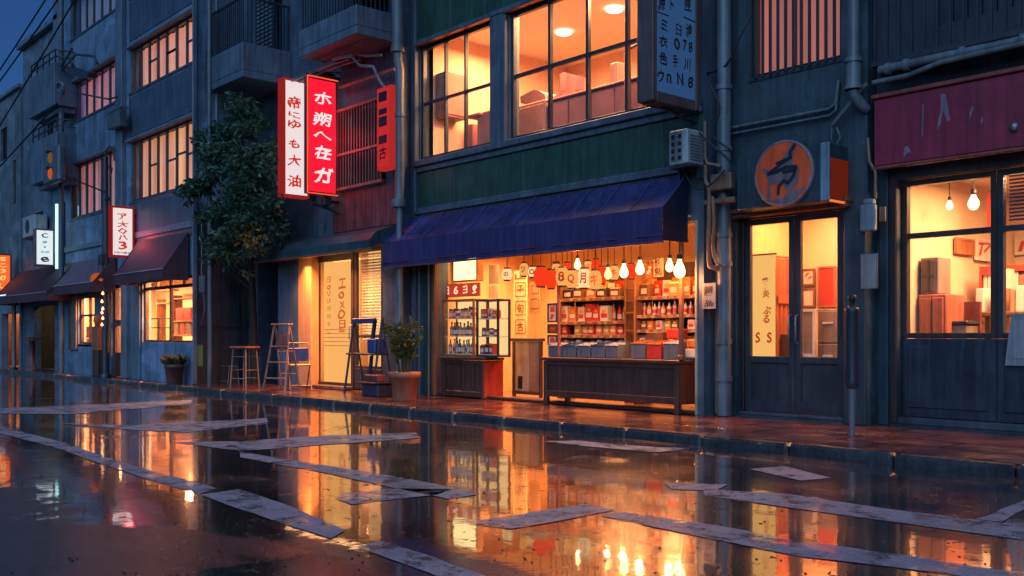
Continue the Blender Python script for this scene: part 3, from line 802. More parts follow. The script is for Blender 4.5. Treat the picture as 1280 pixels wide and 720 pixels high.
def office_chair(px, py, v, label, mat):
    cx = U(px, v); cz = Zc(px, py, v)
    o = thing('chair', label, 'chair', (cx, v, PAVE + .02))
    MB().box(cx - .2, cx + .2, v - .2, v + .2, .55, .62, ch=.02).build('seat', mat, o)
    MB().box(cx - .19, cx + .19, v + .2, v + .25, .7, cz, ch=.03).build('backrest', mat, o)
    for sx in (-.17, .15):
        for sy in (-.17, .17): MB().box(cx + sx, cx + sx + .03, v + sy, v + sy + .03, PAVE + .02, .55).build('leg', DARKMETAL, o)
    for sx in (-.15, .12): MB().box(cx + sx, cx + sx + .03, v + .205, v + .235, .6, .75).build('back_post', DARKMETAL, o)
office_chair(1194, 377, 11.0, 'dark red chair between cabinet and table in the crimson shop', surf('dark_red_vinyl', (.2, .05, .04), .4))
v = 10.9
bx0, bx1 = U(1186, v), U(1208, v)
o = thing('floor_bin', 'small grey lidded box low behind the main pane of the crimson shop', 'box', ((bx0 + bx1) / 2, v + .2, PAVE + .02))
MB().box(bx0, bx1, v, v + .4, PAVE + .02, Zc(1197, 406, v), ch=.015).build('body', GREYCAB, o)
MB().box(bx0 - .015, bx1 + .015, v - .015, v + .415, Zc(1197, 406, v) + .002, Zc(1197, 402, v) + .01, ch=.01).build('lid', DARKMETAL, o)
v = 12.2; sx0, sx1 = U(1250, v), U(1310, v)
sh = thing('book_shelf', 'red bookshelf seen through the right bay of the crimson shop', 'shelf', ((sx0 + sx1) / 2, v + .15, PAVE + .02))
for zz in (1.0, Zc(1265, 368, v), Zc(1265, 331, v)): MB().box(sx0, sx1, v, v + .3, zz - .08, zz, ch=.006).build('board', REDBOX, sh)
for xx in (sx0 - .03, sx1): MB().box(xx, xx + .03, v, v + .3, PAVE + .02, Zc(1265, 331, v) + .02).build('side_panel', REDBOX, sh)
xx = sx0 + .03; zz = Zc(1265, 368, v) + .002; i = 0
while xx < sx1 - .08:
    wd = rb.uniform(.04, .08)
    simple('book', ['pale book on the middle board of the red bookshelf', 'rose covered book on the middle board of the red bookshelf'][i % 2], 'book', MB().box(xx, xx + wd, v + .03, v + .25, zz, zz + rb.uniform(.22, .3), ch=.006).box(xx + .008, xx + wd - .008, v + .04, v + .24, zz + .1, zz + .2), bkc[i % 2], 'books on the red bookshelf')
    xx += wd + .006; i += 1
# grey notice board hung outside on the right bay
v = 10.12; nx0, nx1 = U(1260, v), U(1300, v)
o = thing('notice_board', 'grey notice panel hung on the right bay of the crimson shop front', 'notice board', ((nx0 + nx1) / 2, v, Zc(1270, 457, v)))
MB().prism([(nx0 + .03, Zc(1270, 392, v)), (nx1, Zc(1270, 392, v)), (nx1, Zc(1270, 457, v)), (nx0 - .03, Zc(1270, 457, v))], v, v + .04).build('board', surf('pale_grey_board', (.3, .33, .36), .5), o)
MB().box(nx0 + .06, nx1 - .02, v - .006, v - .001, Zc(1270, 448, v), Zc(1270, 400, v)).build('sheet', surf('grey_sheet', (.36, .4, .44), .6), o)
lt = thing('ceiling_light', 'flat round ceiling light inside the crimson shop', 'ceiling light', (-3.6, 11.6, 2.9))
MB().lathe([(.24, 0), (.24, -.03), (.2, -.05), (0, -.055)], (-3.6, 11.6, 2.945), 20).build('diffuser', glow('warm_diffuser', (1, .82, .5), 5), lt)
lamp('shop_light', (-3.7, 11.0, 2.84), 300, (1.0, .47, .20), lt, 1.2)

# ================================================================== building with the round emblem sign and double door
VD = 9.9
da, db = -7.22, -5.254
t = thing('door_building', 'narrow blue-grey building with a lit double door and a barred upper window', 'building', ((da + db) / 2, VD + 2, PAVE))
dv = 10.0
dx0, dx1 = U(926, dv), U(1060, dv)
dz1 = Zc(990, 263, dv)
ux0, ux1, uz0, uz1 = U(939, VD), U(1051, VD), Zc(990, 86, VD), 5.75
b = MB(); b.wall(da, db, PAVE, 8.9, VD, VD + .22, [(dx0, dx1, PAVE + .02, dz1), (ux0, ux1, uz0, uz1)])
b.shell(da, db, VD + .22, 14.0, PAVE, 8.9)
b.build('wall', render_wall('blue_grey_render', (.04, .074, .098)), t)
MB().box(dx1 + .03, db, VD - .05, VD + .002, PAVE, 2.45, ch=.01).build('pilaster', WALL_TEAL, t)
MB().box(da + .01, dx0 - .03, VD - .05, VD + .002, PAVE, 2.5, ch=.01).build('pilaster', WALL_TEAL, t)
lt_ = MB(); lt_.box(dx0 - .1, dx1 + .12, VD - .16, VD + .02, dz1 + .0, dz1 + .055, ch=.008); lt_.box(dx0 - .06, dx1 + .1, VD - .11, VD + .02, dz1 - .05, dz1 - .003, ch=.008)
lt_.build('door_lintel', surf('copper_trim', (.32, .14, .08), .35, metal=.3), t)
room(t, dx0 - .25, dx1 + .25, VD + .23, 11.75, PAVE + .02, 2.9, CREAM, WOODFLOOR, CEIL)
MB().box(dx0, dx1, dv - .06, dv + .14, PAVE + .02, PAVE + .06, ch=.008).build('threshold', FRAME_BLUE, t)
mid = U(993, dv); pz0, pz1 = Zc(990, 446, dv), Zc(990, 277, dv)
for i, (x0, x1) in enumerate(((dx0 + .06, mid - .004), (mid + .004, dx1 - .06))):
    d = MB(); fw = .075
    d.box(x0, x0 + fw, dv, dv + .06, PAVE + .065, dz1 - .06, ch=.006); d.box(x1 - fw, x1, dv, dv + .06, PAVE + .065, dz1 - .06, ch=.006)
    d.box(x0 + fw, x1 - fw, dv + .002, dv + .058, pz1, dz1 - .06, ch=.006); d.box(x0 + fw, x1 - fw, dv + .002, dv + .058, pz0 - .08, pz0, ch=.006)
    d.box(x0 + fw, x1 - fw, dv + .002, dv + .058, PAVE + .065, PAVE + .2, ch=.006); d.box(x0 + fw, x1 - fw, dv + .025, dv + .04, PAVE + .2, pz0 - .08)
    dd = d.build('door', surf('slate_door_paint', (.05, .055, .07), .35, bump=.06), t)
    MB().box(x0 + fw - .01, x1 - fw + .01, dv + .028, dv + .034, pz0 - .01, pz1 + .01).build('pane', GLASS, dd)
    hx = x1 - .04 if i == 0 else x0 + .04
    MB().tube([(hx, dv, .98), (hx, dv - .05, 1.0), (hx, dv - .05, 1.3), (hx, dv, 1.32)], .011, 6).build('handle', STEEL, dd)
jb = MB(); jb.box(dx0, dx0 + .055, dv - .02, dv + .1, PAVE + .065, dz1 - .056, ch=.006); jb.box(dx1 - .055, dx1, dv - .02, dv + .1, PAVE + .065, dz1 - .056, ch=.006); jb.box(dx0, dx1, dv - .022, dv + .1, dz1 - .056, dz1 - .052 + .03)
jb.build('door_frame', FRAME_BROWN, t)
f = window(t, ux0, ux1, uz0, uz1, VD + .06, cols=[.46], rows=1, fm=DARKMETAL, curtain=blind_glow('rose_blind', srgb(160, 72, 54), srgb(222, 112, 80), .62, 3, .2), cdep=.05)
g = MB(); n = 11
for i in range(n):
    xx = ux0 + .06 + (ux1 - ux0 - .14) * i / (n - 1)
    g.box(xx, xx + .03, VD - .035, VD - .012, uz0 - .02, uz1 + .02)
g.box(ux0 - .03, ux1 + .03, VD - .011, VD + .05, uz0 - .055, uz0 - .021, ch=.006); g.box(ux0, ux1, VD - .04, VD - .008, 5.18, 5.22)
g.build('window_bars', DARKMETAL, t)
# pipes
p = MB(); px_ = U(905, 9.72)
p.tube([(px_, 9.72, PAVE + .01), (px_, 9.72, 8.6)], .085, 14)
for zz in (.55, 1.0, 1.95, 2.3, 3.35, 4.1, 5.3): p.lathe([(.1, -.03), (.1, .03)], (px_, 9.72, zz), 14)
p.build('drainpipe', PIPE, t)
p = MB(); px2 = U(1067, 9.75)
z1 = Zc(1067, 112, 9.75); z2 = Zc(1067, 76, 9.75)
p.tube([(px2, 9.75, 8.6), (px2, 9.75, z2)], .062, 12); p.tube([(px2, 9.75, z2 + .04), (px2, 9.75, z1)], .085, 14)
p.tube([(px2, 9.75, z1), (px2, 9.76, z1 - .05), (px2 + .05, 9.83, z1 - .17), (px2 + .06, 9.9, z1 - .2)], .06, 12)
for zz in (z2, z1 + .02): p.lathe([(.1, -.02), (.1, .02)], (px2, 9.75, zz), 14)
p.build('drainpipe', PIPE, t)
p = MB()
for (py, r) in ((145, .022), (153, .016)):
    za = Zc(990, py, VD - .06)
    p.tube([(U(918, VD), VD - .05, za), (U(1040, VD), VD - .05, za), (U(1048, VD), VD - .05, za + .05), (U(1050, VD), VD - .03, za + .3)], r, 7)
p.tube([(U(1046, VD), VD - .1, Zc(1046, 156, 9.8)), (U(1070, VD), VD - .12, Zc(1070, 128, 9.8)), (U(1084, VD), VD - .12, Zc(1084, 110, 9.8)), (U(1091, VD), VD - .12, Zc(1091, 104, 9.8))], .026, 8)
p.tube([(U(1046, VD), VD - .1, Zc(1046, 156, 9.8)), (U(1043, VD), VD - .08, Zc(1043, 172, 9.8)), (U(1046, VD), VD - .06, Zc(1046, 186, 9.8)), (U(1054, VD), VD - .06, Zc(1054, 170, 9.8)), (U(1050, VD), VD - .07, Zc(1050, 158, 9.8))], .014, 6)
p.build('conduit', PIPE, t)
p = MB()     # bent pipes at the party wall
x0 = U(884, 9.55)
p.tube(bend([(x0, 9.52, 3.15), (x0, 9.52, 2.95), (x0 + .05, 9.52, 2.8), (x0 + .05, 9.52, 2.0), (x0 + .1, 9.52, 1.9), (x0 + .18, 9.56, 1.88)]), .028, 8)
p.tube(bend([(x0 + .12, 9.5, 2.75), (x0 + .14, 9.5, 2.4), (x0 + .12, 9.5, 2.15), (x0 + .18, 9.5, 1.95), (x0 + .26, 9.55, 1.9)]), .022, 8)
p.box(x0 - .02, x0 + .42, 9.5, 9.58, 2.66, 2.72, ch=.01); p.box(x0 + .06, x0 + .36, 9.52, 9.62, 2.82, 3.02, ch=.015)
p.build('conduit', RUST, t)
p = MB()
p.tube(bend([(x0 - .1, 9.45, 3.6), (x0 + .1, 9.44, 3.4), (x0 + .3, 9.6, 3.15), (x0 + .34, 9.62, 2.9)]), .012, 6)
p.tube(bend([(x0 - .25, 9.4, 3.1), (x0 - .05, 9.4, 2.85), (x0 + .15, 9.45, 2.9), (x0 + .3, 9.5, 3.05)]), .012, 6)
p.tube(bend([(x0 + .05, 9.45, 4.2), (x0 + .22, 9.5, 3.8), (x0 + .12, 9.5, 3.5), (x0 + .3, 9.6, 3.3)]), .012, 6)
p.tube(bend([(x0 + .5, 9.75, 4.9), (x0 + .42, 9.68, 4.7), (x0 + .2, 9.66, 4.35), (x0 - .1, 9.66, 4.3)]), .014, 6)
p.build('cable', BLACK, t)

# emblem sign box
sv = 9.494; sx1 = U(1036, sv); sx0 = U(921, sv); sz0, sz1 = Zc(1036, 250, sv), Zc(1036, 177, sv)
s = thing('emblem_sign', 'box sign over the double door carrying a round orange emblem', 'sign', ((sx0 + sx1) / 2, 9.7, sz0))
MB().box(sx0, sx1, sv, VD - .004, sz0, sz1, ch=.012).build('box', WALL_TEAL, s)
MB().box(sx1 - .1, sx1 + .006, sv - .008, sv + .02, sz0, sz1, ch=.006).build('corner_trim', surf('light_blue_trim', (.2, .3, .38), .4), s)
MB().box(sx1 + .002, sx1 + .014, sv + .03, VD - .02, sz0 + .01, sz1 - .17).build('side_panel', glow('glowing_side_panel', srgb(140, 46, 26), .42), s)  # side panel's orange is its own glow, though the sign is unlit
MB().box(sx1 + .002, sx1 + .022, sv + .01, VD - .01, sz0 - .015, sz0 + .008).build('glow_strip', glow('orange_strip', (1, .22, .05), .9), s)  # lower edge drawn as a glowing orange strip
cx, cz = U(979, sv - .04), Zc(979, 217, sv - .04); rd = .375
MB().lathe([(rd, .04), (rd, 0), (rd * .95, -.008), (rd * .93, 0.002)], (cx, sv - .046, cz), 40, axis='y', caps=False).build('ring', surf('grey_rose_ring', (.3, .2, .22), .5), s)
MB().lathe([(rd * .93, .003), (0, .003)], (cx, sv - .046, cz), 40, axis='y', caps=False).build('disc', glow_paint('glowing_orange_disc', (.55, .09, .02), (.5, .05, .01), .15), s)  # weak emission brightens the disc of an unlit sign
def E2(p): return (cx + p[0] * rd, sv - .05, cz + p[1] * rd)
gm = MB()
for poly in ([(-.75, .25), (-.35, .15), (-.1, .3), (.3, .85), (.45, .8), (.3, .3), (.55, .1), (.5, -.35), (.2, -.6), (-.05, -.25), (-.45, -.3), (-.4, -.7), (-.55, -.7), (-.5, -.1)], [(-.6, -.75), (0, -.72), (.35, -.55), (.75, -.45), (.4, -.85), (0, -.9)]):
    gm.add([E2(p) for p in poly], [tuple(range(len(poly)))])
gm.build('emblem_ground', surf('grey_rose_paint', (.2, .15, .18), .55), s)
bm_ = MB()
def stroke(pts, w):
    for a, c in zip(pts, pts[1:]):
        a, c = Vector(a), Vector(c); d = (c - a).normalized(); nn = Vector((-d.y, d.x)) * w
        a -= d * w * .5; c += d * w * .5
        q = [a + nn, a - nn, c - nn * .8, c + nn * .8]
        bm_.add([(cx + p_.x * rd, sv - .054 - len(bm_.f) * .0004, cz + p_.y * rd) for p_ in q], [(0, 1, 2, 3)])
stroke([(.4, .8), (.25, .6), (.28, .45), (.02, .35), (-.2, .2), (-.5, .05), (-.2, .08), (.1, .18), (.45, .15), (.38, -.1), (.2, -.3), (.05, -.22), (-.12, -.35), (-.15, -.6)], .055)
stroke([(-.2, .32), (.2, .42)], .05); stroke([(.02, .05), (.4, .05)], .05)
bm_.build('lettering', surf('navy_ink', (.012, .014, .03), .5), s)

# banner behind the left door leaf
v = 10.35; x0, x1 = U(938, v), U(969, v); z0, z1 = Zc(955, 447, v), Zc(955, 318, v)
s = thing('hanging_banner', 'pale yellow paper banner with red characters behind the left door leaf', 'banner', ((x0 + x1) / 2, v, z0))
MB().box(x0, x1, v, v + .008, z0, z1).build('sheet', glow('glowing_banner_paper', (1, .52, .14), .97), s)  # yellow room light on white paper, given as the sheet's own glow
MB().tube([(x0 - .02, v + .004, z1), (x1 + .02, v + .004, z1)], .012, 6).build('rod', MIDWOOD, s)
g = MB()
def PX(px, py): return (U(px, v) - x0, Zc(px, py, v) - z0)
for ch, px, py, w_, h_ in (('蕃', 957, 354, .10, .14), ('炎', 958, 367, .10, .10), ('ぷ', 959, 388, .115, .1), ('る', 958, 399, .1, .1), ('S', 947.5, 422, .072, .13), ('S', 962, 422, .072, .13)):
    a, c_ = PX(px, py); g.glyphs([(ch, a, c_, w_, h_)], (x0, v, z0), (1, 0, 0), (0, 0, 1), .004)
g.build('lettering', glow('glowing_red_ink', (.6, .05, .012), .8), s)  # ink glows as if light came through the paper
# furniture behind the right leaf
v = 11.2; x0, x1 = U(1022, v), U(1050, v); zt = Zc(1035, 386, v)
o = thing('filing_cabinet', 'brown-grey filing cabinet behind the right leaf of the double door', 'cabinet', ((x0 + x1) / 2, v + .25, PAVE + .02))
MB().box(x0, x1, v, v + .5, PAVE + .02, zt, ch=.01).build('carcass', GREYCAB, o)
for i in range(3):
    za = PAVE + .05 + i * (zt - PAVE - .06) / 3
    d = MB().box(x0 + .02, x1 - .02, v - .016, v - .002, za, za + (zt - PAVE - .06) / 3 - .02, ch=.005).build('drawer', GREYCAB, o)
    MB().box((x0 + x1) / 2 - .07, (x0 + x1) / 2 + .07, v - .03, v - .017, za + .24, za + .265).build('handle', WHITE, d)
v = 11.68; framed('wall_plaque', 'tall red plaque on the back wall above the filing cabinet', 1022, 1044, 333, 384, v, REDWOOD, REDBOX, art=None, cat='plaque')
framed('wall_picture', 'small pale picture over an orange band behind the right door leaf', 1002, 1018, 336, 357, 11.68, MIDWOOD, PAPER, art=[[(.2, .5), (.6, .8), (.5, .9), (.15, .7)], [(.5, .3), (.9, .5), (.9, .6), (.5, .5)]])
framed('wall_picture', 'cream blank picture low beside the tall red plaque', 1002, 1018, 360, 384, 11.68, MIDWOOD, PAPER)
v = 11.0; framed('glass_stand', 'narrow white framed stand with glass beside the filing cabinet', 1000, 1019, 386, 446, v, WHITE, GREYCAB, cat='display stand', frame=.04)
v = 11.3; x0, x1 = U(1046, v), U(1062, v)
o = thing('open_shelf', 'dark open shelf with red boxes right of the filing cabinet', 'shelf', ((x0 + x1) / 2, v + .15, PAVE + .02))
for i in range(5): MB().box(x0, x1, v, v + .3, PAVE + .02 + i * .27, PAVE + .05 + i * .27).build('board', DARKWOOD, o)
for xx in (x0 - .025, x1): MB().box(xx, xx + .024, v, v + .3, PAVE + .02, 1.35).build('side_panel', DARKWOOD, o)
for i in range(1, 4):
    zz = PAVE + .052 + i * .27
    bxx = MB().box(x0 + .03, x1 - .03, v + .04, v + .26, zz, zz + .17, ch=.006); bxx.box(x0 + .025, x1 - .025, v + .035, v + .265, zz + .172, zz + .2, ch=.005)
    simple('storage_box', ['', 'red lidded box on the lowest filled board of the dark open shelf', 'red lidded box on the middle board of the dark open shelf', 'red lidded box on the highest filled board of the dark open shelf'][i], 'box', bxx, REDBOX)
v = 11.9; office_chair(981, 418, 10.9, 'dark slatted chair seen low between the two door leaves', DARKWOOD)
# orange curtain behind the doors' middle
v = -7.16; x0, x1 = 11.02, 11.6; cu = MB(); vs, fs = [], []
for i in range(25):
    xx = x0 + (x1 - x0) * i / 24; yy = v + .03 + .025 * math.sin(i * 1.5)
    vs += [(yy, xx, PAVE + .05), (yy, xx, 2.1)]
for i in range(24): fs.append((2 * i, 2 * i + 2, 2 * i + 3, 2 * i + 1))
cu.add(vs, fs, 0, True); cu.tube([(v + .03, x0 - .03, 2.12), (v + .03, x1 + .03, 2.12)], .014, 6); cu.box(v + .06, v + .068, x0, x1, 1.5, 1.62)
simple('door_curtain', 'orange-red curtain with a dark band behind the middle of the double door', 'curtain', cu, surf('orange_curtain', (.5, .13, .05), .7, bump=0))
lt = thing('ceiling_light', 'round ceiling light inside the double door room', 'ceiling light', (-6.3, 11.0, 2.84))
MB().lathe([(.2, 0), (.2, -.03), (.16, -.045), (0, -.05)], (-6.3, 11.0, 2.895), 20).build('diffuser', glow('warm_diffuser', (1, .82, .5), 5), lt)
lamp('shop_light', (-6.3, 10.8, 2.8), 105, WARM, lt, .9)

# wall boxes and the short post on the pavement
v = 9.78; x0, x1 = U(1074, v), U(1093, v)
o = thing('meter_box', 'light blue-grey meter box on the pilaster right of the double door', 'meter box', ((x0 + x1) / 2, v + .05, Zc(1084, 289, v)))
MB().box(x0, x1, v, VD - .052, Zc(1084, 289, v), Zc(1084, 255, v), ch=.015).build('case', surf('meter_paint', (.2, .25, .3), .4), o)
MB().box(x0 + .03, x1 - .03, v + .02, v + .1, Zc(1084, 255, v) + .002, Zc(1084, 248, v), ch=.01).build('cap', surf('meter_paint', (.2, .25, .3), .4), o)
MB().tube([(x1 - .02, v + .06, Zc(1084, 248, v)), (x1 - .02, v + .06, Zc(1084, 215, v)), (x1 - .1, v + .08, Zc(1084, 200, v)), (x1 - .12, v + .08, Zc(1084, 170, v))], .018, 8).build('conduit', RUST, o)
MB().box(x1 + .03, x1 + .1, v + .04, VD - .052, Zc(1099, 277, v), Zc(1099, 258, v), ch=.008).build('side_box', RUST, o)
v = VD - .056; x0, x1 = U(1077, v), U(1096, v)
o = thing('wall_notice', 'blank pale notice sheet under the meter box', 'notice', ((x0 + x1) / 2, v, Zc(1086, 360, v)))
MB().box(x0, x1, v - .008, v, Zc(1086, 360, v), Zc(1086, 318, v)).build('sheet', surf('weathered_paper', (.3, .3, .31), .6), o)
MB().box(x0 - .012, x1 + .012, v - .003, v + .003, Zc(1086, 361, v), Zc(1086, 317, v)).build('backing', STEEL, o)
px, v = U(1065, 8.85), 8.85
o = thing('pavement_post', 'thin dark post with a thicker sleeve standing on the pavement before the double door', 'post', (px, v, PAVE))
MB().tube([(px, v, PAVE), (px, v, .55)], .028, 10, r2=.035).build('foot', PIPE, o)
MB().lathe([(.04, .55), (.062, .57), (.065, .62), (.06, 1.3), (.066, 1.31), (.066, 1.35), (.03, 1.36)], (px, v, 0), 14).build('sleeve', DARKMETAL, o)
MB().lathe([(.03, 1.36), (.03, 1.42), (.04, 1.43), (.04, 1.47), (.0, 1.49)], (px, v, 0), 10).build('cap', BLACK, o)
# ================================================================== green building with the open-fronted shop
VM = 9.6
ma, mb_ = -13.245, -7.226
GREEN = surf('dark_green_boards', (.03, .085, .06), .42, var=.35, bump=.12)
POST = surf('blue_grey_post', (.10, .135, .18), .45, var=.35, bump=.1)
t = thing('green_building', 'green panelled building with large lit upper windows over an open-fronted shop', 'building', ((ma + mb_) / 2, VM + 2.4, PAVE))
W1 = (U(525, VM), U(614.5, VM)); W2 = (U(637, VM), U(637, VM) + 3.02)
zs, ze = 4.02, 5.93
so0, so1, soz = U(548, VM), U(873, VM), 2.5
b = MB(); b.wall(ma, mb_, PAVE, 8.7, VM, VM + .2, [(W1[0], W1[1], zs, ze), (W2[0], W2[1], zs, ze), (so0, so1, PAVE, soz)])
b.shell(ma, mb_, VM + .2, 14.3, PAVE, 8.7)
b.build('wall', POST, t)
def boards(z0, z1, xa, xb, step):       # green boarding between the storeys, in separate sheets
    c = MB(); x = xa
    while x < xb - .05:
        e = min(x + step, xb)
        c.box(x + .004, e - .004, VM - .035, VM - .003, z0, z1, ch=.004); x = e
    c.build('green_boarding', GREEN, t)
boards(3.22, 3.80, ma + .14, mb_ - .02, .88)
boards(6.03, 7.3, ma + .14, mb_ - .02, .88)
boards(PAVE + .02, 2.6, ma + .3, so0 - .16, .5)
boards(PAVE + .02, 2.6, so1 + .02, mb_ - .09, .5)
c = MB()
c.box(ma + .1, mb_, VM - .1, VM - .001, 3.1, 3.16, ch=.01); c.box(ma + .1, mb_, VM - .06, VM - .001, 3.163, 3.215, ch=.008)
c.box(ma + .1, mb_, VM - .12, VM - .001, 3.90, 4.0, ch=.012); c.box(ma + .1, mb_, VM - .07, VM - .001, 3.81, 3.897, ch=.01)
c.box(ma + .1, mb_, VM - .08, VM - .001, 5.95, 6.02, ch=.01)
c.build('cornice', POST, t)
MB().box(ma + .01, ma + .13, VM - .09, VM - .001, PAVE, 8.6, ch=.01).build('corner_post', POST, t)
MB().box(W1[1] + .03, W2[0] - .03, VM - .07, VM - .001, 4.003, 5.947, ch=.01).build('window_pier', POST, t)
cr = MB(); cr.box(W1[0] - .06, W1[1] + .08, VM - .1, VM + .04, ze + .0, ze + .018); cr.box(W2[0] - .06, W2[1] + .06, VM - .1, VM + .04, ze, ze + .018)
cr.build('copper_flashing', surf('copper_trim', (.32, .14, .08), .35, metal=.3), t)
window(t, W1[0], W1[1], zs, ze, VM + .03, cols=[.34, .62], rows=2, fm=DARKMETAL, fw=.055, mw=.04, hfrac=[.5], dep=.08)
window(t, W2[0], W2[1], zs, ze, VM + .03, cols=[.27, .52, .76], rows=2, fm=DARKMETAL, fw=.055, mw=.05, hfrac=[.5], dep=.08)
# upstairs room
UPW = surf('peach_plaster', (.78, .50, .33), .7, bump=.02, streak=.05, var=.1)
room(t, ma + .25, mb_ - .1, VM + .205, 13.0, 3.5, 6.2, UPW, WOODFLOOR, CEIL)
for i, (px, py) in enumerate(((705, 40), (768, 11))):
    v = (6.19 - CAM_Z); a_, b_ = ray(px); vv = b_ * (6.19 - CAM_Z) / (420 - py)
    vv = min(vv, 12.6)
    lt = thing('ceiling_light', ['round white ceiling light nearer the dividing pier in the upper room', 'round white ceiling light nearer the hanging board sign in the upper room'][i], 'ceiling light', (U(px, vv), vv, 6.12))
    MB().lathe([(.13, .06), (.13, .05), (.11, .04), (0, .036)], (U(px, vv), vv, 6.115), 20).build('diffuser', glow('upper_lamp', (1, .86, .55), 9), lt)
    lamp('room_and_fill_light', ((-10.6, -8.7)[i], 10.15, 6.0), [115, 170][i], (1.0, .50, .22), lt, .8); lamp('room_and_fill_light', (U(px, vv), vv - .1, 6.05), [55, 160][i], (1.0, .60, .27), lt, .8)  # first lamp added near the window to light the furniture fronts
    if i == 0: lamp('room_and_fill_light', (-12.2, 10.6, 6.0), 105, (1.0, .42, .19), lt, .8)  # added fill lamp for the left window's end of the room
DUSTY = surf('dusty_rose_paint', (.46, .20, .15), .6, bump=.03, streak=.05)
DUSTY2 = surf('plum_paint', (.36, .13, .12), .6, bump=.03, streak=.05)
PINK = surf('pink_card', (.62, .25, .2), .6, bump=.02)
v = 10.35
def upbox(name, label, cat, px0, px1, py0, py1, mat, v, d=.5, lid=None, poly=None):
    x0, x1 = U(px0, v), U(px1, v); pm = (px0 + px1) / 2
    z1 = Zc(pm, py0, v); z0 = Zc(pm, py1, v)
    m = MB()
    if poly: m.prism([(U(a, v), Zc(a, q, v)) for a, q in poly], v, v + d)
    else:
        m.box(x0, x1, v, v + d, z0, z1, ch=.015); m.box(x0 + .03, x1 - .03, v - .012, v - .002, z0 + .04, z1 - .05, ch=.005)
    return tag(m.build(name, mat), label, cat)
zf = 3.502
x0, x1 = U(685, v), U(800, v)
zt = Zc(735, 112, v)
o = thing('long_sideboard', 'long plum sideboard standing behind the wide upper window', 'sideboard', ((x0 + x1) / 2, v + .3, zf))
MB().box(x0, x1, v, v + .6, zf, zt - .04, ch=.015).build('carcass', DUSTY2, o)
MB().box(x0 - .03, x1 + .03, v - .03, v + .62, zt - .037, zt, ch=.01).build('top', DUSTY2, o)
for i in range(4): MB().box(x0 + .02 + i * (x1 - x0) / 4, x0 - .02 + (i + 1) * (x1 - x0) / 4, v - .018, v - .002, zf + .1, zt - .08, ch=.008).build('door', DUSTY2, o)
x0, x1 = U(648, v), U(682, v); zt1 = Zc(665, 128, v)
o = thing('low_cabinet', 'dusty rose cabinet standing left of the long plum sideboard', 'cabinet', ((x0 + x1) / 2, v + .3, zf))
MB().box(x0, x1, v, v + .6, zf, zt1, ch=.015).build('carcass', DUSTY, o)
MB().box(x0 + .04, x1 - .04, v - .016, v - .002, zf + .1, zt1 - .06, ch=.006).build('door', DUSTY, o)
upbox('roofed_box', 'dark plum box with a peaked top on the dusty rose cabinet', 'box', 650, 682, 112, 129, DUSTY2, v + .05, .4, poly=[(651, 129), (650, 121), (659, 116), (667, 112), (673, 113), (681, 118), (682, 127)])
upbox('leaning_board', 'tilted pink board leaning on the long plum sideboard', 'board', 700, 727, 86, 112, PINK, v + .1, .06, poly=[(700.5, 112), (699.5, 93), (704, 90), (730, 97), (730, 112)])
upbox('paper_stack', 'low pale pink stack of papers on the long plum sideboard', 'papers', 691, 716, 113, 122, PINK, v + .02, .3, poly=[(690, 123), (699, 116), (716, 112), (716, 118)])
upbox('upright_box', 'narrow upright rose box on the right of the long plum sideboard', 'box', 762, 772, 78, 108, DUSTY, v + .1, .3)
upbox('tall_cabinet', 'tall dusty rose cabinet at the right of the left upper window', 'cabinet', 596, 630, 137, 215, DUSTY, 10.3, .6)
upbox('small_shelf', 'short plum shelf board ending at the tall dusty rose cabinet', 'shelf', 583, 600, 142, 146, DUSTY2, 10.25, .3)
upbox('upright_box', 'narrow plum box low beside the tall cabinet in the left upper window', 'box', 584, 590, 155, 200, DUSTY2, 10.5, .3)
o = MB(); xq = U(786, v - .2)
o.tube([(xq, v - .25, zf), (xq - .02, v - .25, 5.0), (xq + .02, v - .25, 5.06), (xq + .42, v - .25, 5.12)], .018, 6); o.tube([(xq + .1, v - .25, zf), (xq + .06, v - .25, 5.0)], .012, 6)
tag(o.build('clothes_rail', DARKMETAL), 'thin dark bent rail standing behind the wide upper window beside the hanging board sign', 'rail')
tag(MB().box(-12.985, -12.72, 9.84, 10.3, 4.75, 5.5, ch=.012).box(-12.719, -12.7, 9.87, 10.27, 4.79, 5.46, ch=.006).build('wall_cabinet', surf('rose_paint', (.5, .2, .14), .6)), 'dim rose hanging cupboard high on the left wall of the left upper window', 'cupboard')

# ---- shop room below
SHOPW = surf('amber_plaster', (.78, .52, .28), .65, bump=.05, streak=.1, var=.15)
room(t, so0 - .12, so1 + .1, VM + .205, 11.9, PAVE + .012, 2.75, SHOPW, surf('shop_floor', (.3, .16, .1), .35), CEIL)
j = MB(); j.box(so0 - .14, so0 - .003, VM - .05, VM + .2, PAVE, 2.5, ch=.012); j.box(so0 - .06, so0 + .0, VM - .075, VM - .052, PAVE, 2.5, ch=.006)
j.build('wooden_jamb', MIDWOOD, t)
j = MB(); j.box(so1 - .035, so1 - .002, VM - .03, VM + .19, PAVE, 2.5, ch=.006)
j.build('right_jamb', surf('cream_painted_wood', (.6, .48, .32), .5), t)
MB().box(so0, so1 - .04, VM + .0, VM + .16, PAVE + .004, PAVE + .05, ch=.01).build('threshold', DARKWOOD, t)
p = MB()
for px in (524, 536): p.tube([(U(px, VM - .1), VM - .1, PAVE), (U(px, VM - .1), VM - .1, 2.6)], .018, 8)
p.build('conduit', PIPE, t)

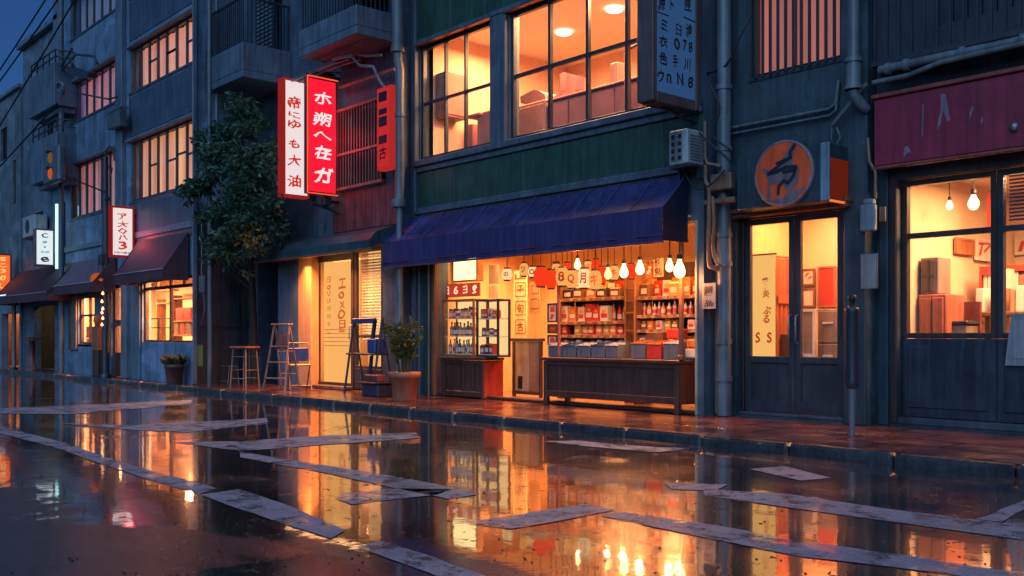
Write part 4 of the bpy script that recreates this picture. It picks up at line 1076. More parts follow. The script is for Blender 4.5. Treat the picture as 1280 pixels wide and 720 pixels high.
# ---- awning
ax0, ax1, af, az1, azf, azb = -13.36, -7.40, 9.03, 3.07, 2.625, 2.22
BLUEC = surf('ultramarine_canvas', (.036, .046, .165), .5, var=.5, scale=2.2, bump=.3, bscale=45, streak=.5)
a = thing('shop_awning', 'long ultramarine canvas awning over the open-fronted shop', 'awning', ((ax0 + ax1) / 2, 9.3, azb))
c = MB(); n = 22
vs, fs = [], []
for i in range(n + 1):
    x = ax0 + (ax1 - ax0) * i / n
    sag = -.022 * (i % 2) + .008 * math.sin(i * 2.1)
    for k in range(5):
        s_ = k / 4
        vs.append((x, VM - .11 + (af - VM + .11) * s_, az1 + (azf - az1) * s_ - .03 * math.sin(math.pi * s_) + sag * math.sin(math.pi * s_)))
for i in range(n):
    for k in range(4): fs.append((i * 5 + k, i * 5 + k + 1, (i + 1) * 5 + k + 1, (i + 1) * 5 + k))
c.add(vs, fs, 0, True)
c.build('canopy_sheet', BLUEC, a)
c = MB()
for i in range(0, n + 1, 2):
    x = ax0 + (ax1 - ax0) * i / n
    c.tube([(x, VM - .12 + (af - VM + .12) * s_, az1 + (azf - az1) * s_ - .03 * math.sin(math.pi * s_) + .012) for s_ in (0, .33, .66, 1)], .006, 5)
c.build('seam', surf('blue_seam', (.06, .08, .32), .5), a)
c = MB(); vs, fs = [], []
for i in range(n * 2 + 1):
    x = ax0 + (ax1 - ax0) * i / (2 * n)
    w_ = .013 * math.sin(i * 1.7) + .007 * math.sin(i * .6)
    vs += [(x, af + w_ * .3, azf), (x, af - .012 + w_, (azf + azb) / 2), (x, af + .0 + w_, azb)]
for i in range(n * 2):
    for k in (0, 1): fs.append((i * 3 + k, i * 3 + k + 1, (i + 1) * 3 + k + 1, (i + 1) * 3 + k))
c.add(vs, fs, 0, True)
c.build('valance', surf('ultramarine_valance', (.038, .032, .135), .6, var=.3, bump=.1, bscale=60), a)
c = MB(); c.tube([(ax0, af - .006, azb + .07), (ax1, af - .006, azb + .07)], .008, 5); c.box(ax0, ax1, af - .014, af + .014, azb - .03, azb - .002)
c.build('hem', surf('maroon_hem', (.2, .05, .09), .5), a)
for x in (ax0, ax1): MB().prism([(VM - .1, az1), (af, azf), (af, azb), (VM - .1, azb)], x - .006, x + .006, plane='yz').build('side_sheet', surf('dark_navy_canvas', (.012, .014, .05), .6), a)
c = MB(); c.box(ax0 + .02, ax1 - .02, af + .03, af + .06, azb + .02, azb + .05); c.tube([(ax0, VM - .1, az1 - .02), (ax1, VM - .1, az1 - .02)], .03, 8)
for x in (ax0 + .05, (ax0 + ax1) / 2, ax1 - .05): c.tube([(x, VM - .02, azb + .04), (x, af + .04, azb + .04)], .014, 6)
c.build('frame', DARKMETAL, a)
sf = MB(); sf.box(so0 - .1, ax1 - .02, af + .06, VM - .004, 2.55, 2.57)
sf.build('soffit', CEIL, a)

# ---- lights in the shop
MB().box(-12.0, -7.8, af + .1, af + .15, 2.515, 2.545, ch=.006).build('glow_tube', glow('awning_glow_tube', (1, .45, .18), 1.6), a)  # tube added to carry the fill lamp below
lamp('awning_fill_light', (-9.9, af + .25, 2.49), 34, (1, .27, .08), a, 4.4, .3, spread=130)  # fill lamp added to throw a red glow on the pavement
lt = thing('strip_light', 'long warm strip light fixed under the shop ceiling', 'strip light', (-9.2, 10.35, 2.66))
MB().box(-10.6, -7.8, 10.3, 10.4, 2.68, 2.745, ch=.01).build('housing', WHITE, lt)
MB().box(-10.55, -7.85, 10.315, 10.385, 2.655, 2.678, ch=.008).build('tube', glow('strip_tube', (1, .7, .34), 2.5), lt)
lamp('shop_light', (-9.8, 10.75, 2.64), 215, (1.0, .40, .13), lt, 4.6, 1.3, spread=130)
lt = thing('light_box', 'glowing pale yellow light box at the top left of the shop opening', 'light box', (-12.0, 9.95, 2.1))
lx0, lx1 = U(566, 9.95), U(596, 9.95)
MB().box(lx0, lx1, 9.96, 10.1, Zc(580, 352, 9.95), Zc(580, 318, 9.95), ch=.01).build('case', MIDWOOD, lt)
MB().box(lx0 + .03, lx1 - .03, 9.945, 9.958, Zc(580, 350, 9.95), Zc(580, 320, 9.95)).build('face', glow('lightbox_face', (1, .74, .32), 2.2), lt)
lamp('shop_light', (-11.7, 10.5, 2.62), 120, WARM, lt, 1.4, spread=130)
# bulbs along the front edge
def bulb(px, py, v, r, label, grp, st, kind_='a'):
    cx, cz = U(px, v), Zc(px, py, v)
    p = thing('hanging_bulb', label, 'light bulb', (cx, v, cz), grp)
    MB().lathe([(0, -r * 1.35), (r * .5, -r * 1.22), (r * .92, -r * .7), (r, -r * .1), (r * .78, r * .7), (r * .42, r * 1.45), (r * .36, r * 1.9)], (cx, v, cz), 16).build('glass_bulb', glow('bulb_glow_%d' % st, (1, .66, .25), st), p)
    MB().lathe([(r * .4, r * 1.9), (r * .48, r * 1.95), (r * .48, r * 2.6), (r * .2, r * 2.9)], (cx, v, cz), 10).build('socket', BLACK, p)
    MB().tube([(cx, v, cz + r * 2.8), (cx, v, 2.54)], .008, 6).build('cord', BLACK, p)
    lamp('bulb_light', (cx, v - .02, cz - r * 1.75), 6. * st, (1, .34, .11), p, .03, kind_='POINT')
bulb(849.5, 338, 9.36, .072, 'largest pear shaped bulb, hanging nearest the right end of the shop awning', None, 4)
bulb(837, 333, 9.5, .053, 'bulb hanging just behind the largest pear shaped bulb', None, 4)
bulb(800, 336, 9.36, .058, 'bright bulb hanging between the two shelf units at the shop front', None, 4)
bulb(780, 340, 9.36, .058, 'bulb with a long neck second from the left in the row of shop bulbs', None, 4)
bulb(760, 343, 9.36, .05, 'small dim amber bulb leftmost in the row of shop bulbs', None, 2)
bulb(722, 331, 9.7, .048, 'bulb tucked high among the paper lanterns', None, 4)

# paper lanterns
def lantern(px, py, v, r, h, mat, label, grp=None, glyphs=None):
    cx, cz = U(px, v), Zc(px, py, v)
    o = thing('paper_lantern', label, 'lantern', (cx, v, cz - h / 2), grp)
    prof = []
    for i in range(13):
        s_ = i / 12; rr = r * (math.sin(math.pi * (.12 + .76 * s_)) ** .5) * (1 + .025 * (-1) ** i)
        prof.append((rr, -h / 2 + h * s_))
    MB().lathe(prof, (cx, v, cz), 18).build('shade', mat, o)
    MB().lathe([(r * .62, -h / 2 - .02), (r * .62, -h / 2 + .015)], (cx, v, cz), 14).build('rim', BLACK, o); MB().lathe([(r * .62, h / 2 - .015), (r * .62, h / 2 + .02)], (cx, v, cz), 14).build('rim', BLACK, o)
    MB().tube([(cx, v, cz + h / 2), (cx, v, 2.54)], .006, 5).build('cord', BLACK, o)
    if glyphs:
        g = MB()
        # lettering follows the curve of the paper on the side facing the street
        for ch, gx, gz, w_, h_ in glyphs:
            vs, fs = glyph(ch); pts = []
            for x, y in vs:
                zz = gz + y * h_; s_ = (zz + h / 2) / h
                rr = r * (math.sin(math.pi * (.12 + .76 * min(1, max(0, s_)))) ** .5) * 1.03 + .004
                an = -math.pi / 2 + .6 + (gx + x * w_) / r
                pts.append((cx + rr * math.cos(an), v + rr * math.sin(an), cz + zz))
            g.add(pts, fs)
        g.build('lettering', surf('red_brush_ink', (.55, .06, .02), .6), o)
RED_L = glow('red_paper_lantern', (1, .05, .012), .95)
AMB_L = glow('amber_paper_lantern', (1, .42, .10), .95)
CRM_L = glow('cream_paper_lantern', (1, .68, .32), 1.0)
lantern(676, 346, 9.42, .105, .27, RED_L, 'plain red paper lantern leftmost over the long counter')
lantern(703, 346, 9.6, .095, .25, AMB_L, 'amber lantern with a red character 8, next to the front shop post', None, [('8', 0, 0, .09, .14)])
lantern(715, 349, 9.45, .09, .24, AMB_L, 'amber lantern with a red circle, between the one marked 8 and the cream one', None, [('Q', 0, 0, .09, .13)])
lantern(730, 348, 9.62, .10, .26, CRM_L, 'cream lantern with a red ring mark under the high bulb', None, [('月', 0, 0, .09, .15)])
lantern(744, 350, 9.5, .09, .25, AMB_L, 'amber lantern with red strokes, right of the cream ring lantern', None, [('キ', 0, 0, .1, .15)])
lantern(689, 349, 9.75, .09, .26, RED_L, 'dim red lantern with a pale edge, beside the plain red one')
lantern(752, 344, 9.9, .085, .23, RED_L, 'small red lantern at the back beside the dim amber bulb')
lantern(634, 343, 9.9, .085, .17, CRM_L, 'round cream paper lantern in front of the long poster', None, [('の', 0, 0, .07, .07)])
lantern(666, 340, 9.95, .075, .15, CRM_L, 'round cream lantern with a dark ring left of the red lantern', None, [('O', 0, 0, .08, .08)])
for i, (px, py, v, m_, lab, gl) in enumerate(((695, 338, 9.85, AMB_L, 'little amber lantern high behind the front shop post', 'ム'), (709, 337, 9.88, RED_L, 'little red lantern high behind the amber lantern with the character 8', None), (735, 335, 9.9, AMB_L, 'little amber lantern high behind the cream ring lantern', 'ラ'), (745, 333, 9.86, RED_L, 'little red lantern high above the amber lantern with red strokes', None), (768, 341, 9.92, AMB_L, 'little amber lantern between the two leading bulbs', 'キ'), (789, 339, 9.9, RED_L, 'little red lantern between two bright bulbs', None), (655, 337, 9.9, AMB_L, 'little amber lantern above the long cream poster', 'ツ'))):
    lantern(px, py, v, .07, .19, m_, lab, None, [(gl, 0, 0, .07, .1)] if gl else None)
# patterned cloth flags between the lanterns and bulbs
def cloth(px0, px1, py0, py1, v, mat, label, gl=None, name='hanging_cloth', cat='cloth flag', ink=None):
    x0, x1 = U(px0, v), U(px1, v); pm = (px0 + px1) / 2; z0, z1 = Zc(pm, py1, v), Zc(pm, py0, v)
    o = thing(name, label, cat, ((x0 + x1) / 2, v, z0))
    vs, fs = [], []
    for i in range(7):
        x = x0 + (x1 - x0) * i / 6; yy = v + .01 * math.sin(i * 1.4)
        vs += [(x, yy, z0), (x, yy, z1), (x, yy + .006, z0), (x, yy + .006, z1)]
    for i in range(6):
        a_, c_ = i * 4, i * 4 + 4
        fs += [(a_, c_, c_ + 1, a_ + 1), (c_ + 2, a_ + 2, a_ + 3, c_ + 3), (a_ + 1, c_ + 1, c_ + 3, a_ + 3), (c_, a_, a_ + 2, c_ + 2)]
    fs += [(0, 1, 3, 2), (24, 26, 27, 25)]
    MB().add(vs, fs).build('sheet', mat, o)
    MB().tube([(x0 - .01, v, z1), (x1 + .01, v, z1)], .008, 5).build('rod', DARKWOOD, o)
    if gl:
        g = MB(); W, H = x1 - x0, z1 - z0
        g.glyphs([(ch, W * gx, H * gz, W * gw, H * gh) for ch, gx, gz, gw, gh in gl], (x0, v - .011, z0), (1, 0, 0), (0, 0, 1), .004)
        g.build('lettering', ink or surf('red_brush_ink', (.55, .06, .02), .6), o)
TANC = surf('tan_cloth', (.55, .36, .18), .8, bump=.05)
cloth(817, 829, 322, 346, 9.9, TANC, 'tan cloth flag with dark characters between the bulbs', [('竹', .5, .72, .8, .4), ('見', .5, .27, .8, .4)], ink=INK)
cloth(808, 816, 328, 347, 9.95, surf('rust_cloth', (.35, .1, .04), .8), 'rust red cloth flag beside the tan one', [('ぶ', .5, .5, .8, .5)], ink=PAPER)
cloth(691, 699, 327, 352, 9.98, surf('rust_cloth', (.35, .1, .04), .8), 'rust red cloth flag with pale strokes behind the dim red lantern', [('文', .5, .6, .8, .4)], ink=PAPER)

# ---- shelf units
RND = random.Random(11)
def shelf_unit(name, label, px0, px1, v, d, ys, ztop, posts=True):
    x0, x1 = U(px0, v), U(px1, v); pm = (px0 + px1) / 2
    o = thing(name, label, 'shelf unit', ((x0 + x1) / 2, v + d / 2, PAVE + .014))
    zs_ = [Zc(pm, y, v) for y in ys]
    for z in zs_:
        sbd = MB().box(x0 + .03, x1 - .03, v, v + d, z - .05, z, ch=.006).build('shelf_board', MIDWOOD, o)
        tg = MB().box(x0 + .04, x1 - .04, v - .0008, v + .01, z - .049, z - .003, 1); xx = x0 + .06
        while xx < x1 - .12:
            tg.box(xx, xx + RND.uniform(.05, .08), v - .006, v - .001, z - .046 + RND.uniform(0, .006), z - .006); xx += RND.uniform(.1, .22)
        tg.build('price_tag', [surf('tag_card', (.5, .34, .2), .6, bump=0), MIDWOOD], sbd)
    for x in (x0, x1 - .03): MB().box(x, x + .03, v - .02, v + d, PAVE + .014, ztop, ch=.005).build('side_panel', MIDWOOD, o)
    MB().box(x0 + .03, x1 - .03, v + d, v + d + .02, .5, ztop).build('back_panel', DARKWOOD, o)
    return x0 + .04, x1 - .04, zs_
v1 = 10.5
la, lb, lz_ = shelf_unit('shelf_unit', 'orange-brown goods shelf under the lanterns behind the long counter', 697, 783, v1, .36, [372, 401.5, 418.5, 434], 1.98)
v2 = 10.35
ra, rb_, rz_ = shelf_unit('shelf_unit', 'orange-brown goods shelf under the bulbs behind the long counter', 793, 874, v2, .36, [369.5, 393, 411.5, 432], 2.1)
# goods: each kind built once, then copied
C = {'amber': surf('amber_goods', (.6, .28, .06), .3, bump=0), 'white': surf('white_card', (.75, .68, .55), .5, bump=0, streak=.05), 'red': surf('red_goods', (.55, .04, .025), .45, bump=0, streak=.05), 'orange': surf('orange_goods', (.65, .2, .03), .45, bump=0, streak=.05),
     'dark': surf('dark_goods', (.05, .035, .035), .4, bump=0), 'yellow': surf('yellow_goods', (.7, .42, .06), .45, bump=0), 'silver': surf('silver_goods', (.5, .48, .46), .3, metal=.5, bump=0), 'blue': surf('blue_goods', (.06, .12, .2), .4, bump=0), 'brown': surf('brown_goods', (.2, .09, .04), .4, bump=0)}
def m_packet(w, h, d=.1):
    b = MB()
    b.prism([(-w / 2, 0), (w / 2, 0), (w / 2 * .94, h * .05), (w / 2, h * .12), (w / 2, h * .86), (w / 2 * .93, h * .93), (w / 2, h), (-w / 2, h), (-w / 2 * .93, h * .93), (-w / 2, h * .86), (-w / 2, h * .12), (-w / 2 * .94, h * .05)], -d / 2, d / 2, 0)
    b.box(-w * .36, w * .36, -d / 2 - .006, -d / 2 + .004, h * .22, h * .5, 1, ch=.002); b.box(-w * .22, w * .22, -d / 2 - .006, -d / 2 + .004, h * .58, h * .76, 2, ch=.002)
    return b
def m_bottle(r, h):
    return MB().lathe([(r * .9, 0), (r, h * .04), (r, h * .5), (r * .92, h * .6), (r * .4, h * .74), (r * .36, h * .88)], (0, 0, 0), 12).lathe([(r * .44, h * .88), (r * .44, h)], (0, 0, 0), 10, 2).lathe([(r * 1.015, h * .14), (r * 1.015, h * .44)], (0, 0, 0), 12, 1)
def m_jar(r, h):
    return MB().lathe([(r * .92, 0), (r, h * .06), (r, h * .68), (r * .8, h * .78)], (0, 0, 0), 12).lathe([(r * .86, h * .78), (r * .88, h * .98), (r * .8, h)], (0, 0, 0), 12, 2).lathe([(r * 1.015, h * .2), (r * 1.015, h * .56)], (0, 0, 0), 12, 1)
def m_carton(w, h, d=.12):
    b = MB().box(-w / 2, w / 2, -d / 2, d / 2, 0, h * .86, ch=.004)
    b.prism([(-d / 2, h * .86), (d / 2, h * .86), (0, h)], -w / 2, w / 2, 0, plane='yz')
    b.box(-w * .34, w * .34, -d / 2 - .004, -d / 2 + .004, h * .2, h * .6, 1, ch=.002)
    return b
def goods(shape, body, x, y, z, name, label, cat, group, _c={}):
    key = (shape, body)
    if key not in _c:
        knd, a1, a2 = shape
        mb2 = {'packet': m_packet, 'bottle': m_bottle, 'jar': m_jar, 'carton': m_carton}[knd](a1, a2)
        lab2 = C['white'] if body not in ('white', 'silver') else C['red']
        o = mb2.build(name, [C[body], lab2, C['dark'] if knd in ('bottle', 'jar') else C['yellow']], origin=(0, 0, 0))
        _c[key] = o
    else:
        o = _c[key].copy(); COL.objects.link(o)
        o.name = name
    o.location = (x, y + RND.uniform(-.02, .02), z); o.rotation_euler = (0, 0, RND.uniform(-.14, .14)); o.scale = (RND.uniform(.86, 1.0), 1, RND.uniform(.82, 1.1))
    return tag(o, label, cat, group)
def row(xa, xb, y, z, shape, cols, where, noun, gap=.012, name=None, skip=.06):
    w = shape[1] * (2 if shape[0] in ('bottle', 'jar') else 1)
    x = xa + w / 2
    i = 0
    while x + w / 2 < xb:
        if RND.random() > skip:
            bcol = cols[i % len(cols)] if not callable(cols) else cols(i)
            goods(shape, bcol, x, y, z + .002, name or noun, '%s %s %s' % (bcol, noun, where), noun, '%s %s' % (noun + 's', where))
        x += w + gap + RND.uniform(0, gap); i += 1
row(la, lb, v1 + .12, lz_[0], ('carton', .2, .17), ['dark', 'brown', 'orange'], 'on the top board of the goods shelf under the lanterns', 'carton', .03)
row(la, lb, v1 + .1, lz_[1], ('packet', .15, .24), ['white', 'orange', 'white', 'red', 'red'], 'on the second board of the goods shelf under the lanterns', 'packet', .01)
row(la, lb, v1 + .1, lz_[2], ('packet', .125, .17), ['red', 'orange', 'yellow', 'orange'], 'on the third board of the goods shelf under the lanterns', 'packet', .012)
row(la, lb, v1 + .1, lz_[3], ('jar', .055, .13), ['white', 'dark', 'white'], 'on the lowest board of the goods shelf under the lanterns', 'jar', .02)
row(ra, rb_, v2 + .12, rz_[0], ('carton', .17, .2), ['brown', 'orange', 'yellow', 'orange'], 'on the top board of the goods shelf under the bulbs', 'carton', .05, skip=.1)
row(ra, rb_, v2 + .12, rz_[1], ('bottle', .036, .2), ['silver', 'amber', 'white'], 'on the second board of the goods shelf under the bulbs', 'bottle', .016)
row(ra, rb_, v2 + .12, rz_[2], ('packet', .12, .14), ['brown', 'orange', 'white', 'yellow'], 'on the third board of the goods shelf under the bulbs', 'packet', .014)
row(ra, rb_, v2 + .1, rz_[3], ('carton', .16, .16), ['brown', 'red'], 'on the lowest board of the goods shelf under the bulbs', 'carton', .03)
row(la, lb, v1 + .25, lz_[0], ('packet', .13, .26), ['red', 'amber', 'white'], 'standing behind on the top board of the goods shelf under the lanterns', 'packet', .02)
row(ra, rb_, v2 + .25, rz_[0], ('packet', .13, .27), ['amber', 'red', 'white', 'orange'], 'standing behind on the top board of the goods shelf under the bulbs', 'packet', .02)
row(la, lb, v1 + .25, lz_[1], ('bottle', .04, .27), ['amber', 'red'], 'standing behind on the second board of the goods shelf under the lanterns', 'bottle', .02)
# narrow middle rack between the units
def narrow_rack():
    va = 10.4; x0, x1 = U(783, va), U(792, va)
    o = thing('narrow_rack', 'narrow pigeonhole rack between the two goods shelves', 'rack', ((x0 + x1) / 2, va + .15, PAVE + .014))
    for y in (360, 375, 390, 412): MB().box(x0, x1, va, va + .3, Zc(787, y, va) - .02, Zc(787, y, va)).build('shelf_board', MIDWOOD, o)
    MB().box(x0, x1, va + .3, va + .32, .5, 2.0).build('back_panel', MIDWOOD, o)
narrow_rack()

# ---- long counter
def counter(name, label, x0, x1, y0, y1, zt, side, front=DARKWOOD, plinth=True):
    o = thing(name, label, 'counter', ((x0 + x1) / 2, (y0 + y1) / 2, PAVE + .0))
    MB().box(x0 - .03, x1 + .03, y0 - .04, y1, zt - .05, zt, ch=.01).build('top', DARKWOOD, o)
    f = MB(); n = max(3, int((x1 - x0) / .13)); z0 = PAVE + (.16 if plinth else .02)
    for i in range(n):
        a_ = x0 + .06 + (x1 - x0 - .12) * i / n; c_ = x0 + .06 + (x1 - x0 - .12) * (i + 1) / n
        f.box(a_ + .002, c_ - .002, y0 + .012, y0 + .03, z0, zt - .06, ch=.003)
    f.build('front_boards', front, o)
    fr = MB(); fr.box(x0, x1, y0 - .012, y0 + .01, zt - .11, zt - .053, ch=.005); zq = 0 if plinth else -.1; fr.box(x0, x1, y0 - .012, y0 + .01, PAVE + .12 + zq, PAVE + .21 + zq, ch=.006)
    fr.build('rail', front, o)
    MB().box(x1 - .02, x1, y0 + .012, y1, PAVE + .12 + zq, zt - .053, ch=.004).build('side_panel', side, o)
    MB().box(x0, x0 + .02, y0 + .012, y1, PAVE + .12, zt - .053, ch=.004).build('side_panel', side, o)
    for x in (x0 + .001, x1 - .071):
        for y in (y0 - .018, y1 - .07): MB().box(x, x + .07, y, y + .07, PAVE + .002, zt - .055, ch=.006).build('leg', front, o)
    return o
ca_, cb_ = U(680, 9.5), U(849, 9.5)
counter('long_counter', 'long dark brown panelled sales counter at the right of the shop front', ca_, cb_, 9.5, 9.98, .77, surf('red_brown_side', (.2, .05, .03), .4))
ct = .772
# bins of goods along the counter top
def bin_(px0, px1, py0, v, mat, label, fill, cat='display bin', d=.22, cnt=4):
    x0, x1 = U(px0, v), U(px1, v); z1 = Zc((px0 + px1) / 2, py0, v)
    o = thing('display_bin', label, cat, ((x0 + x1) / 2, v + d / 2, ct))
    w = MB(); w.box(x0, x1, v, v + .012, ct, z1 - .0, ch=.004); w.box(x0, x1, v + d - .012, v + d, ct, z1 + .06); w.box(x0, x0 + .012, v + .012, v + d - .012, ct, z1 + .02); w.box(x1 - .012, x1, v + .012, v + d - .012, ct, z1 + .02); w.box(x0 + .012, x1 - .012, v + .012, v + d - .012, ct, ct + .012)
    w.build('tray', mat, o)
    ed = MB().box(x0 - .004, x1 + .004, v - .006, v + .016, z1 + .001, z1 + .016, ch=.003); ed.build('edge', C[fill], o)
    pn = MB()
    for i in range(cnt): pn.box(x0 + .02 + i * (x1 - x0 - .03) / cnt, x0 + .012 + (i + .8) * (x1 - x0 - .03) / cnt, v + .04, v + d - .03, ct + .02, z1 + .03 + .015 * (i % 2))
    pn.build('contents', C[fill], o)
BLUEGREY = surf('blue_grey_tray', (.14, .17, .2), .5)
for i, (a_, c_) in enumerate(((685, 701), (703, 719), (721, 737), (739, 755), (757, 772))):
    bin_(a_, c_, 432.5, 9.62, BLUEGREY, ['first', 'second', 'third', 'fourth', 'fifth'][i] + ' blue-grey tray from the left end of the long counter', 'blue' if i % 2 else 'white')
bin_(788, 806, 430, 9.66, BLUEGREY, 'wide blue-grey bin with an orange edge right of the counter trays', 'orange')
bin_(808, 826, 431, 9.66, C['red'], 'red bin standing between two grey bins on the long counter', 'orange')
bin_(829, 848, 430, 9.66, BLUEGREY, 'wide blue-grey bin with a white edge beside the front right post', 'white')
v = 9.72
def stackbox(px0, px1, py0, py1, v, mat, label, cat='box', d=.2):
    x0, x1 = U(px0, v), U(px1, v); pm = (px0 + px1) / 2
    m = MB().box(x0, x1, v, v + d, Zc(pm, py1, v), Zc(pm, py0, v), ch=.008); m.box(x0 + .02, x1 - .02, v - .006, v - .001, Zc(pm, py1, v) + .02, Zc(pm, py0, v) - .02, 1)
    return tag(m.build('goods_box', [mat, mat]), label, cat)
stackbox(834, 850, 424, 447, 9.92, C['yellow'], 'yellow goods box behind the bin with the white edge')
stackbox(833, 848, 411, 423.8, 9.92, C['red'], 'bright red goods box on top of the yellow one')
stackbox(856, 871, 436, 448, 9.75, C['white'], 'white box of papers at the right end of the long counter')
stackbox(858, 871, 425, 435.8, 9.76, C['orange'], 'orange box stacked on the white box of papers')
stackbox(808, 828, 415, 430, 10.12, C['brown'], 'brown crate behind the red bin on the counter', d=.15)

# display case + picture cards at left end of left shelves
framed('picture_card', 'framed pale card with dark figures at the left end of the goods shelf', 684, 696, 379, 403, 10.2, DARKWOOD, PAPER, art=[[(.2, .55), (.8, .55), (.8, .9), (.2, .9)], [(.2, .1), (.5, .1), (.8, .4), (.3, .45)]], cat='card')
framed('picture_card', 'small framed brown card under the pale card by the goods shelf', 684, 696, 405, 417, 10.2, DARKWOOD, MIDWOOD, art=[[(.1, .2), (.9, .2), (.9, .7), (.1, .7)]], cat='card')
framed('picture_card', 'lowest small framed card with a dark round figure by the goods shelf', 684, 696, 418.5, 432, 10.2, DARKWOOD, PAPER, art=[[(.2, .2), (.8, .2), (.9, .5), (.7, .85), (.3, .85), (.1, .5)]], cat='card')
MB_post = thing('awning_prop', 'slim wooden post rising from the right end of the long counter to the awning', 'post', (U(852, 9.5), 9.5, .77))
x = U(852, 9.53); MB().box(x - .025, x + .025, 9.5, 9.55, .775, 2.548, ch=.006).build('shaft', MIDWOOD, MB_post)
MB().box(x - .04, x + .04, 9.485, 9.565, .772, .83, ch=.006).build('foot', MIDWOOD, MB_post)
o = thing('awning_prop', 'slim red-brown post with a pale cap near the lanterns', 'post', (U(698.5, 9.6), 9.6, .77))
x = U(698.5, 9.62); zt = Zc(698, 336, 9.62); MB().box(x - .02, x + .02, 9.6, 9.64, .772, zt, ch=.005).build('shaft', REDWOOD, o); MB().lathe([(.0, .07), (.03, .04), (.032, .0)], (x, 9.62, zt), 10).build('cap', PAPER, o)

# ---- left end: showcase on a counter
sa, sb_ = U(553, 9.55), U(605, 9.55)
LOWC = counter('low_counter', 'short dark counter with a bright red side under the glass cases', sa, sb_, 9.55, 9.95, .74, surf('bright_red_panel', (.55, .05, .03), .45), plinth=False)
def case(name, label, x0, x1, y0, y1, z0, z1, fm, rows_, shelfmat=PAPER):
    o = thing(name, label, 'display case', ((x0 + x1) / 2, (y0 + y1) / 2, z0))
    fb = MB(); q = .03
    for x in (x0, x1 - q):
        for y in (y0, y1 - q): fb.box(x, x + q, y, y + q, z0, z1)
    for z in (z0, z1 - q):
        fb.box(x0 + q, x1 - q, y0 + .001, y0 + q - .001, z + .001, z + q - .001); fb.box(x0 + q, x1 - q, y1 - q + .001, y1 - .001, z + .001, z + q - .001)
        fb.box(x0 + .001, x0 + q - .001, y0 + q, y1 - q, z + .001, z + q - .001); fb.box(x1 - q + .001, x1 - .001, y0 + q, y1 - q, z + .001, z + q - .001)
    fb.build('frame', fm, o)
    MB().box(x0 + q, x1 - q, y1 - .012, y1 - .006, z0 + q, z1 - q).build('back', glow('lit_case_back', (1, .60, .24), 1.15), o)
    MB().box(x0 + q, x1 - q, y0 + .01, y0 + .014, z0 + q, z1 - q).build('pane', GLASS, o)
    MB().box(x1 - .014, x1 - .01, y0 + q, y1 - q, z0 + q, z1 - q).build('pane', GLASS, o)
    MB().box(x0 + .01, x0 + .014, y0 + q, y1 - q, z0 + q, z1 - q).build('pane', GLASS, o)
    zs2 = [z0 + q + (z1 - z0 - 2 * q) * i / rows_ for i in range(rows_)]
    for z in zs2: MB().box(x0 + q, x1 - q, y0 + .03, y1 - .03, z, z + .012).build('shelf', shelfmat, o)
    return [z + .012 for z in zs2]
cz0, cz1 = .742, Zc(570, 374, 9.6)
e0, e1 = U(553, 9.62), U(592, 9.62)
zz = case('glass_case', 'pale lit glass case of bottles and jars on the short counter', e0, e1, 9.62, 9.93, cz0, cz1, MIDWOOD, 3)
row(e0 + .05, e1 - .05, 9.74, zz[0], ('bottle', .034, .24), ['amber', 'silver', 'amber', 'brown'], 'on the bottom shelf of the pale glass case', 'bottle', .006, skip=.02)
row(e0 + .05, e1 - .05, 9.74, zz[1], ('bottle', .036, .22), ['orange', 'brown', 'red', 'amber'], 'on the middle shelf of the pale glass case', 'bottle', .008, skip=.02)
row(e0 + .05, e1 - .05, 9.74, zz[2], ('jar', .045, .17), ['orange', 'red', 'white', 'amber'], 'on the top shelf of the pale glass case', 'jar', .005, skip=.02)
g0, g1 = U(595, 9.56), U(629, 9.56)
zz = case('glass_case', 'dark framed glass case standing out at the right end of the short counter', g0, g1 - .12, 9.56, 9.82, .745, Zc(610, 374, 9.56), DARKMETAL, 3)
row(g0 + .05, g1 - .17, 9.66, zz[0], ('carton', .1, .17), ['red', 'dark', 'red'], 'on the bottom shelf of the dark framed case', 'carton', .008, skip=0)
row(g0 + .05, g1 - .17, 9.66, zz[1], ('jar', .04, .13), ['brown', 'orange', 'white'], 'on the middle shelf of the dark framed case', 'jar', .006, skip=0)
row(g0 + .05, g1 - .17, 9.66, zz[2], ('packet', .09, .14), ['orange', 'red', 'white'], 'on the top shelf of the dark framed case', 'packet', .008, skip=0)
# red letter board above
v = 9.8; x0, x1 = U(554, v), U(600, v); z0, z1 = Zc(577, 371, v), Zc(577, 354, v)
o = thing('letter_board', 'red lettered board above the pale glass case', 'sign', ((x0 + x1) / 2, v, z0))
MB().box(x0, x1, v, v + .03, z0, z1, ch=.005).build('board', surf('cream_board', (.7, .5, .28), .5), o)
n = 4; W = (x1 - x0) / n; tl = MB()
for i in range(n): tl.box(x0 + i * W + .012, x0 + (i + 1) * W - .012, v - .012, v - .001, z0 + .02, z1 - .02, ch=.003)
tl.build('tile', glow('glowing_red_tile', (1, .06, .02), .6), o)  # tiles glow to brighten a board that stands in shade
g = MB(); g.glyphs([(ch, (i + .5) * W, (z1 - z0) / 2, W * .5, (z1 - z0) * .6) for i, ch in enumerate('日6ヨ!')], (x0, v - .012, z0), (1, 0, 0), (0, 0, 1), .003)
g.build('lettering', glow('glowing_pale_letter', (1, .8, .5), .95), o)  # letters glow along with the tiles
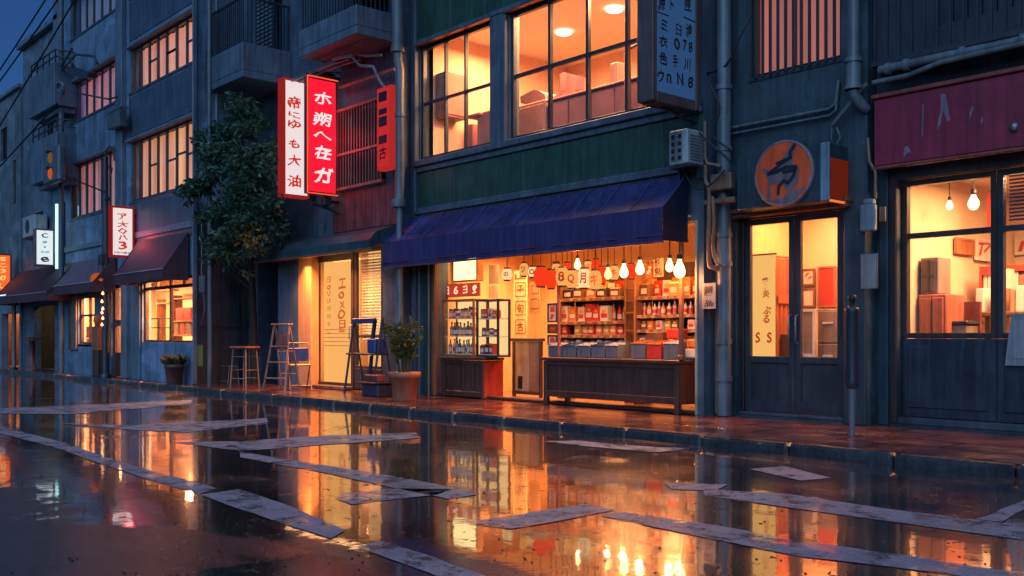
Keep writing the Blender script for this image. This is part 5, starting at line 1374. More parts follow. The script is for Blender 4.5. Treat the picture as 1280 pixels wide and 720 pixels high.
# posters and cloths on the back wall, gate, floor mat
bw_ = 11.85
def poster(px0, px1, py0, py1, v, mat, label, gl=None, ink=INK, name='wall_poster'):
    x0, x1 = U(px0, v), U(px1, v); pm = (px0 + px1) / 2; z0, z1 = Zc(pm, py1, v), Zc(pm, py0, v)
    o = thing(name, label, 'poster', ((x0 + x1) / 2, v, z0))
    MB().box(x0, x1, v, v + .01, z0, z1).build('sheet', mat, o)
    if gl:
        g = MB(); W_, H_ = x1 - x0, z1 - z0
        for it in gl:
            if it[0] == '#':
                _, gx, gz, gw, gh = it
                for k in (0, 1):
                    g.box(x0 + W_ * (gx - gw / 2), x0 + W_ * (gx + gw / 2), v - .005, v - .001, z0 + H_ * (gz - gh / 2) + k * H_ * gh, z0 + H_ * (gz - gh / 2) + k * H_ * gh + .012)
                    g.box(x0 + W_ * (gx - gw / 2) + k * W_ * gw, x0 + W_ * (gx - gw / 2) + k * W_ * gw + .012, v - .0055, v - .0012, z0 + H_ * (gz - gh / 2), z0 + H_ * (gz + gh / 2))
            else: g.glyphs([(it[0], W_ * it[1], H_ * it[2], W_ * it[3], H_ * it[4])], (x0, v, z0), (1, 0, 0), (0, 0, 1), .004)
        g.build('lettering', ink, o)
BROWNINK = surf('brown_ink', (.25, .1, .03), .6, bump=0)
poster(642, 659, 338, 424, 10.9, surf('cream_poster', (.75, .6, .34), .6, bump=0), 'long cream hanging poster with three framed brown figures', [('#', .5, .72, .7, .2), ('子', .5, .72, .5, .14), ('#', .5, .45, .7, .2), ('旬', .5, .45, .5, .14), ('#', .5, .18, .7, .2), ('古', .5, .18, .5, .14), ('山', .5, .92, .8, .1)], BROWNINK)
poster(611, 623, 331, 355, 10.65, surf('grey_poster', (.33, .3, .28), .6), 'grey blank poster high in the doorway')
poster(611, 623, 357, 373, 10.65, surf('pale_grey_poster', (.55, .48, .38), .6), 'pale grey blank poster under the higher grey one')
poster(662, 675, 352, 392, 11.3, surf('brown_poster', (.42, .26, .16), .6), 'brown poster with faint lines right of the long cream poster', [('#', .5, .75, .7, .25), ('#', .5, .3, .7, .3)], BROWNINK)
gate = thing('half_gate', 'brown framed half-height gate with a cream panel in the shop doorway', 'gate', (U(655, 10.3), 10.3, PAVE + .014))
v = 10.3; x0, x1 = U(640, v), U(676, v); zt = Zc(658, 427, v)
fb = MB(); fb.box(x0, x0 + .05, v, v + .05, PAVE + .014, zt, ch=.005); fb.box(x1 - .05, x1, v, v + .05, PAVE + .014, zt, ch=.005); fb.box(x0 - .03, x1 + .03, v - .02, v + .07, zt + .002, zt + .055, ch=.006); fb.box(x0 + .05, x1 - .05, v + .001, v + .049, PAVE + .05, PAVE + .1)
fb.build('frame', DARKWOOD, gate)
xm = x0 + (x1 - x0) * .55
MB().box(x0 + .05, xm, v + .02, v + .035, PAVE + .1, zt, ch=.003).build('cream_panel', surf('beige_panel', (.6, .42, .26), .5), gate)
MB().box(xm + .002, x1 - .05, v + .02, v + .035, PAVE + .1, zt, ch=.003).build('brown_panel', surf('tan_panel', (.3, .18, .11), .5), gate)
MB().box(x0 + .13, x0 + .23, v + .01, v + .019, PAVE + .14, PAVE + .34).build('flap', BLACK, gate)
v = 9.3
for i, (px, py, yy) in enumerate(((579, 337, 10.2),)): pass
# notice sheets on the right pier
v = VM - .037; x0, x1 = U(878, v), U(895, v)
o = thing('wall_notice', 'pale notice with two dark blocks on the green pier right of the shop', 'notice', ((x0 + x1) / 2, v, Zc(886, 386, v)))
MB().box(x0, x1, v - .008, v - .001, Zc(886, 386, v), Zc(886, 354, v)).build('sheet', surf('weathered_paper', (.3, .3, .31), .6), o)
g = MB(); W_, H_ = x1 - x0, Zc(886, 354, v) - Zc(886, 386, v); g.glyphs([('圖', W_ * .5, H_ * .7, W_ * .6, H_ * .36), ('品', W_ * .5, H_ * .22, W_ * .6, H_ * .25)], (x0, v - .008, Zc(886, 386, v)), (1, 0, 0), (0, 0, 1), .003); g.build('lettering', INK, o)

# ---- hanging board sign with dark characters
sx, sv0, sv1 = -7.2, 8.6, 9.46
sz0, sz1 = 3.82, 5.75
s = thing('hanging_board_sign', 'big blue-lit board sign with rows of dark characters projecting over the awning', 'sign', (sx - .11, (sv0 + sv1) / 2, sz0))
MB().box(sx - .2, sx - .02, sv0, sv1, sz0, sz1, ch=.012).build('box', surf('rose_grey_case', (.16, .10, .12), .45), s)
fr = MB(); q = .07
fr.box(sx - .23, sx + .012, sv0 - .015, sv0 + q, sz0 - .02, sz1 + .02, ch=.008); fr.box(sx - .23, sx + .012, sv1 - q, sv1 + .015, sz0 - .02, sz1 + .02, ch=.008); fr.box(sx - .23, sx + .010, sv0 + q, sv1 - q, sz0 - .03, sz0 + q + .03, ch=.008); fr.box(sx - .23, sx + .010, sv0 + q, sv1 - q, sz1 - q, sz1 + .02, ch=.008)
fr.build('frame', surf('brown_grey_frame', (.13, .085, .085), .45), s)
MB().box(sx - .019, sx - .003, sv0 + q - .01, sv1 - q + .01, sz0 + q + .02, sz1 - q + .01).build('face', glow('dim_blue_face', srgb(54, 92, 142), .62), s)
g = MB()
def SF(px, py):
    # column px seen on the plane X = sx
    d = (-sx * 798.7 - 895.7) / (.6656 + sx * .7464) if False else None
    a_, b_ = ray(px); tt = sx / a_
    return b_ * tt, CAM_Z + (420 - py) * tt
for ch, px, py, w_, h_ in (('票', 827, 6, .13, .15), ('ト', 840, 6, .07, .13), ('匣', 860, 6, .13, .16), ('ミ', 830, 32, .13, .14), ('臼', 848, 37, .11, .15), ('漁', 861, 38, .13, .17), ('衣', 829, 52, .16, .14), ('0', 846, 55, .11, .14), ('7', 856, 57, .07, .13), ('8', 863, 59, .08, .13), ('色', 829, 73, .15, .15), ('手', 844, 76, .1, .15), ('川', 859, 81, .13, .15), ('ウ', 826, 95, .12, .15), ('n', 836, 98, .09, .11), ('N', 850, 99, .12, .15), ('8', 863, 103, .10, .14)):
    yy, z = SF(px, py); g.glyphs([(ch, yy, z, w_, h_)], (sx, 0, 0), (0, 1, 0), (0, 0, 1), .003)
for (p0, p1) in (((819, 15), (836, 21)), ((854, 22), (869, 29))):
    y0, z0 = SF(*p0); y1, z1 = SF(*p1); g.add([(sx + .003, y0, z0), (sx + .003, y1, z1), (sx + .003, y1, z1 + .018), (sx + .003, y0, z0 + .018)], [(0, 1, 2, 3)])
g.build('lettering', surf('sign_black', (.008, .01, .02), .5), s)
br = MB(); MB().tube([(sx - .11, sv1, sz0 + .25), (sx - .11, VM, sz0 + .25)], .03, 8).build('bracket', DARKMETAL, s); MB().tube([(sx - .11, sv1, sz1 - .4), (sx - .11, VM, sz1 - .4)], .03, 8).build('bracket', DARKMETAL, s); br.tube([(sx - .11, sv0 + .3, sz0 - .03), (sx - .11, sv1 - .1, sz0 - .12), (sx - .11, VM, sz0 - .12)], .022, 8)
br.build('bracket', DARKMETAL, s)

# ---- small air conditioner on the pier
x0, x1, y0, y1 = U(836, 9.2), U(859, 9.2), 9.2, 9.53
z0, z1 = 3.14, 3.56
o = thing('air_conditioner', 'small pale grey air conditioner unit bolted under the hanging board sign', 'air conditioner', ((x0 + x1) / 2, (y0 + y1) / 2, z0))
MB().box(x0, x1, y0, y1, z0, z1, ch=.015).build('case', surf('ac_white', (.42, .46, .48), .4), o)
g = MB()
for i in range(9):
    zz = z0 + .05 + i * .036
    g.box(x1 + .001, x1 + .01, y0 + .05, y1 - .05, zz, zz + .018)
g.build('louvre', surf('ac_grey', (.2, .23, .26), .4), o)
g = MB().box(x0 + .03, x0 + .21, y0 - .003, y0 + .01, z0 + .03, z1 - .03)
for i in range(4):
    for k in range(2): g.lathe([(.028, -.006), (.02, -.008), (0, -.004)], (x0 + .07 + k * .1, y0 - .004, z0 + .08 + i * .085), 10, mi=1, axis='y')
g.build('vent', [surf('ac_grey', (.2, .23, .26), .4), BLACK], o)
br = MB(); br.box(x0 - .02, x1 + .02, y0 + .03, VM - .04, z0 - .035, z0 - .002, ch=.005); br.box(x0 - .02, x0 + .01, y0 + .2, VM - .02, z0 - .16, z0 - .037); br.box(x1 - .01, x1 + .02, y0 + .2, VM - .02, z0 - .16, z0 - .037)
br.build('bracket', DARKMETAL, o)
MB().tube([(x1 + .03, y1 - .02, z1 + .12), (x1 + .03, y1 - .02, z0 + .1), (x1 + .06, y1 - .02, z0 + .02), (x1 + .2, y1 + .06, z0 - .02)], .025, 8).build('hose', RUST, o)
# ================================================================== narrow building with balconies, canopy and lit glass door
VN = 9.3
na, nb = U(350, VN), -13.252
NAVY = render_wall('dark_blue_render', (.065, .10, .15))
PALEBLUE = surf('blue_concrete', (.11, .16, .22), .55, var=.3, bump=.2)
t = thing('balcony_building', 'narrow dark blue building with upper balconies, slate canopy and a lit door', 'building', ((na + nb) / 2, VN + 2.4, PAVE))
nv = 9.4
gx0, gx1 = U(376, VN), U(479, VN); gz1 = 2.62
rw0, rw1, rwz0, rwz1 = U(424, VN), U(483, VN), 3.72, 5.2
b = MB(); b.wall(-18.72, nb, 2.7, 11.5, VN, VN + .2, [(rw0, rw1, rwz0, rwz1), (-15.0, -13.6, 6.6, 8.6), (-18.4, -17.3, 6.7, 8.6)])
b.wall(na, nb, PAVE, 2.7, VN, VN + .2, [(gx0, gx1, PAVE, gz1)])
b.shell(-18.72, nb, VN + .2, 14.2, PAVE, 11.5)
b.build('wall', NAVY, t)
rp = MB().box(U(418, VN), nb - .02, VN - .03, VN - .002, 2.95, 3.66, ch=.008)
rp.build('red_painted_panel', surf('dull_red_paint', (.30, .06, .06), .45, var=.4, streak=.5), t)
# deep blue backs behind the upper openings
room(t, -18.5, nb - .1, VN + .205, 12, 6.4, 8.8, NAVY)
room(t, rw0 - .1, rw1 + .1, VN + .205, 11, 3.6, 5.3, surf('dim_brown_room', (.18, .10, .09), .7))
# barred window with its guard rail
g = MB(); n = 17
for i in range(n):
    xx = rw0 + .02 + (rw1 - rw0 - .06) * i / (n - 1)
    g.box(xx, xx + .028, VN - .11, VN - .085, rwz0 + .02, rwz1 - .1)
g.build('guard_bars', surf('brown_bars', (.13, .08, .075), .4), t)
g = MB(); g.box(rw0 - .04, rw1 + .02, VN - .13, VN - .06, rwz0 - .04, rwz0 + .017, ch=.006); g.box(rw0 - .04, rw1 + .02, VN - .125, VN - .065, 4.3, 4.35, ch=.006); g.box(rw0 - .04, rw1 + .02, VN - .13, VN - .065, rwz1 - .098, rwz1 - .05, ch=.006)
for xx in (rw0, rw1 - .06): g.box(xx, xx + .03, VN - .06, VN + .01, rwz0 - .02, rwz0 + .01); g.box(xx, xx + .03, VN - .06, VN + .01, rwz1 - .09, rwz1 - .06)
g.build('guard_rail', surf('rust_red_rail', (.36, .12, .09), .45), t)
window(t, rw0, rw1, rwz0, rwz1, VN + .06, cols=3, rows=1, fm=DARKMETAL, pane=glass('dark_glass', (.25, .27, .3), 1.))
# balconies (slab and parapet, rails above)
def balcony(x0, x1, vf, z0, zp, ztop, pitch):
    bb = MB(); bb.box(x0, x1, vf, VN - .004, z0, z0 + .14, ch=.01)
    bb.box(x0, x1, vf + .001, vf + .1, z0 + .141, zp, ch=.01); bb.box(x1 - .1, x1 - .001, vf + .101, VN - .004, z0 + .141, zp, ch=.01); bb.box(x0 + .001, x0 + .1, vf + .101, VN - .004, z0 + .141, zp, ch=.01)
    o = bb.build('balcony', PALEBLUE, t)
    rr = MB(); x = x0 + .05
    while x < x1: rr.box(x, x + .02, vf + .04, vf + .06, zp, ztop); x += pitch
    y = vf + .12
    while y < VN: rr.box(x1 - .06, x1 - .04, y, y + .02, zp, ztop); y += pitch
    rr.box(x0 + .02, x1 - .02, vf + .03, vf + .07, ztop + .002, ztop + .05, ch=.006); rr.box(x1 - .07, x1 - .03, vf + .07, VN - .01, ztop + .002, ztop + .05, ch=.006)
    rr.build('railing', DARKMETAL, o)
    return o
balcony(-18.52, -16.94, 8.28, 5.98, 6.64, 7.5, .085)
balcony(-15.12, -13.26, 8.45, 5.97, 6.44, 7.4, .09)
sh = MB()
for i in range(20): sh.box(-18.35, -17.6, VN - .05, VN - .02, 6.75 + i * .085, 6.75 + i * .085 + .05)
sh.build('louvre_shutter', PALEBLUE, t)
# pipes and brackets under the balcony
p = MB(); xq = U(496, 9.1)
p.tube([(xq, 9.12, 8.6), (xq, 9.12, 5.75)], .1, 14); p.tube([(xq, 9.12, 5.75), (xq + .01, 9.12, 5.6), (xq + .03, 9.14, 5.45), (xq + .03, 9.14, 3.25)], .075, 12)
p.lathe([(.12, -.04), (.12, .04)], (xq, 9.12, 5.78), 14); p.lathe([(.09, -.03), (.09, .03)], (xq + .03, 9.14, 4.7), 14)
p.lathe([(.12, -.06), (.12, .06)], (xq + .02, 9.12, 3.25), 10)
p.tube([(xq + .03, 9.14, 3.25), (xq + .03, 9.14, PAVE)], .06, 10)
p.build('drainpipe', PIPE, t)
p = MB()
zu = 5.9
for (y, r) in ((8.75, .03), (8.9, .025)): p.tube([(-15.9, y, zu - .12), (-14.6, y, zu - .1), (-14.1, y + .1, zu - .08)], r, 8)
p.tube([(-14.4, 8.7, zu - .06), (-13.9, 8.75, zu - .1), (-13.7, 8.8, zu - .3), (-13.45, 8.9, zu - .35), (-13.4, 9.0, zu - .6), (-13.3, 9.08, zu - .75)], .028, 8)
p.tube([(-13.9, 8.9, zu - .05), (-13.6, 8.9, zu - .14), (-13.35, 9.0, zu - .16)], .022, 8)
p.build('conduit', PIPE, t)
p = MB()
p.tube([(U(424, 9.1), 9.12, Zc(424, 109, 9.1)), (U(492, 9.1), 9.12, Zc(492, 86, 9.1))], .03, 8)
p.tube([(U(424, 9.1), 9.16, Zc(424, 80, 9.1)), (U(448, 9.1), 9.16, Zc(448, 73, 9.1))], .03, 8)
p.build('steel_bar', surf('rust_red_rail', (.36, .12, .09), .45), t)
# ground floor front: lit door, blind window, pale post
PEACH = surf('peach_post', (.78, .36, .15), .5, var=.2, streak=.15)
MB().box(gx0 + .002, U(392, VN), VN - .06, VN + .12, PAVE, gz1, ch=.012).build('door_post', PEACH, t)
MB().box(na, gx0 - .002, VN - .05, VN - .002, PAVE, gz1, ch=.01).build('corner_post', PALEBLUE, t)
d0, d1 = U(394, nv), U(441, nv); dz1 = Zc(418, 322, nv)
d = MB(); q = .09
d.box(d0, d0 + q, nv, nv + .07, PAVE + .02, gz1, ch=.006); d.box(d1 - q * .8, d1, nv, nv + .07, PAVE + .02, gz1, ch=.006); d.box(d0 + q, d1 - q * .8, nv + .002, nv + .068, dz1 - .06, gz1, ch=.006); d.box(d0 + q, d1 - q * .8, nv + .002, nv + .068, PAVE + .02, PAVE + .12, ch=.006)
dd = d.build('door', FRAME_BROWN, t)
MB().box(d0 + q - .01, d1 - q * .8 + .01, nv + .03, nv + .036, PAVE + .11, dz1 - .05).build('pane', GLASS, dd)
MB().tube([(d1 - .04, nv, 1.0), (d1 - .04, nv - .05, 1.02), (d1 - .04, nv - .05, 1.25), (d1 - .04, nv, 1.27)], .01, 6).build('handle', STEEL, dd)
MB().box(d0 - .3, d1 + .02, nv - .22, nv - .005, PAVE + .003, PAVE + .07, ch=.012).build('door_step', surf('wet_step', (.2, .13, .1), .3), t)
w0, w1 = U(443, nv), U(478, nv); wz0 = Zc(460, 461, nv)
f = window(t, w0, w1, wz0, gz1 - .004, nv, cols=1, rows=1, fm=FRAME_BROWN, fw=.05, mw=.04, hfrac=[.27], dep=.07)
MB().box(w0, w1, nv + .0, nv + .07, PAVE + .02, wz0 - .004, ch=.008).build('lower_panel', PANEL_NAVY, t)
MB().box(w1 + .004, gx1 - .004, nv - .03, nv + .07, PAVE, gz1, ch=.008).build('end_post', PANEL_NAVY, t)
room(t, gx0 + .3, gx1 + .3, VN + .205, 11.6, PAVE + .012, 2.72, CREAM, WOODFLOOR, CEIL)
# lit paper screen behind the door, with brush lettering, and a blind in the window
sv = nv + .16
x0, x1 = d0 + .06, d1 - .02; z0, z1 = PAVE + .1, dz1 - .02
s = thing('paper_screen', 'glowing cream door screen with two columns of orange characters', 'screen', ((x0 + x1) / 2, sv, z0))
MB().box(x0, x1, sv, sv + .01, z0, z1).build('sheet', glow('lit_screen_paper', (1, .46, .12), 1.05), s)
g = MB()
def PN(px, py, v): return (U(px, v), Zc(px, py, v))
for ch, px, py, w_, h_ in (('エ', 428, 354, .25, .2), ('o', 427, 369, .2, .14), ('X', 428, 381, .18, .13), ('O', 427, 393, .25, .18), ('日', 428, 405, .22, .16), ('皿', 427, 412, .22, .09)):
    a_, c_ = PN(px, py, sv); g.glyphs([(ch, a_, c_, w_, h_)], (0, sv, 0), (1, 0, 0), (0, 0, 1), .004)
for ch, px, py, w_, h_ in (('日', 411, 350, .14, .11), ('o', 411, 359, .14, .09), ('リ', 411, 367, .13, .1), ('い', 411, 376, .14, .1), ('川', 411, 386, .14, .1), ('川', 411, 396, .14, .1), ('ツ', 411, 405, .14, .09), ('に', 411, 414, .13, .09)):
    a_, c_ = PN(px, py, sv); g.glyphs([(ch, a_, c_, w_, h_)], (0, sv, 0), (1, 0, 0), (0, 0, 1), .004)
g.build('lettering', glow('lit_orange_ink', (.85, .16, .02), .75), s)
g = MB()
for py in (412, 417, 422, 427, 432):
    zz = Zc(418, py, sv); g.box(x0, x1, sv - .006, sv - .001, zz - .006, zz + .006)
g.build('slat_line', surf('pale_brown_slat', (.35, .2, .1), .6), s)
bl = thing('venetian_blind', 'half lowered venetian blind lit from behind, right of the glass door', 'blind', ((w0 + w1) / 2, nv + .14, Zc(460, 440, nv)))
sl = MB(); zb, ztp = Zc(460, 424, nv), gz1 - .05; n = 30
for i in range(n):
    zz = zb + (ztp - zb) * i / n
    sl.add([(w0 + .05, nv + .115, zz), (w1 - .05, nv + .115, zz), (w1 - .05, nv + .14, zz + .028), (w0 + .05, nv + .14, zz + .028)], [(0, 1, 2, 3)])
sl.build('slat', surf('cream_slat', (.75, .6, .42), .5, bump=0), bl)
g = MB()
for k in (.2, .5, .8):
    xx = w0 + .05 + (w1 - w0 - .1) * k; g.tube([(xx, nv + .11, zb), (xx, nv + .11, ztp)], .004, 4)
g.box(w0 + .04, w1 - .04, nv + .11, nv + .15, zb - .03, zb - .005, ch=.004)
g.build('ladder_cord', PAPER, bl)
MB().box(w0 + .03, w1 - .03, sv + .12, sv + .13, wz0, gz1).build('window_screen', glow('lit_window_paper', (1, .48, .16), .95), t)
lt = thing('ceiling_light', 'round ceiling light behind the glowing door screen', 'ceiling light', (-15.0, 10.4, 2.66))
MB().lathe([(.18, .04), (.18, .01), (.14, -.01), (0, -.015)], (-15.0, 10.4, 2.675), 18).build('diffuser', glow('warm_diffuser', (1, .82, .5), 5), lt)
lamp('shop_light', (-15.0, 10.4, 2.6), 40, WARM, lt, .8)
# canopy with a light tube under its edge
cx0, cx1, cvf = -17.37, -13.36, 8.77
a = thing('slate_canopy', 'sloping slate grey canopy with a lit front edge over the glass door', 'canopy', ((cx0 + cx1) / 2, 9.0, 2.48))
MB().prism([(VN - .003, 2.95), (VN - .003, 2.72), (cvf + .05, 2.53), (cvf, 2.53), (cvf, 2.66), (cvf + .12, 2.80)], cx0, cx1, plane='yz').build('roof_sheet', surf('slate_sheet', (.045, .075, .095), .4, var=.4, bump=.1), a)
MB().box(cx0 - .015, cx1 + .015, cvf - .025, cvf + .04, 2.49, 2.527, ch=.006).build('front_edge', surf('copper_trim', (.32, .14, .08), .35, metal=.3), a)
MB().box(-16.4, cx1 - .3, cvf + .12, cvf + .18, 2.515, 2.545).build('glow_tube', glow('canopy_tube', (1, .5, .22), 6), a)
lamp('canopy_light', (-15.2, 9.0, 2.42), 150, (1, .36, .11), a, 2.2, .42, spread=130)

# ---- projecting signs
def proj_sign(name, label, x, y0, y1, z0, z1, th, frame_m, face_m, gl, ink, bars=True):
    """box sign standing out from the wall, its face turned along the street"""
    s = thing(name, label, 'sign', (x - th / 2, (y0 + y1) / 2, z0))
    MB().box(x - th, x - .012, y0 + .01, y1 - .01, z0 + .01, z1 - .01, ch=.01).build('box', frame_m, s)
    q = .045; fr = MB()
    fr.box(x - th - .01, x + .008, y0, y0 + q, z0, z1, ch=.006); fr.box(x - th - .01, x + .008, y1 - q, y1, z0, z1, ch=.006)
    fr.box(x - th - .01, x + .006, y0 + q, y1 - q, z0, z0 + q, ch=.006); fr.box(x - th - .01, x + .006, y0 + q, y1 - q, z1 - q, z1, ch=.006)
    fr.build('frame', frame_m, s)
    MB().box(x - .011, x - .003, y0 + q - .01, y1 - q + .01, z0 + q - .01, z1 - q + .01).build('face', face_m, s)
    MB().box(x - th - .006, x - th - .001, y0 + q - .01, y1 - q + .01, z0 + q - .01, z1 - q + .01).build('back_face', face_m, s)
    H = z1 - z0
    g = MB(); g.glyphs([(ch, y0 + (y1 - y0) * gy, z0 + H * gz, (y1 - y0) * gw, H * gh) for ch, gy, gz, gw, gh in gl], (x, 0, 0), (0, 1, 0), (0, 0, 1), .001)
    g.build('lettering', ink, s)
    return s
RED_FACE = glow('red_sign_face', (1, .007, .022), 1.7)
WHITE_FACE = glow('white_sign_face', (1, .86, .84), .86)
RED_EDGE = glow('red_neon_edge', (1, .10, .045), 1.1)
RED_CASE = glow('glowing_red_case', (1, .05, .05), .28)
WHITE_INK = glow('white_sign_ink', (1, .9, .9), .9)
RED_SIGN_INK = glow('red_sign_ink', (.75, .03, .02), .85)
s = proj_sign('projecting_sign', 'tall glowing red sign with five white brush characters', -15.06, 8.58, 9.2, 3.60, 5.68, .1, surf('red_case', (.3, .05, .05), .4), RED_FACE,
          [('朩', .52, .825, .56, .105), ('朔', .5, .645, .6, .115), ('へ', .5, .505, .56, .065), ('在', .52, .36, .56, .115), ('ガ', .54, .165, .62, .14)], WHITE_INK)
e = MB(); e.box(-15.055, -15.035, 8.575, 8.595, 3.6, 5.68); e.box(-15.055, -15.035, 8.596, 9.2, 5.665, 5.685); e.box(-15.055, -15.035, 8.596, 9.2, 3.595, 3.615)
e.build('neon_edge', RED_EDGE, s)
br = MB(); br.tube([(-15.16, 9.0, 5.75), (-15.16, VN, 5.75)], .03, 8); br.tube([(-15.3, 8.7, 5.78), (-15.0, 9.25, 5.82)], .022, 8); br.tube([(-15.16, 9.0, 3.5), (-15.16, VN, 3.5)], .03, 8); br.box(-15.22, -15.1, 8.95, 9.1, 3.42, 3.6, ch=.01); br.box(-15.24, -15.06, 8.9, 9.15, 5.69, 5.82, ch=.01); br.tube([(-15.2, 8.75, 3.45), (-15.2, 9.1, 3.38), (-15.1, 9.28, 3.3)], .03, 8)
br.build('bracket', DARKMETAL, s)
lamp('sign_glow', (-14.8, 8.9, 4.6), 14, (1, .06, .08), s, .25, kind_='POINT')
s = proj_sign('projecting_sign', 'tall glowing white sign with a column of red characters beside the red one', -15.92, 8.58, 9.12, 3.64, 5.82, .2, RED_CASE, WHITE_FACE,
          [('帝', .42, .80, .5, .105), ('に', .42, .695, .46, .055), ('ゆ', .42, .615, .5, .075), ('も', .42, .45, .4, .075), ('大', .42, .31, .5, .09), ('油', .42, .135, .54, .1)], RED_SIGN_INK)
MB().tube([(-16.0, 9.1, 5.7), (-16.0, VN, 5.7)], .03, 8).build('bracket', DARKMETAL, s); MB().tube([(-16.0, 9.1, 3.7), (-16.0, VN, 3.7)], .03, 8).build('bracket', DARKMETAL, s)
# small red vertical wall sign
x0, x1, v = U(471, 9.0), U(489, 9.0), 9.0
z0, z1 = 3.83, 5.2
s = thing('wall_sign', 'slim red vertical sign with dark square characters by the drainpipe', 'sign', ((x0 + x1) / 2, v + .1, z0))
MB().box(x0, x1, v, VN - .14, z0, z1, ch=.012).build('box', glow('dim_red_case', (1, .05, .045), .42), s)
MB().box(x0 + .03, x1 - .05, v - .012, v - .002, z0 + .05, z1 - .04, ch=.004).build('face', glow('dim_red_face', (1, .045, .05), .5), s)
g = MB(); H = z1 - z0; W_ = x1 - x0
for k, (zc_, hh) in enumerate(((.88, .12), (.70, .07), (.58, .12), (.36, .1))): g.box(x0 + W_ * .2, x1 - W_ * .24, v - .022, v - .013, z0 + H * (zc_ - hh / 2), z0 + H * (zc_ + hh / 2), ch=.003)
g.glyphs([('古', W_ * .47, H * .2, W_ * .5, H * .16)], (x0, v - .013, z0), (1, 0, 0), (0, 0, 1), .002)
g.build('lettering', surf('sign_black', (.008, .01, .02), .5), s)
MB().tube([(x1 - .1, VN - .1, z0 - .01), (x1 - .1, VN - .1, 3.2)], .05, 8).build('bracket', surf('rust_red_rail', (.36, .12, .09), .45), s)

# ---- foliage helper and the tree in the gap
def leaf_cloud(mb, centre, rad, n, size, rnd, mis=(0,), hang=.5):
    cx, cy, cz = centre
    for _ in range(n):
        while True:
            p = Vector((rnd.uniform(-1, 1), rnd.uniform(-1, 1), rnd.uniform(-1, 1)))
            if .15 < p.length < 1: break
        p = Vector((p.x * rad[0] + cx, p.y * rad[1] + cy, p.z * rad[2] + cz))
        leaf(mb, p, size * rnd.uniform(.6, 1.35), rnd, rnd.choice(mis), hang)
def leaf(mb, p, L_, rnd, mi, hang=.5, dirv=None):
    d = dirv or Vector((rnd.gauss(0, 1), rnd.gauss(0, 1), rnd.gauss(0, .6) - hang)).normalized()
    sdir = d.cross(Vector((rnd.gauss(0, 1), rnd.gauss(0, 1), rnd.gauss(0, 1)))).normalized()
    nn = d.cross(sdir)
    w = L_ * .24
    mb.add([p, p + d * L_ * .5 + sdir * w + nn * L_ * .05, p + d * L_, p + d * L_ * .5 - sdir * w + nn * L_ * .05, p + d * L_ * .55 - nn * L_ * .03], [(0, 1, 4), (1, 2, 4), (2, 3, 4), (3, 0, 4)], mi)
RT = random.Random(21)
tx, tv = U(318, 9.12), 9.12
tr = thing('street_tree', 'dark green bushy tree growing in the gap beside the white sign', 'tree', (tx, tv, PAVE))
tk = MB()
top = [(tx, tv, PAVE), (tx + .03, tv - .03, 1.2), (tx + .12, tv - .12, 2.3), (tx + .35, tv - .3, 3.2), (tx + .45, tv - .45, 4.4), (tx + .5, tv - .5, 5.2)]
tk.tube(top, [.085, .075, .065, .055, .035, .015], 9)
LIMB = []
for (z, dx, dy, dz) in ((2.2, -.75, -.5, .6), (2.5, .9, -.35, .3), (2.9, -.9, -.7, .9), (3.2, .7, -.2, .9), (3.5, -.35, -.9, .9), (3.9, .5, -.5, .9), (2.0, -.4, -.6, .35), (4.2, -.5, -.2, .8), (2.7, .45, -.75, .1)):
    s0 = Vector((tx + .12 + (z - 2.2) * .15, tv - .12 - (z - 2.2) * .15, z)); e = s0 + Vector((dx, dy, dz)); m_ = s0.lerp(e, .5) + Vector((0, 0, .12))
    tk.tube([s0, m_, e], [.032, .022, .008], 6); LIMB.append(e); LIMB.append(m_)
tk.build('trunk', surf('dark_bark', (.022, .018, .016), .8, bump=.6, bscale=25), tr)
lf = MB()
for i, (px, py, v, rx, rz, n) in enumerate(((303, 140, 8.5, .5, .42, 360), (280, 165, 8.4, .5, .4, 320), (325, 165, 8.6, .45, .45, 320), (300, 195, 8.2, .62, .42, 460), (270, 215, 8.05, .5, .4, 380), (330, 215, 8.5, .5, .5, 340), (250, 236, 7.85, .42, .24, 240), (300, 238, 8.2, .7, .42, 460), (340, 255, 8.6, .42, .45, 260), (272, 262, 8.05, .45, .35, 280), (312, 275, 8.3, .55, .4, 320), (282, 305, 8.25, .42, .34, 190), (268, 318, 8.2, .25, .25, 60), (300, 322, 8.4, .3, .2, 70), (318, 303, 8.4, .4, .26, 130), (238, 240, 7.8, .25, .12, 70), (258, 190, 8.1, .3, .2, 110), (345, 190, 8.75, .28, .3, 120), (352, 285, 8.75, .28, .3, 110))):
    c_ = (U(px, v), v, Zc(px, py, v))
    sub = 6
    for k in range(sub):
        o_ = Vector((RT.gauss(0, rx * .5), RT.gauss(0, rx * .4), RT.gauss(0, rz * .5)))
        leaf_cloud(lf, (c_[0] + o_.x, c_[1] + o_.y, c_[2] + o_.z), (rx * .5, rx * .5, rz * .42), int(n * 2.1) // sub, .115, RT, (0, 0, 0, 1, 1, 2))
for _ in range(90):  # yellow leaves painted for the lit clump low in the crown
    p = Vector((U(310, 8.1) + RT.gauss(0, .18), 8.15 + RT.gauss(0, .12), Zc(310, 295, 8.1) + RT.gauss(0, .12)))
    leaf(lf, p, .1, RT, 3)
lf.build('crown', [leafmat('tree_leaf', (.025, .085, .045), (.06, .14, .075)), leafmat('tree_leaf_deep', (.015, .05, .032), (.035, .09, .055)), leafmat('tree_leaf_pale', (.06, .15, .09), (.10, .2, .12)), leafmat('tree_leaf_lit_yellow', (.22, .13, .03), (.3, .2, .04))], tr)

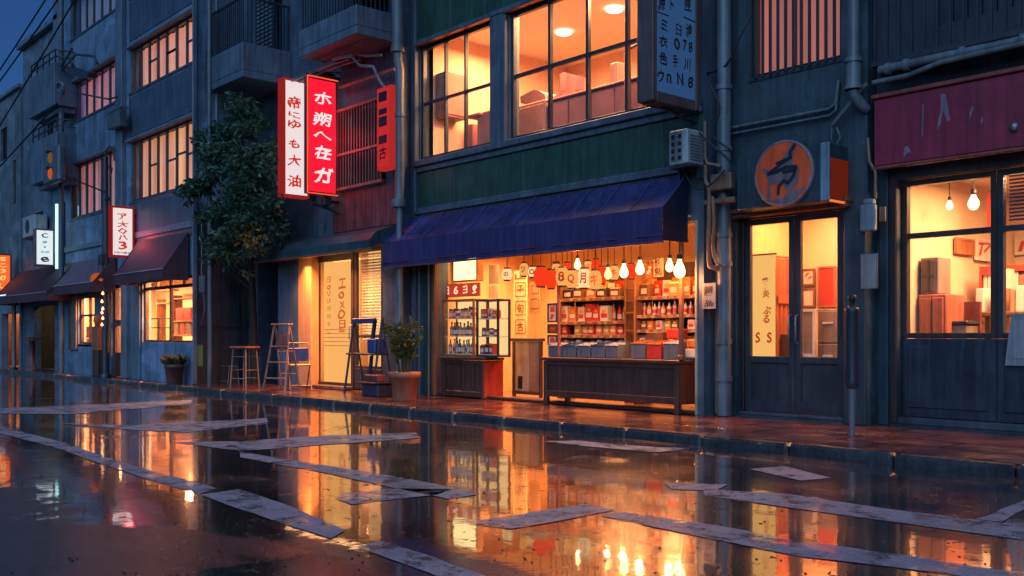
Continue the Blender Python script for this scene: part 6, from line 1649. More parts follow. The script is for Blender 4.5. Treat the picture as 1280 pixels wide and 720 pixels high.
# ---- things standing before the gap and the door
WOODGREY = surf('weathered_stool_wood', (.26, .2, .17), .55, var=.4)
SEATRED = surf('red_brown_seat', (.32, .12, .08), .45)
def stool(px, v, h, w, d, label, rot, seatm=SEATRED):
    o = thing('bar_stool', label, 'stool', (0, 0, 0))
    MB().box(-w / 2 - .02, w / 2 + .02, -d / 2 - .02, d / 2 + .02, h - .045, h, ch=.014).build('seat', seatm, o)
    for sx in (-1, 1):
        for sy in (-1, 1):
            MB().tube([(sx * w * .5, sy * d * .5, 0), (sx * w * .40, sy * d * .40, h - .046)], .017, 7, r2=.015).build('leg', WOODGREY, o)
    for k, zz in enumerate((.16, .32, .58)):
        q = .5 - .1 * zz / h
        r_ = MB()
        if k != 1: r_.tube([(-w * q, -d * q, zz), (w * q, -d * q, zz)], .011, 6); r_.tube([(-w * q, d * q, zz), (w * q, d * q, zz)], .011, 6)
        else: r_.tube([(-w * q, -d * q, zz), (-w * q, d * q, zz)], .011, 6); r_.tube([(w * q, -d * q, zz), (w * q, d * q, zz)], .011, 6)
        r_.build('rung', WOODGREY, o)
    o.location = (U(px, v), v, PAVE + .002); o.rotation_euler = (0, 0, rot)
stool(306, 8.5, .78, .40, .36, 'weathered bar stool with a red-brown seat before the dark gap wall', .35)
o = thing('low_trestle', 'low thin metal trestle left of the bar stool', 'trestle', (0, 0, 0))
for sx in (-.28, .28):
    for sy in (-.12, .12): MB().tube([(sx, sy, 0), (sx, sy * .7, .36)], .011, 6).build('leg', PIPE, o)
f_ = MB()
for sy in (-.085, .085): f_.tube([(-.28, sy, .36), (.28, sy, .36)], .012, 6)
for sx in (-.28, .28): f_.tube([(sx, -.085, .36), (sx, .085, .36)], .012, 6)
f_.tube([(-.28, -.115, .06), (.28, -.115, .06)], .009, 6)
f_.build('frame', PIPE, o)
o.location = (U(284, 8.75), 8.75, PAVE + .002)
# stepladder
o = thing('step_ladder', 'open wooden stepladder standing on the pavement before the corner post', 'ladder', (0, 0, 0))
LW = surf('ladder_wood', (.36, .2, .14), .55, var=.3)
H = 1.17
for sx in (-1, 1):
    MB().tube([(sx * .235, -.22, 0), (sx * .16, .0, H)], .02, 7).build('rail', LW, o)
    MB().tube([(sx * .21, .26, 0), (sx * .155, .03, H - .02)], .015, 7).build('rear_leg', LW, o)
for k, zz in enumerate((.22, .50, .78)):
    s_ = zz / H; hw = .235 - .075 * s_
    MB().box(-hw, hw, -.22 + .22 * s_ - .035, -.22 + .22 * s_ + .04, zz, zz + .024, ch=.005).build('step', LW, o)
MB().box(-.19, .19, -.07, .09, H, H + .028, ch=.008).build('top_step', LW, o)
b_ = MB(); b_.tube([(-.2, .24, .3), (.2, .24, .3)], .01, 6); b_.tube([(-.18, .14, .7), (.18, .14, .7)], .01, 6); b_.build('rear_brace', LW, o)
o.location = (U(352, 8.3), 8.3, PAVE + .002); o.rotation_euler = (0, 0, .42)
# red cloth hung over the ladder
cl = MB(); vs, fs = [], []
for i in range(9):
    for k in range(7):
        vs.append((-.14 + .28 * i / 8, .012 * math.sin(i * 1.9 + k * .4) - .02 - .045 * k / 6, -.26 * k / 6 - .02 * math.sin(i * 1.1) * (k > 4)))
for i in range(8):
    for k in range(6): fs.append((i * 7 + k, i * 7 + k + 1, (i + 1) * 7 + k + 1, (i + 1) * 7 + k))
cl.add(vs, fs, 0, True)
q = cl.build('hung_cloth', surf('red_brown_cloth', (.28, .07, .05), .8), origin=(0, 0, 0))
q.location = (U(353, 8.28), 8.30, PAVE + 1.02); q.rotation_euler = (0, 0, .42)
tag(q, 'small red-brown cloth hung over the stepladder', 'cloth')
sol = q.modifiers.new('thickness', 'SOLIDIFY'); sol.thickness = .008
# folding chair
o = thing('folding_chair', 'folding chair with a blue back panel leaning beside the stepladder', 'chair', (0, 0, 0))
CM = surf('chair_metal', (.4, .22, .14), .4, metal=.3)
for sx in (-.19, .19):
    MB().tube([(sx, -.24, 0), (sx, .02, .46), (sx, .16, .86)], .013, 7).build('back_frame', CM, o)
    MB().tube([(sx * .9, .26, 0), (sx * .9, -.16, .45)], .013, 7).build('leg', CM, o)
MB().box(-.19, .19, -.2, .16, .44, .468, ch=.01).build('seat', CM, o)
MB().box(-.18, .18, .085, .11, .52, .76, ch=.008).build('back_panel', surf('blue_vinyl', (.03, .07, .3), .4), o)
b_ = MB(); b_.tube([(-.19, .155, .85), (.19, .155, .85)], .012, 6); b_.tube([(-.17, .2, .07), (.17, .2, .07)], .009, 6); b_.tube([(-.19, -.2, .08), (.19, -.2, .08)], .009, 6); b_.build('crossbar', CM, o)
o.location = (U(374, 8.75), 8.75, PAVE + .002); o.rotation_euler = (0, 0, 1.2)
# blue topped stand before the blind window
o = thing('display_stand', 'narrow stand with a blue top board and a slanted dark frame before the blind window', 'display stand', (0, 0, 0))
v = 8.95; x0, x1 = U(443, v), U(478, v)
SB = surf('navy_stand_paint', (.025, .035, .07), .4)
W_ = x1 - x0
for sx in (0, W_): MB().tube([(sx, -.2, 0), (sx, 0, 1.28)], .02, 8).tube([(sx, .2, 0), (sx, 0, 1.28)], .016, 8).build('leg', SB, o)
MB().box(-.02, W_ - .2, -.04, .03, 1.19, 1.28, ch=.01).build('top_board', surf('bright_blue_board', (.045, .07, .24), .4), o)
MB().prism([(W_ - .19, 1.24), (W_ - .12, 1.24), (W_ - .24, .72), (W_ - .31, .72)], -.06, -.02, plane='xz').build('slanted_bar', SB, o)
MB().box(-.02, W_ + .02, -.16, .12, .66, .69, ch=.006).build('shelf', SB, o)
MB().prism([(W_ - .2, .64), (W_ - .14, .66), (W_ - .2, .2), (W_ - .26, .2)], -.12, -.08, plane='xz').build('slanted_bar', SB, o)
o.location = (x0, v, PAVE + .002)
bx = MB().box(W_ - .26, W_ - .03, -.13, .08, .692, .93, ch=.012); bx.box(W_ - .24, W_ - .05, -.136, -.131, .74, .88)
q = bx.build('blue_box', surf('mid_blue_box', (.035, .07, .25), .45), origin=(0, 0, 0)); q.location = (x0, v, PAVE + .003); tag(q, 'square blue box on the shelf of the narrow stand', 'box')
v = 8.62; x0, x1 = U(452, v), U(472, v)
o = thing('low_crate', 'low dark crate with a raised lid on the pavement by the door step', 'crate', ((x0 + x1) / 2, v + .15, PAVE))
MB().box(x0, x1, v, v + .3, PAVE + .002, PAVE + .2, ch=.012).build('body', SB, o)
MB().box(x0 - .06, x1 + .02, v - .06, v + .34, PAVE + .203, PAVE + .235, ch=.008).build('lid', BLACK, o)
MB().box(x0 + .03, x1 - .06, v + .04, v + .2, PAVE + .237, PAVE + .35, ch=.01).build('tray', surf('dull_red_paint', (.30, .06, .06), .45), o)
# ---- potted shrub
RP = random.Random(4)
px_, v = U(506, 8.5), 8.5
o = thing('potted_shrub', 'leafy shrub in a terracotta pot at the left end of the blue awning', 'potted plant', (px_, v, PAVE))
MB().lathe([(.165, 0), (.175, .02), (.215, .34), (.24, .345), (.245, .43), (.215, .435), (.205, .39), (0, .385)], (px_, v, PAVE + .002), 26).build('pot', surf('terracotta', (.4, .16, .09), .55, var=.25, bump=.15), o)
MB().lathe([(.204, .388), (.1, .402), (0, .405)], (px_, v, PAVE + .002), 20).build('soil', surf('soil', (.03, .022, .018), .9, bump=.6), o)
st = MB(); lf = MB()
for i in range(22):
    an = RP.uniform(0, 6.28); rr = RP.uniform(.02, .12); sp = RP.uniform(.08, .26); hh = RP.uniform(.45, .86)
    p0 = Vector((px_ + rr * math.cos(an), v + rr * math.sin(an), PAVE + .39)); p2 = p0 + Vector((sp * math.cos(an), sp * math.sin(an), hh)); p1 = p0.lerp(p2, .5) + Vector((-.03 * math.cos(an), -.03 * math.sin(an), .06))
    st.tube([p0, p1, p2], [.007, .005, .002], 5)
    for k in range(24):
        s_ = RP.uniform(.3, 1.02); q = p0.lerp(p1, s_ * 2) if s_ < .5 else p1.lerp(p2, (s_ - .5) * 2)
        d = Vector((RP.gauss(0, 1), RP.gauss(0, 1), RP.gauss(-.1, .5))).normalized()
        leaf(lf, q, RP.uniform(.07, .13), RP, RP.choice((0, 0, 1)), dirv=d)
st.build('stem', surf('green_stem', (.08, .1, .04), .6), o)
lf.build('foliage', [leafmat('shrub_leaf', (.045, .085, .02), (.12, .16, .03)), leafmat('shrub_leaf_deep', (.02, .05, .02), (.05, .09, .03))], o)
# ================================================================== pale blue apartment building with two shop fronts
VA = 8.15
aa, ab = -27.35, -18.73
APT = render_wall('slate_blue_render', (.165, .26, .38))
APT2 = surf('slate_blue_trim', (.14, .195, .26), .5, var=.3, bump=.15)
t = thing('apartment_building', 'tall slate blue apartment building with rows of lit windows over two shop fronts', 'building', ((aa + ab) / 2, VA + 2.5, PAVE))
R0, R1 = U(163, VA), U(242.5, VA)      # right bay
L0, L1 = U(88.5, VA), U(146, VA)       # left bay
hol = []
ROWS = [(4.15, 5.52), (6.66, 7.66), (8.86, 9.95)]
for z0, z1 in ROWS: hol += [(R0, R1, z0, z1), (L0, L1, z0, z1)]
gr = (U(178, VA), U(241, VA), Zc(210, 428, VA), Zc(210, 347, VA))
gl_ = (U(98, VA), U(118, VA), Zc(108, 430, VA), Zc(108, 370, VA))
gd = (U(139, VA), U(154, VA), PAVE, Zc(146, 352, VA))
hol += [gr, gl_, gd]
b = MB(); b.wall(aa, ab, PAVE, 13.5, VA, VA + .2, hol); b.shell(aa, ab, VA + .2, 13.5, PAVE, 13.5)
b.build('wall', APT, t)
for px in (154, 76): MB().box(U(px - 4, VA), U(px + 4, VA), VA - .12, VA - .001, 3.3, 13.4, ch=.012).build('pilaster', APT2, t)
MB().box(U(247, VA), ab + .03, VA - .1, VA - .001, PAVE, 13.4, ch=.012).build('pilaster', APT2, t)
# seams, gutter pipe and boxes on the flank that closes the gap
fl = MB()
MB().box(ab + .002, ab + .02, VA + .03, VA + 1.13, PAVE, 3.6).build('flank_panel', surf('dark_teal_panel', (.03, .046, .06), .5, var=.4), t)
for yy in (8.62, 9.05): fl.box(ab + .022, ab + .034, yy, yy + .03, PAVE, 3.6)
fl.box(ab + .021, ab + .045, VA + .04, VA + 1.12, 1.25, 1.29)
fl.build('flank_trim', DARKMETAL, t)
fl = MB(); fl.tube([(U(262, VA - .06), VA - .06, PAVE), (U(262, VA - .06), VA - .06, 13)], .045, 8); fl.tube([(ab + .3, VA + .3, 5.0), (ab + .3, VA + .3, 12)], .04, 8)
fl.build('drainpipe', PIPE, t)
fl = MB(); v = VA - .1
fl.box(U(252, v), U(257, v), v - .06, v - .001, Zc(254, 366, v), Zc(254, 345, v), ch=.01); fl.tube([(U(254, v), v - .03, Zc(254, 345, v)), (U(254, v), v - .03, 3.3)], .015, 6); fl.tube([(U(256, v), v - .03, Zc(254, 366, v)), (U(258, v), v - .03, 1.6), (U(253, v), v - .03, 1.3)], .012, 6)
fl.build('meter_box', PIPE, t)
MB().box(U(248, v), U(254, v), v - .02, v - .001, Zc(251, 458, v), Zc(251, 431, v), ch=.004).build('yellow_plate', surf('mustard_plate', (.28, .23, .04), .5), t)
def B(name, a_, c_, k=1., sx=6.): return blind_glow(name, srgb(*a_), srgb(*c_), k, sx)
BR1 = B('curtain_peach', (196, 104, 84), (255, 168, 128), .85); BR2 = B('curtain_amber', (190, 100, 66), (255, 178, 96), 1.0, 2.2)
BL1 = B('curtain_pink', (84, 70, 128), (240, 132, 112), .8, 1.6); BL2 = B('curtain_rose', (120, 80, 110), (210, 128, 120), .75); BT = B('curtain_blue', (40, 56, 98), (74, 92, 150), .5)
BRT = B('curtain_dim_peach', (150, 84, 84), (230, 140, 118), .7)
CO = [.1, .22, .36, .5, .66, .84]
for k, (z0, z1) in enumerate(ROWS):
    window(t, R0, R1, z0, z1, VA + .05, cols=[.13, .27, .41, .55, .70, .85], rows=1, fm=DARKMETAL, fw=.05, mw=.045, curtain=[BR2, BR1, BRT][k], sill=.07)
    window(t, L0, L1, z0, z1, VA + .05, cols=[.14, .3, .46, .63, .8], rows=1, fm=DARKMETAL, fw=.045, mw=.04, curtain=[BL2, BL1, BT][k], sill=.07)
    ex = MB()
    for (f0, f1, fz) in ((.27, .41, .52), (.55, .70, .5), (.85, 1, .5), (.70, .85, .55) if k == 0 else (.55, .7, .5)):
        ex.box(R0 + (R1 - R0) * f0 + .03, R0 + (R1 - R0) * f1 - .04, VA + .07, VA + .1, z0 + (z1 - z0) * fz - .02, z0 + (z1 - z0) * fz + .02)
    ex.build('glazing_bar', DARKMETAL, t)
    hd = MB(); hd.box(R0 - .08, R1 + .08, VA - .09, VA - .002, z1 + .002, z1 + .06, ch=.008); hd.box(L0 - .08, L1 + .08, VA - .09, VA - .002, z1 + .002, z1 + .06, ch=.008)
    hd.build('window_hood', APT2, t)
    pl = MB(); pl.box(R0 - .05, R1 + .05, VA - .015, VA - .001, z0 - 1.02, z0 - .1, ch=.006); pl.build('spandrel', surf('deep_blue_spandrel', (.07, .105, .16), .5, var=.3), t)
MB().box(aa + .02, ab - .02, VA - .05, VA - .002, 3.28, 3.42, ch=.012).build('string_course', APT2, t)
# right shop front
room(t, aa + .1, ab - .1, VA + .21, 10.6, PAVE + .012, 2.6, CREAM, WOODFLOOR, CEIL)
window(t, gr[0], gr[1], gr[2], gr[3], VA + .05, cols=[.52], rows=1, fm=FRAME_BROWN, fw=.05, mw=.07, hfrac=[.86], dep=.08)
tb = MB()
for f in (.25, .77): tb.box(gr[0] + (gr[1] - gr[0]) * f - .02, gr[0] + (gr[1] - gr[0]) * f + .02, VA + .06, VA + .12, gr[2] + (gr[3] - gr[2]) * .87, gr[3] - .05)
tb.build('transom_bar', FRAME_BROWN, t)
MB().box(U(166, VA), gr[0] - .06, VA - .05, VA - .001, PAVE, 2.4, ch=.01).build('shop_pier', APT2, t)
MB().box(U(156, VA), U(163, VA), VA - .1, VA - .001, PAVE, 2.4, ch=.01).build('shop_pier', surf('pale_pier', (.2, .24, .28), .5), t)
# left shop front
window(t, gl_[0], gl_[1], gl_[2], gl_[3], VA + .05, cols=[.55], rows=1, fm=FRAME_BROWN, fw=.05, mw=.05, hfrac=[.6], dep=.08, sill=.05)
pf = MB(); pf.box(U(88, VA), gl_[0] - .03, VA - .06, VA - .001, .7, 2.4, ch=.01); pf.build('shutter_leaf', surf('taupe_panel', (.25, .18, .16), .5), t)
d = MB(); q = .09; zt_ = gd[3]
d.box(gd[0], gd[0] + q, VA + .06, VA + .12, PAVE + .01, zt_, ch=.005); d.box(gd[1] - q, gd[1], VA + .06, VA + .12, PAVE + .01, zt_, ch=.005)
for z0, z1 in ((PAVE + .01, .68), (1.32, 1.45), (zt_ - .15, zt_)): d.box(gd[0] + q, gd[1] - q, VA + .062, VA + .118, z0, z1, ch=.005)
dd = d.build('shop_door', surf('red_brown_door', (.2, .06, .05), .4), t)
MB().box(gd[0] + q, gd[1] - q, VA + .088, VA + .094, .68, zt_ - .15).build('pane', GLASS, dd)
MB().box(gd[0] + .1, gd[1] - .1, VA + .02, VA + .06, 1.3, 1.36, ch=.01).build('push_bar', STEEL, dd)
for i, (x, y, pw, lab) in enumerate(((-20.4, 9.0, 700, 'round ceiling light in the right shop of the apartment building'), (-25.2, 8.9, 700, 'round ceiling light in the left shop of the apartment building'))):
    lt = thing('ceiling_light', lab, 'ceiling light', (x, y, 2.52))
    MB().lathe([(.2, .06), (.2, .01), (.16, -.01), (0, -.015)], (x, y, 2.535), 18).build('diffuser', glow('warm_diffuser', (1, .82, .5), 5), lt)
    lamp('shop_light', (x, y, 2.47), pw, WARM, lt, .9)
# furniture seen in the right shop
v = 9.4; x0, x1 = U(206, v), U(234, v)
def plainshelf(label, x0, x1, v, zs_, d, mat, ztop):
    o = thing('wall_shelf', label, 'shelf', ((x0 + x1) / 2, v + d / 2, PAVE + .014))
    for z in zs_: MB().box(x0, x1, v, v + d, z - .04, z, ch=.005).build('shelf_board', mat, o)
    for x in (x0 - .03, x1): MB().box(x, x + .03, v, v + d, PAVE + .014, ztop, ch=.004).build('side_panel', mat, o)
plainshelf('brown wall shelf with red boxes seen through the right shop window', U(214, 9.7), U(240, 9.7), 9.7, [1.1, 1.45, Zc(225, 372, 9.7)], .3, MIDWOOD, 2.1)
for i, (px, w_) in enumerate(((219, .5), (229, .42))):
    zz = 1.452; x = U(px, 9.72); m = MB().box(x, x + w_, 9.73, 9.95, zz, zz + .32, ch=.01); m.box(x + .06, x + w_ - .06, 9.722, 9.729, zz + .06, zz + .2)
    tag(m.build('shelf_box', REDBOX), ['wider red box on the brown wall shelf', 'narrower red box at the right of the brown wall shelf'][i], 'box')
for i, px in enumerate((217, 224, 231)):
    zz = 1.102; x = U(px, 9.72); m = MB().box(x, x + .26, 9.73, 9.95, zz, zz + .3, ch=.01); m.box(x + .05, x + .21, 9.722, 9.729, zz + .08, zz + .16)
    tag(m.build('shelf_box', [GREYCAB, REDWOOD, GREYCAB][i]), ['grey box left on the lower board of the wall shelf', 'red-brown box in the middle of the lower board of the wall shelf', 'grey box right on the lower board of the wall shelf'][i], 'box')
plainshelf('high empty shelf of two boards at the left of the right shop window', U(196, 9.9), U(212, 9.9), 9.9, [Zc(204, 378, 9.9), Zc(204, 362, 9.9)], .25, MIDWOOD, 2.05)
v = 8.75; x0, x1 = U(184, v), U(199, v); z0, z1 = Zc(191, 430, v), Zc(191, 399, v)
o = thing('dark_rack', 'small dark open frame rack inside the right shop window', 'rack', ((x0 + x1) / 2, v + .1, PAVE + .014)); m = MB()
for x in (x0, x1 - .03): m.box(x, x + .03, v, v + .03, PAVE + .014, z1); m.box(x, x + .03, v + .25, v + .28, PAVE + .014, z1)
m.build('post', DARKMETAL, o); m = MB()
for z in (z1 - .0, (z0 + z1) / 2 + .08, z0 + .05): m.box(x0, x1, v, v + .28, z, z + .025)
m.build('shelf_board', DARKMETAL, o)
v = 8.42; x0 = -27.1; o = thing('shop_counter', 'small dark counter behind the left shop window', 'counter', (x0 + .5, v + .3, PAVE + .014))
MB().box(x0, x0 + .9, v, v + .5, PAVE + .014, .98, ch=.01).build('body', DARKWOOD, o); MB().box(x0 - .03, x0 + .93, v - .03, v + .53, .982, 1.02, ch=.008).build('top', MIDWOOD, o)
m = MB().box(x0 + .3, x0 + .72, v + .1, v + .4, 1.022, 1.32, ch=.015); m.box(x0 + .34, x0 + .68, v + .085, v + .099, 1.08, 1.28)
tag(m.build('counter_box', surf('dark_goods', (.05, .035, .035), .4)), 'dark boxy till on the counter in the left shop window', 'till')
plainshelf('brown shelf deep in the left corner of the left shop', -27.2, -26.6, 9.2, [1.55, 1.95], .25, MIDWOOD, 2.15)
# maroon awnings
MAROON = surf('maroon_canvas', (.085, .04, .065), .65, var=.3, bump=.1, bscale=50)
def awning(label, x0, x1, vf, z1, zf, zb, ends=True, mat=MAROON, v0=VA - .06):
    a = thing('shop_awning', label, 'awning', ((x0 + x1) / 2, (vf + v0) / 2, zb))
    c = MB(); n = 14; vs, fs = [], []
    for i in range(n + 1):
        x = x0 + (x1 - x0) * i / n
        for k in range(5):
            s_ = k / 4
            vs.append((x, v0 + (vf - v0) * s_, z1 + (zf - z1) * s_ - .035 * math.sin(math.pi * s_) + .01 * math.sin(i * 2.3) * math.sin(math.pi * s_)))
    for i in range(n):
        for k in range(4): fs.append((i * 5 + k, i * 5 + k + 1, (i + 1) * 5 + k + 1, (i + 1) * 5 + k))
    c.add(vs, fs, 0, True); c.build('canopy_sheet', mat, a)
    c = MB(); vs, fs = [], []
    for i in range(n * 3 + 1):
        x = x0 + (x1 - x0) * i / (3 * n); w_ = .01 * math.sin(i * 1.6)
        vs += [(x, vf + w_ * .2, zf), (x, vf + w_, zb + .015 * math.sin(i * 2.0))]
    for i in range(n * 3): fs.append((i * 2, i * 2 + 1, i * 2 + 3, i * 2 + 2))
    c.add(vs, fs, 0, True); c.build('valance', surf('dark_maroon_canvas', (.09, .035, .05), .65), a)
    c = MB(); c.tube([(x0, vf - .005, zf), (x1, vf - .005, zf)], .014, 6); c.build('front_bar', surf('pale_edge', (.4, .33, .36), .4), a)
    for x in (x0, x1): MB().prism([(v0, z1), (vf, zf), (vf, zb), (v0, zb)], x - .005, x + .005, plane='yz').build('side_sheet', surf('dark_maroon_canvas', (.09, .035, .05), .65), a)
    return a
awning('maroon shop awning under the red and white pole sign', U(143, 7.57), -18.98, 7.57, 3.2, 2.42, 2.2)
awning('mauve-brown shop awning at the left bay of the apartment building', U(66, 7.57), U(116, 7.57), 7.57, 2.98, 2.33, 2.1, mat=surf('mauve_canvas', (.16, .10, .14), .65, var=.3))
# orange lantern, string of lights, standing board by the left door
v = 7.75
o = thing('door_lantern', 'round orange paper lantern hung beside the left shop door', 'lantern', (U(123, v), v, Zc(123, 352, v)))
MB().lathe([(.08, -.16), (.15, -.1), (.18, 0), (.15, .1), (.08, .16)], (U(123, v), v, Zc(123, 350, v)), 16).build('shade', glow('orange_lantern_dim', (1, .16, .04), .45), o)
MB().tube([(U(123, v), v, Zc(123, 350, v) + .16), (U(123, v), v, 2.9)], .006, 5).build('cord', BLACK, o)
for i, py in enumerate((367, 377, 386, 391, 398, 406)):
    x, z = U(128.5 - (i % 2), 7.72), Zc(128.5, py, 7.72)
    q = MB().lathe([(0, -.035), (.03, -.015), (.03, .01), (.012, .03)], (x, 7.72, z), 8).lathe([(.014, .03), (.014, .05)], (x, 7.72, z), 6).build('string_light', glow('string_bulb', (1, .42, .18), 4 if i in (0, 5) else 1.8))
    tag(q, 'tiny warm light of the vertical string beside the pole', 'string light', 'string lights beside the pole')
q = MB().tube([(U(128, 7.72) + .02, 7.74, 3.0), (U(128, 7.72) + .02, 7.74, 1.2)], .005, 5).build('light_string_cable', BLACK); tag(q, 'thin black cable carrying the string of tiny lights', 'cable')
v = 7.85; x0, x1 = U(115, v), U(122, v)
o = thing('standing_board', 'narrow standing board with an orange face beside the pole', 'sign', ((x0 + x1) / 2, v, PAVE))
MB().box(x0, x1, v, v + .12, PAVE + .002, .72, ch=.01).build('base', DARKWOOD, o); MB().box(x0 - .02, x1 + .02, v - .01, v + .13, .722, 1.3, ch=.01).build('board', surf('orange_board', (.4, .12, .06), .5), o)
MB().lathe([(0, .3), (.07, .25), (.09, .14), (.06, .02), (.05, 0)], ((x0 + x1) / 2, v + .06, 1.302), 12).build('finial', surf('orange_board', (.4, .12, .06), .5), o)
# round planter
px_, v = U(218, 7.86), 7.86
o = thing('round_planter', 'dark brown pot of spiky low plants under the right shop window', 'potted plant', (px_, v, PAVE))
MB().lathe([(.14, 0), (.15, .02), (.185, .33), (.2, .335), (.2, .4), (.175, .405), (.17, .36), (0, .355)], (px_, v, PAVE + .002), 20).build('pot', surf('brown_pot', (.12, .055, .04), .5), o)
lf = MB()
for i in range(130):
    an = RP.uniform(0, 6.28); rr = RP.uniform(0, .13)
    leaf(lf, Vector((px_ + rr * math.cos(an), v + rr * math.sin(an), PAVE + .36)), RP.uniform(.16, .3), RP, 0, dirv=Vector((math.cos(an) * RP.uniform(.2, .9), math.sin(an) * RP.uniform(.2, .9), 1)).normalized())
lf.build('foliage', leafmat('succulent_leaf', (.05, .07, .045), (.09, .11, .06)), o)

# ---- poles, wires, traffic light
pv = 7.9; px_ = U(132, pv)
ph = Zc(132, 196, pv)
o = thing('street_pole', 'dark street pole on the kerb before the left shop door', 'pole', (px_, pv, PAVE))
MB().tube([(px_, pv, PAVE), (px_, pv, 2.6), (px_, pv, ph)], [.085, .08, .065], 14).build('shaft', surf('pole_paint', (.045, .05, .06), .4), o)
MB().lathe([(.13, 0), (.13, .05), (.1, .09)], (px_, pv, PAVE + .002), 14).build('base_collar', DARKMETAL, o)
m = MB(); m.lathe([(.1, -.03), (.1, .03)], (px_, pv, 3.0), 12); m.lathe([(.1, -.03), (.1, .03)], (px_, pv, 4.3), 12); m.box(px_ - .09, px_ + .09, pv - .14, pv - .06, 2.75, 2.98, ch=.01)
m.build('clamp', DARKMETAL, o)
m = MB(); m.tube([(px_, pv, ph), (px_ + .03, pv, ph + .14), (px_ + .22, pv + .02, ph + .22), (px_ + .42, pv + .03, ph + .12), (px_ + .5, pv + .03, ph - .15)], .02, 7); m.tube([(px_ + .02, pv, ph - .4), (px_ + .25, pv, ph - .25), (px_ + .45, pv, ph - .32), (px_ + .3, pv, ph - .6)], .012, 6)
m.build('bracket', DARKMETAL, o)
sx = U(168, 8.08)
s = proj_sign('pole_sign', 'glowing white box sign with red characters beside the dark street pole', sx, 7.56, 8.08, 2.84, 3.98, .16, glow('pole_sign_case_lit', (1, .05, .07), .22), WHITE_FACE,
              [('ア', .5, .80, .42, .12), ('大', .5, .645, .46, .12), ('◇', .5, .515, .4, .12), ('ハ', .5, .385, .4, .1), ('3', .5, .23, .36, .16)], RED_SIGN_INK)
g = MB(); tx_ = 'Kuaraalaia'
for i, ch in enumerate(tx_): g.glyphs([(ch, 7.655 + i * .037, 2.94, .03, .045 if ch in 'Kl' else .032)], (sx, 0, 0), (0, 1, 0), (0, 0, 1), .0015)
g.build('small_lettering', surf('dark_brown_ink', (.12, .03, .02), .5), s)
MB().tube([(sx - .08, 8.06, 3.8), (sx - .08, 8.16, 3.8)], .025, 6).tube([(sx - .08, 8.06, 3.0), (sx - .08, 8.16, 3.0)], .025, 6).build('bracket', DARKMETAL, s)
lamp('sign_glow', (sx + .3, 7.85, 3.3), 9, (1, .07, .1), s, .15, kind_='POINT')
# floodlight box on the wall
v = 7.85; x0, x1 = U(133, v), U(152, v)
o = thing('flood_lamp', 'unlit dark grey flood lamp hung on the pilaster between the window bays', 'lamp', ((x0 + x1) / 2, v + .1, Zc(142, 162, v)))
MB().prism([(x0, Zc(142, 139, v)), (x1 - .12, Zc(142, 139, v)), (x1, Zc(142, 161, v)), (x0 + .06, Zc(142, 159, v))], v, v + .12).build('housing', surf('flood_grey', (.06, .075, .08), .4), o)
MB().prism([(x0 + .05, Zc(142, 141, v)), (x1 - .16, Zc(142, 141, v)), (x1 - .07, Zc(142, 159.5, v)), (x0 + .1, Zc(142, 157.5, v))], v - .006, v - .001).build('lens', surf('flood_lens', (.11, .13, .13), .2), o)
MB().tube([(x0 - .05, v + .06, Zc(142, 137, v)), (x1 - .1, v + .06, Zc(142, 137, v)), (x1, VA - .1, Zc(142, 139, v))], .02, 6).build('bracket', DARKMETAL, o)
# utility pole with street lamp arm
pv2 = 7.86; p2 = U(76.5, pv2)
o = thing('utility_pole', 'slim grey utility pole at the left edge of the apartment building with a lamp arm', 'pole', (p2, pv2, PAVE))
MB().tube([(p2, pv2, PAVE), (p2, pv2, 11.5)], .075, 12, r2=.06).build('shaft', surf('utility_pole_paint', (.11, .15, .19), .5), o)
m = MB(); za = Zc(85, 88, pv2)
m.tube([(p2, pv2, za + .1), (U(95, 7.5), 7.5, za - .05), (U(118, 7.3), 7.3, za - .55), (U(122, 7.25), 7.25, za - .8)], .028, 8)
m.tube([(p2, pv2, za + .2), (U(90, 7.45), 7.45, za + .1)], .03, 8)
m.tube([(U(90, 7.3), 7.3, Zc(90, 115, 7.3)), (U(136, 7.3), 7.3, Zc(136, 124, 7.3)), (U(147, 7.6), 7.6, Zc(147, 121, 7.6))], .02, 7)
m.build('arm', DARKMETAL, o)
m = MB(); m.prism([(U(88, 7.4), Zc(88, 83, 7.4)), (U(117, 7.4), Zc(117, 91, 7.4)), (U(114, 7.4), Zc(114, 97, 7.4)), (U(104, 7.4), Zc(104, 98, 7.4)), (U(88, 7.4), Zc(88, 90, 7.4))], 7.3, 7.5); m.lathe([(0, -.1), (.09, -.07), (.1, 0), (.07, .08), (0, .1)], (U(89, 7.4), 7.4, Zc(89, 84, 7.4)), 10)
m.build('lamp_head', DARKMETAL, o)
m = MB(); n = 18; cx, cz = U(76, 7.5), Zc(76, 110, 7.5)
m.tube([(cx + .22 * math.cos(2 * math.pi * i / n), 7.5 - .05 * math.sin(2 * math.pi * i / n), cz + .13 * math.sin(2 * math.pi * i / n)) for i in range(n + 1)], .035, 6, caps=False); m.lathe([(.18, -.01), (.18, .0), (0, .01)], (cx, 7.5, cz), 14, axis='y', squash=(1, .6)); m.tube([(cx, 7.5, cz + .1), (p2, pv2, cz + .3)], .02, 6)
m.build('mirror', surf('mirror_back', (.12, .17, .22), .3), o)
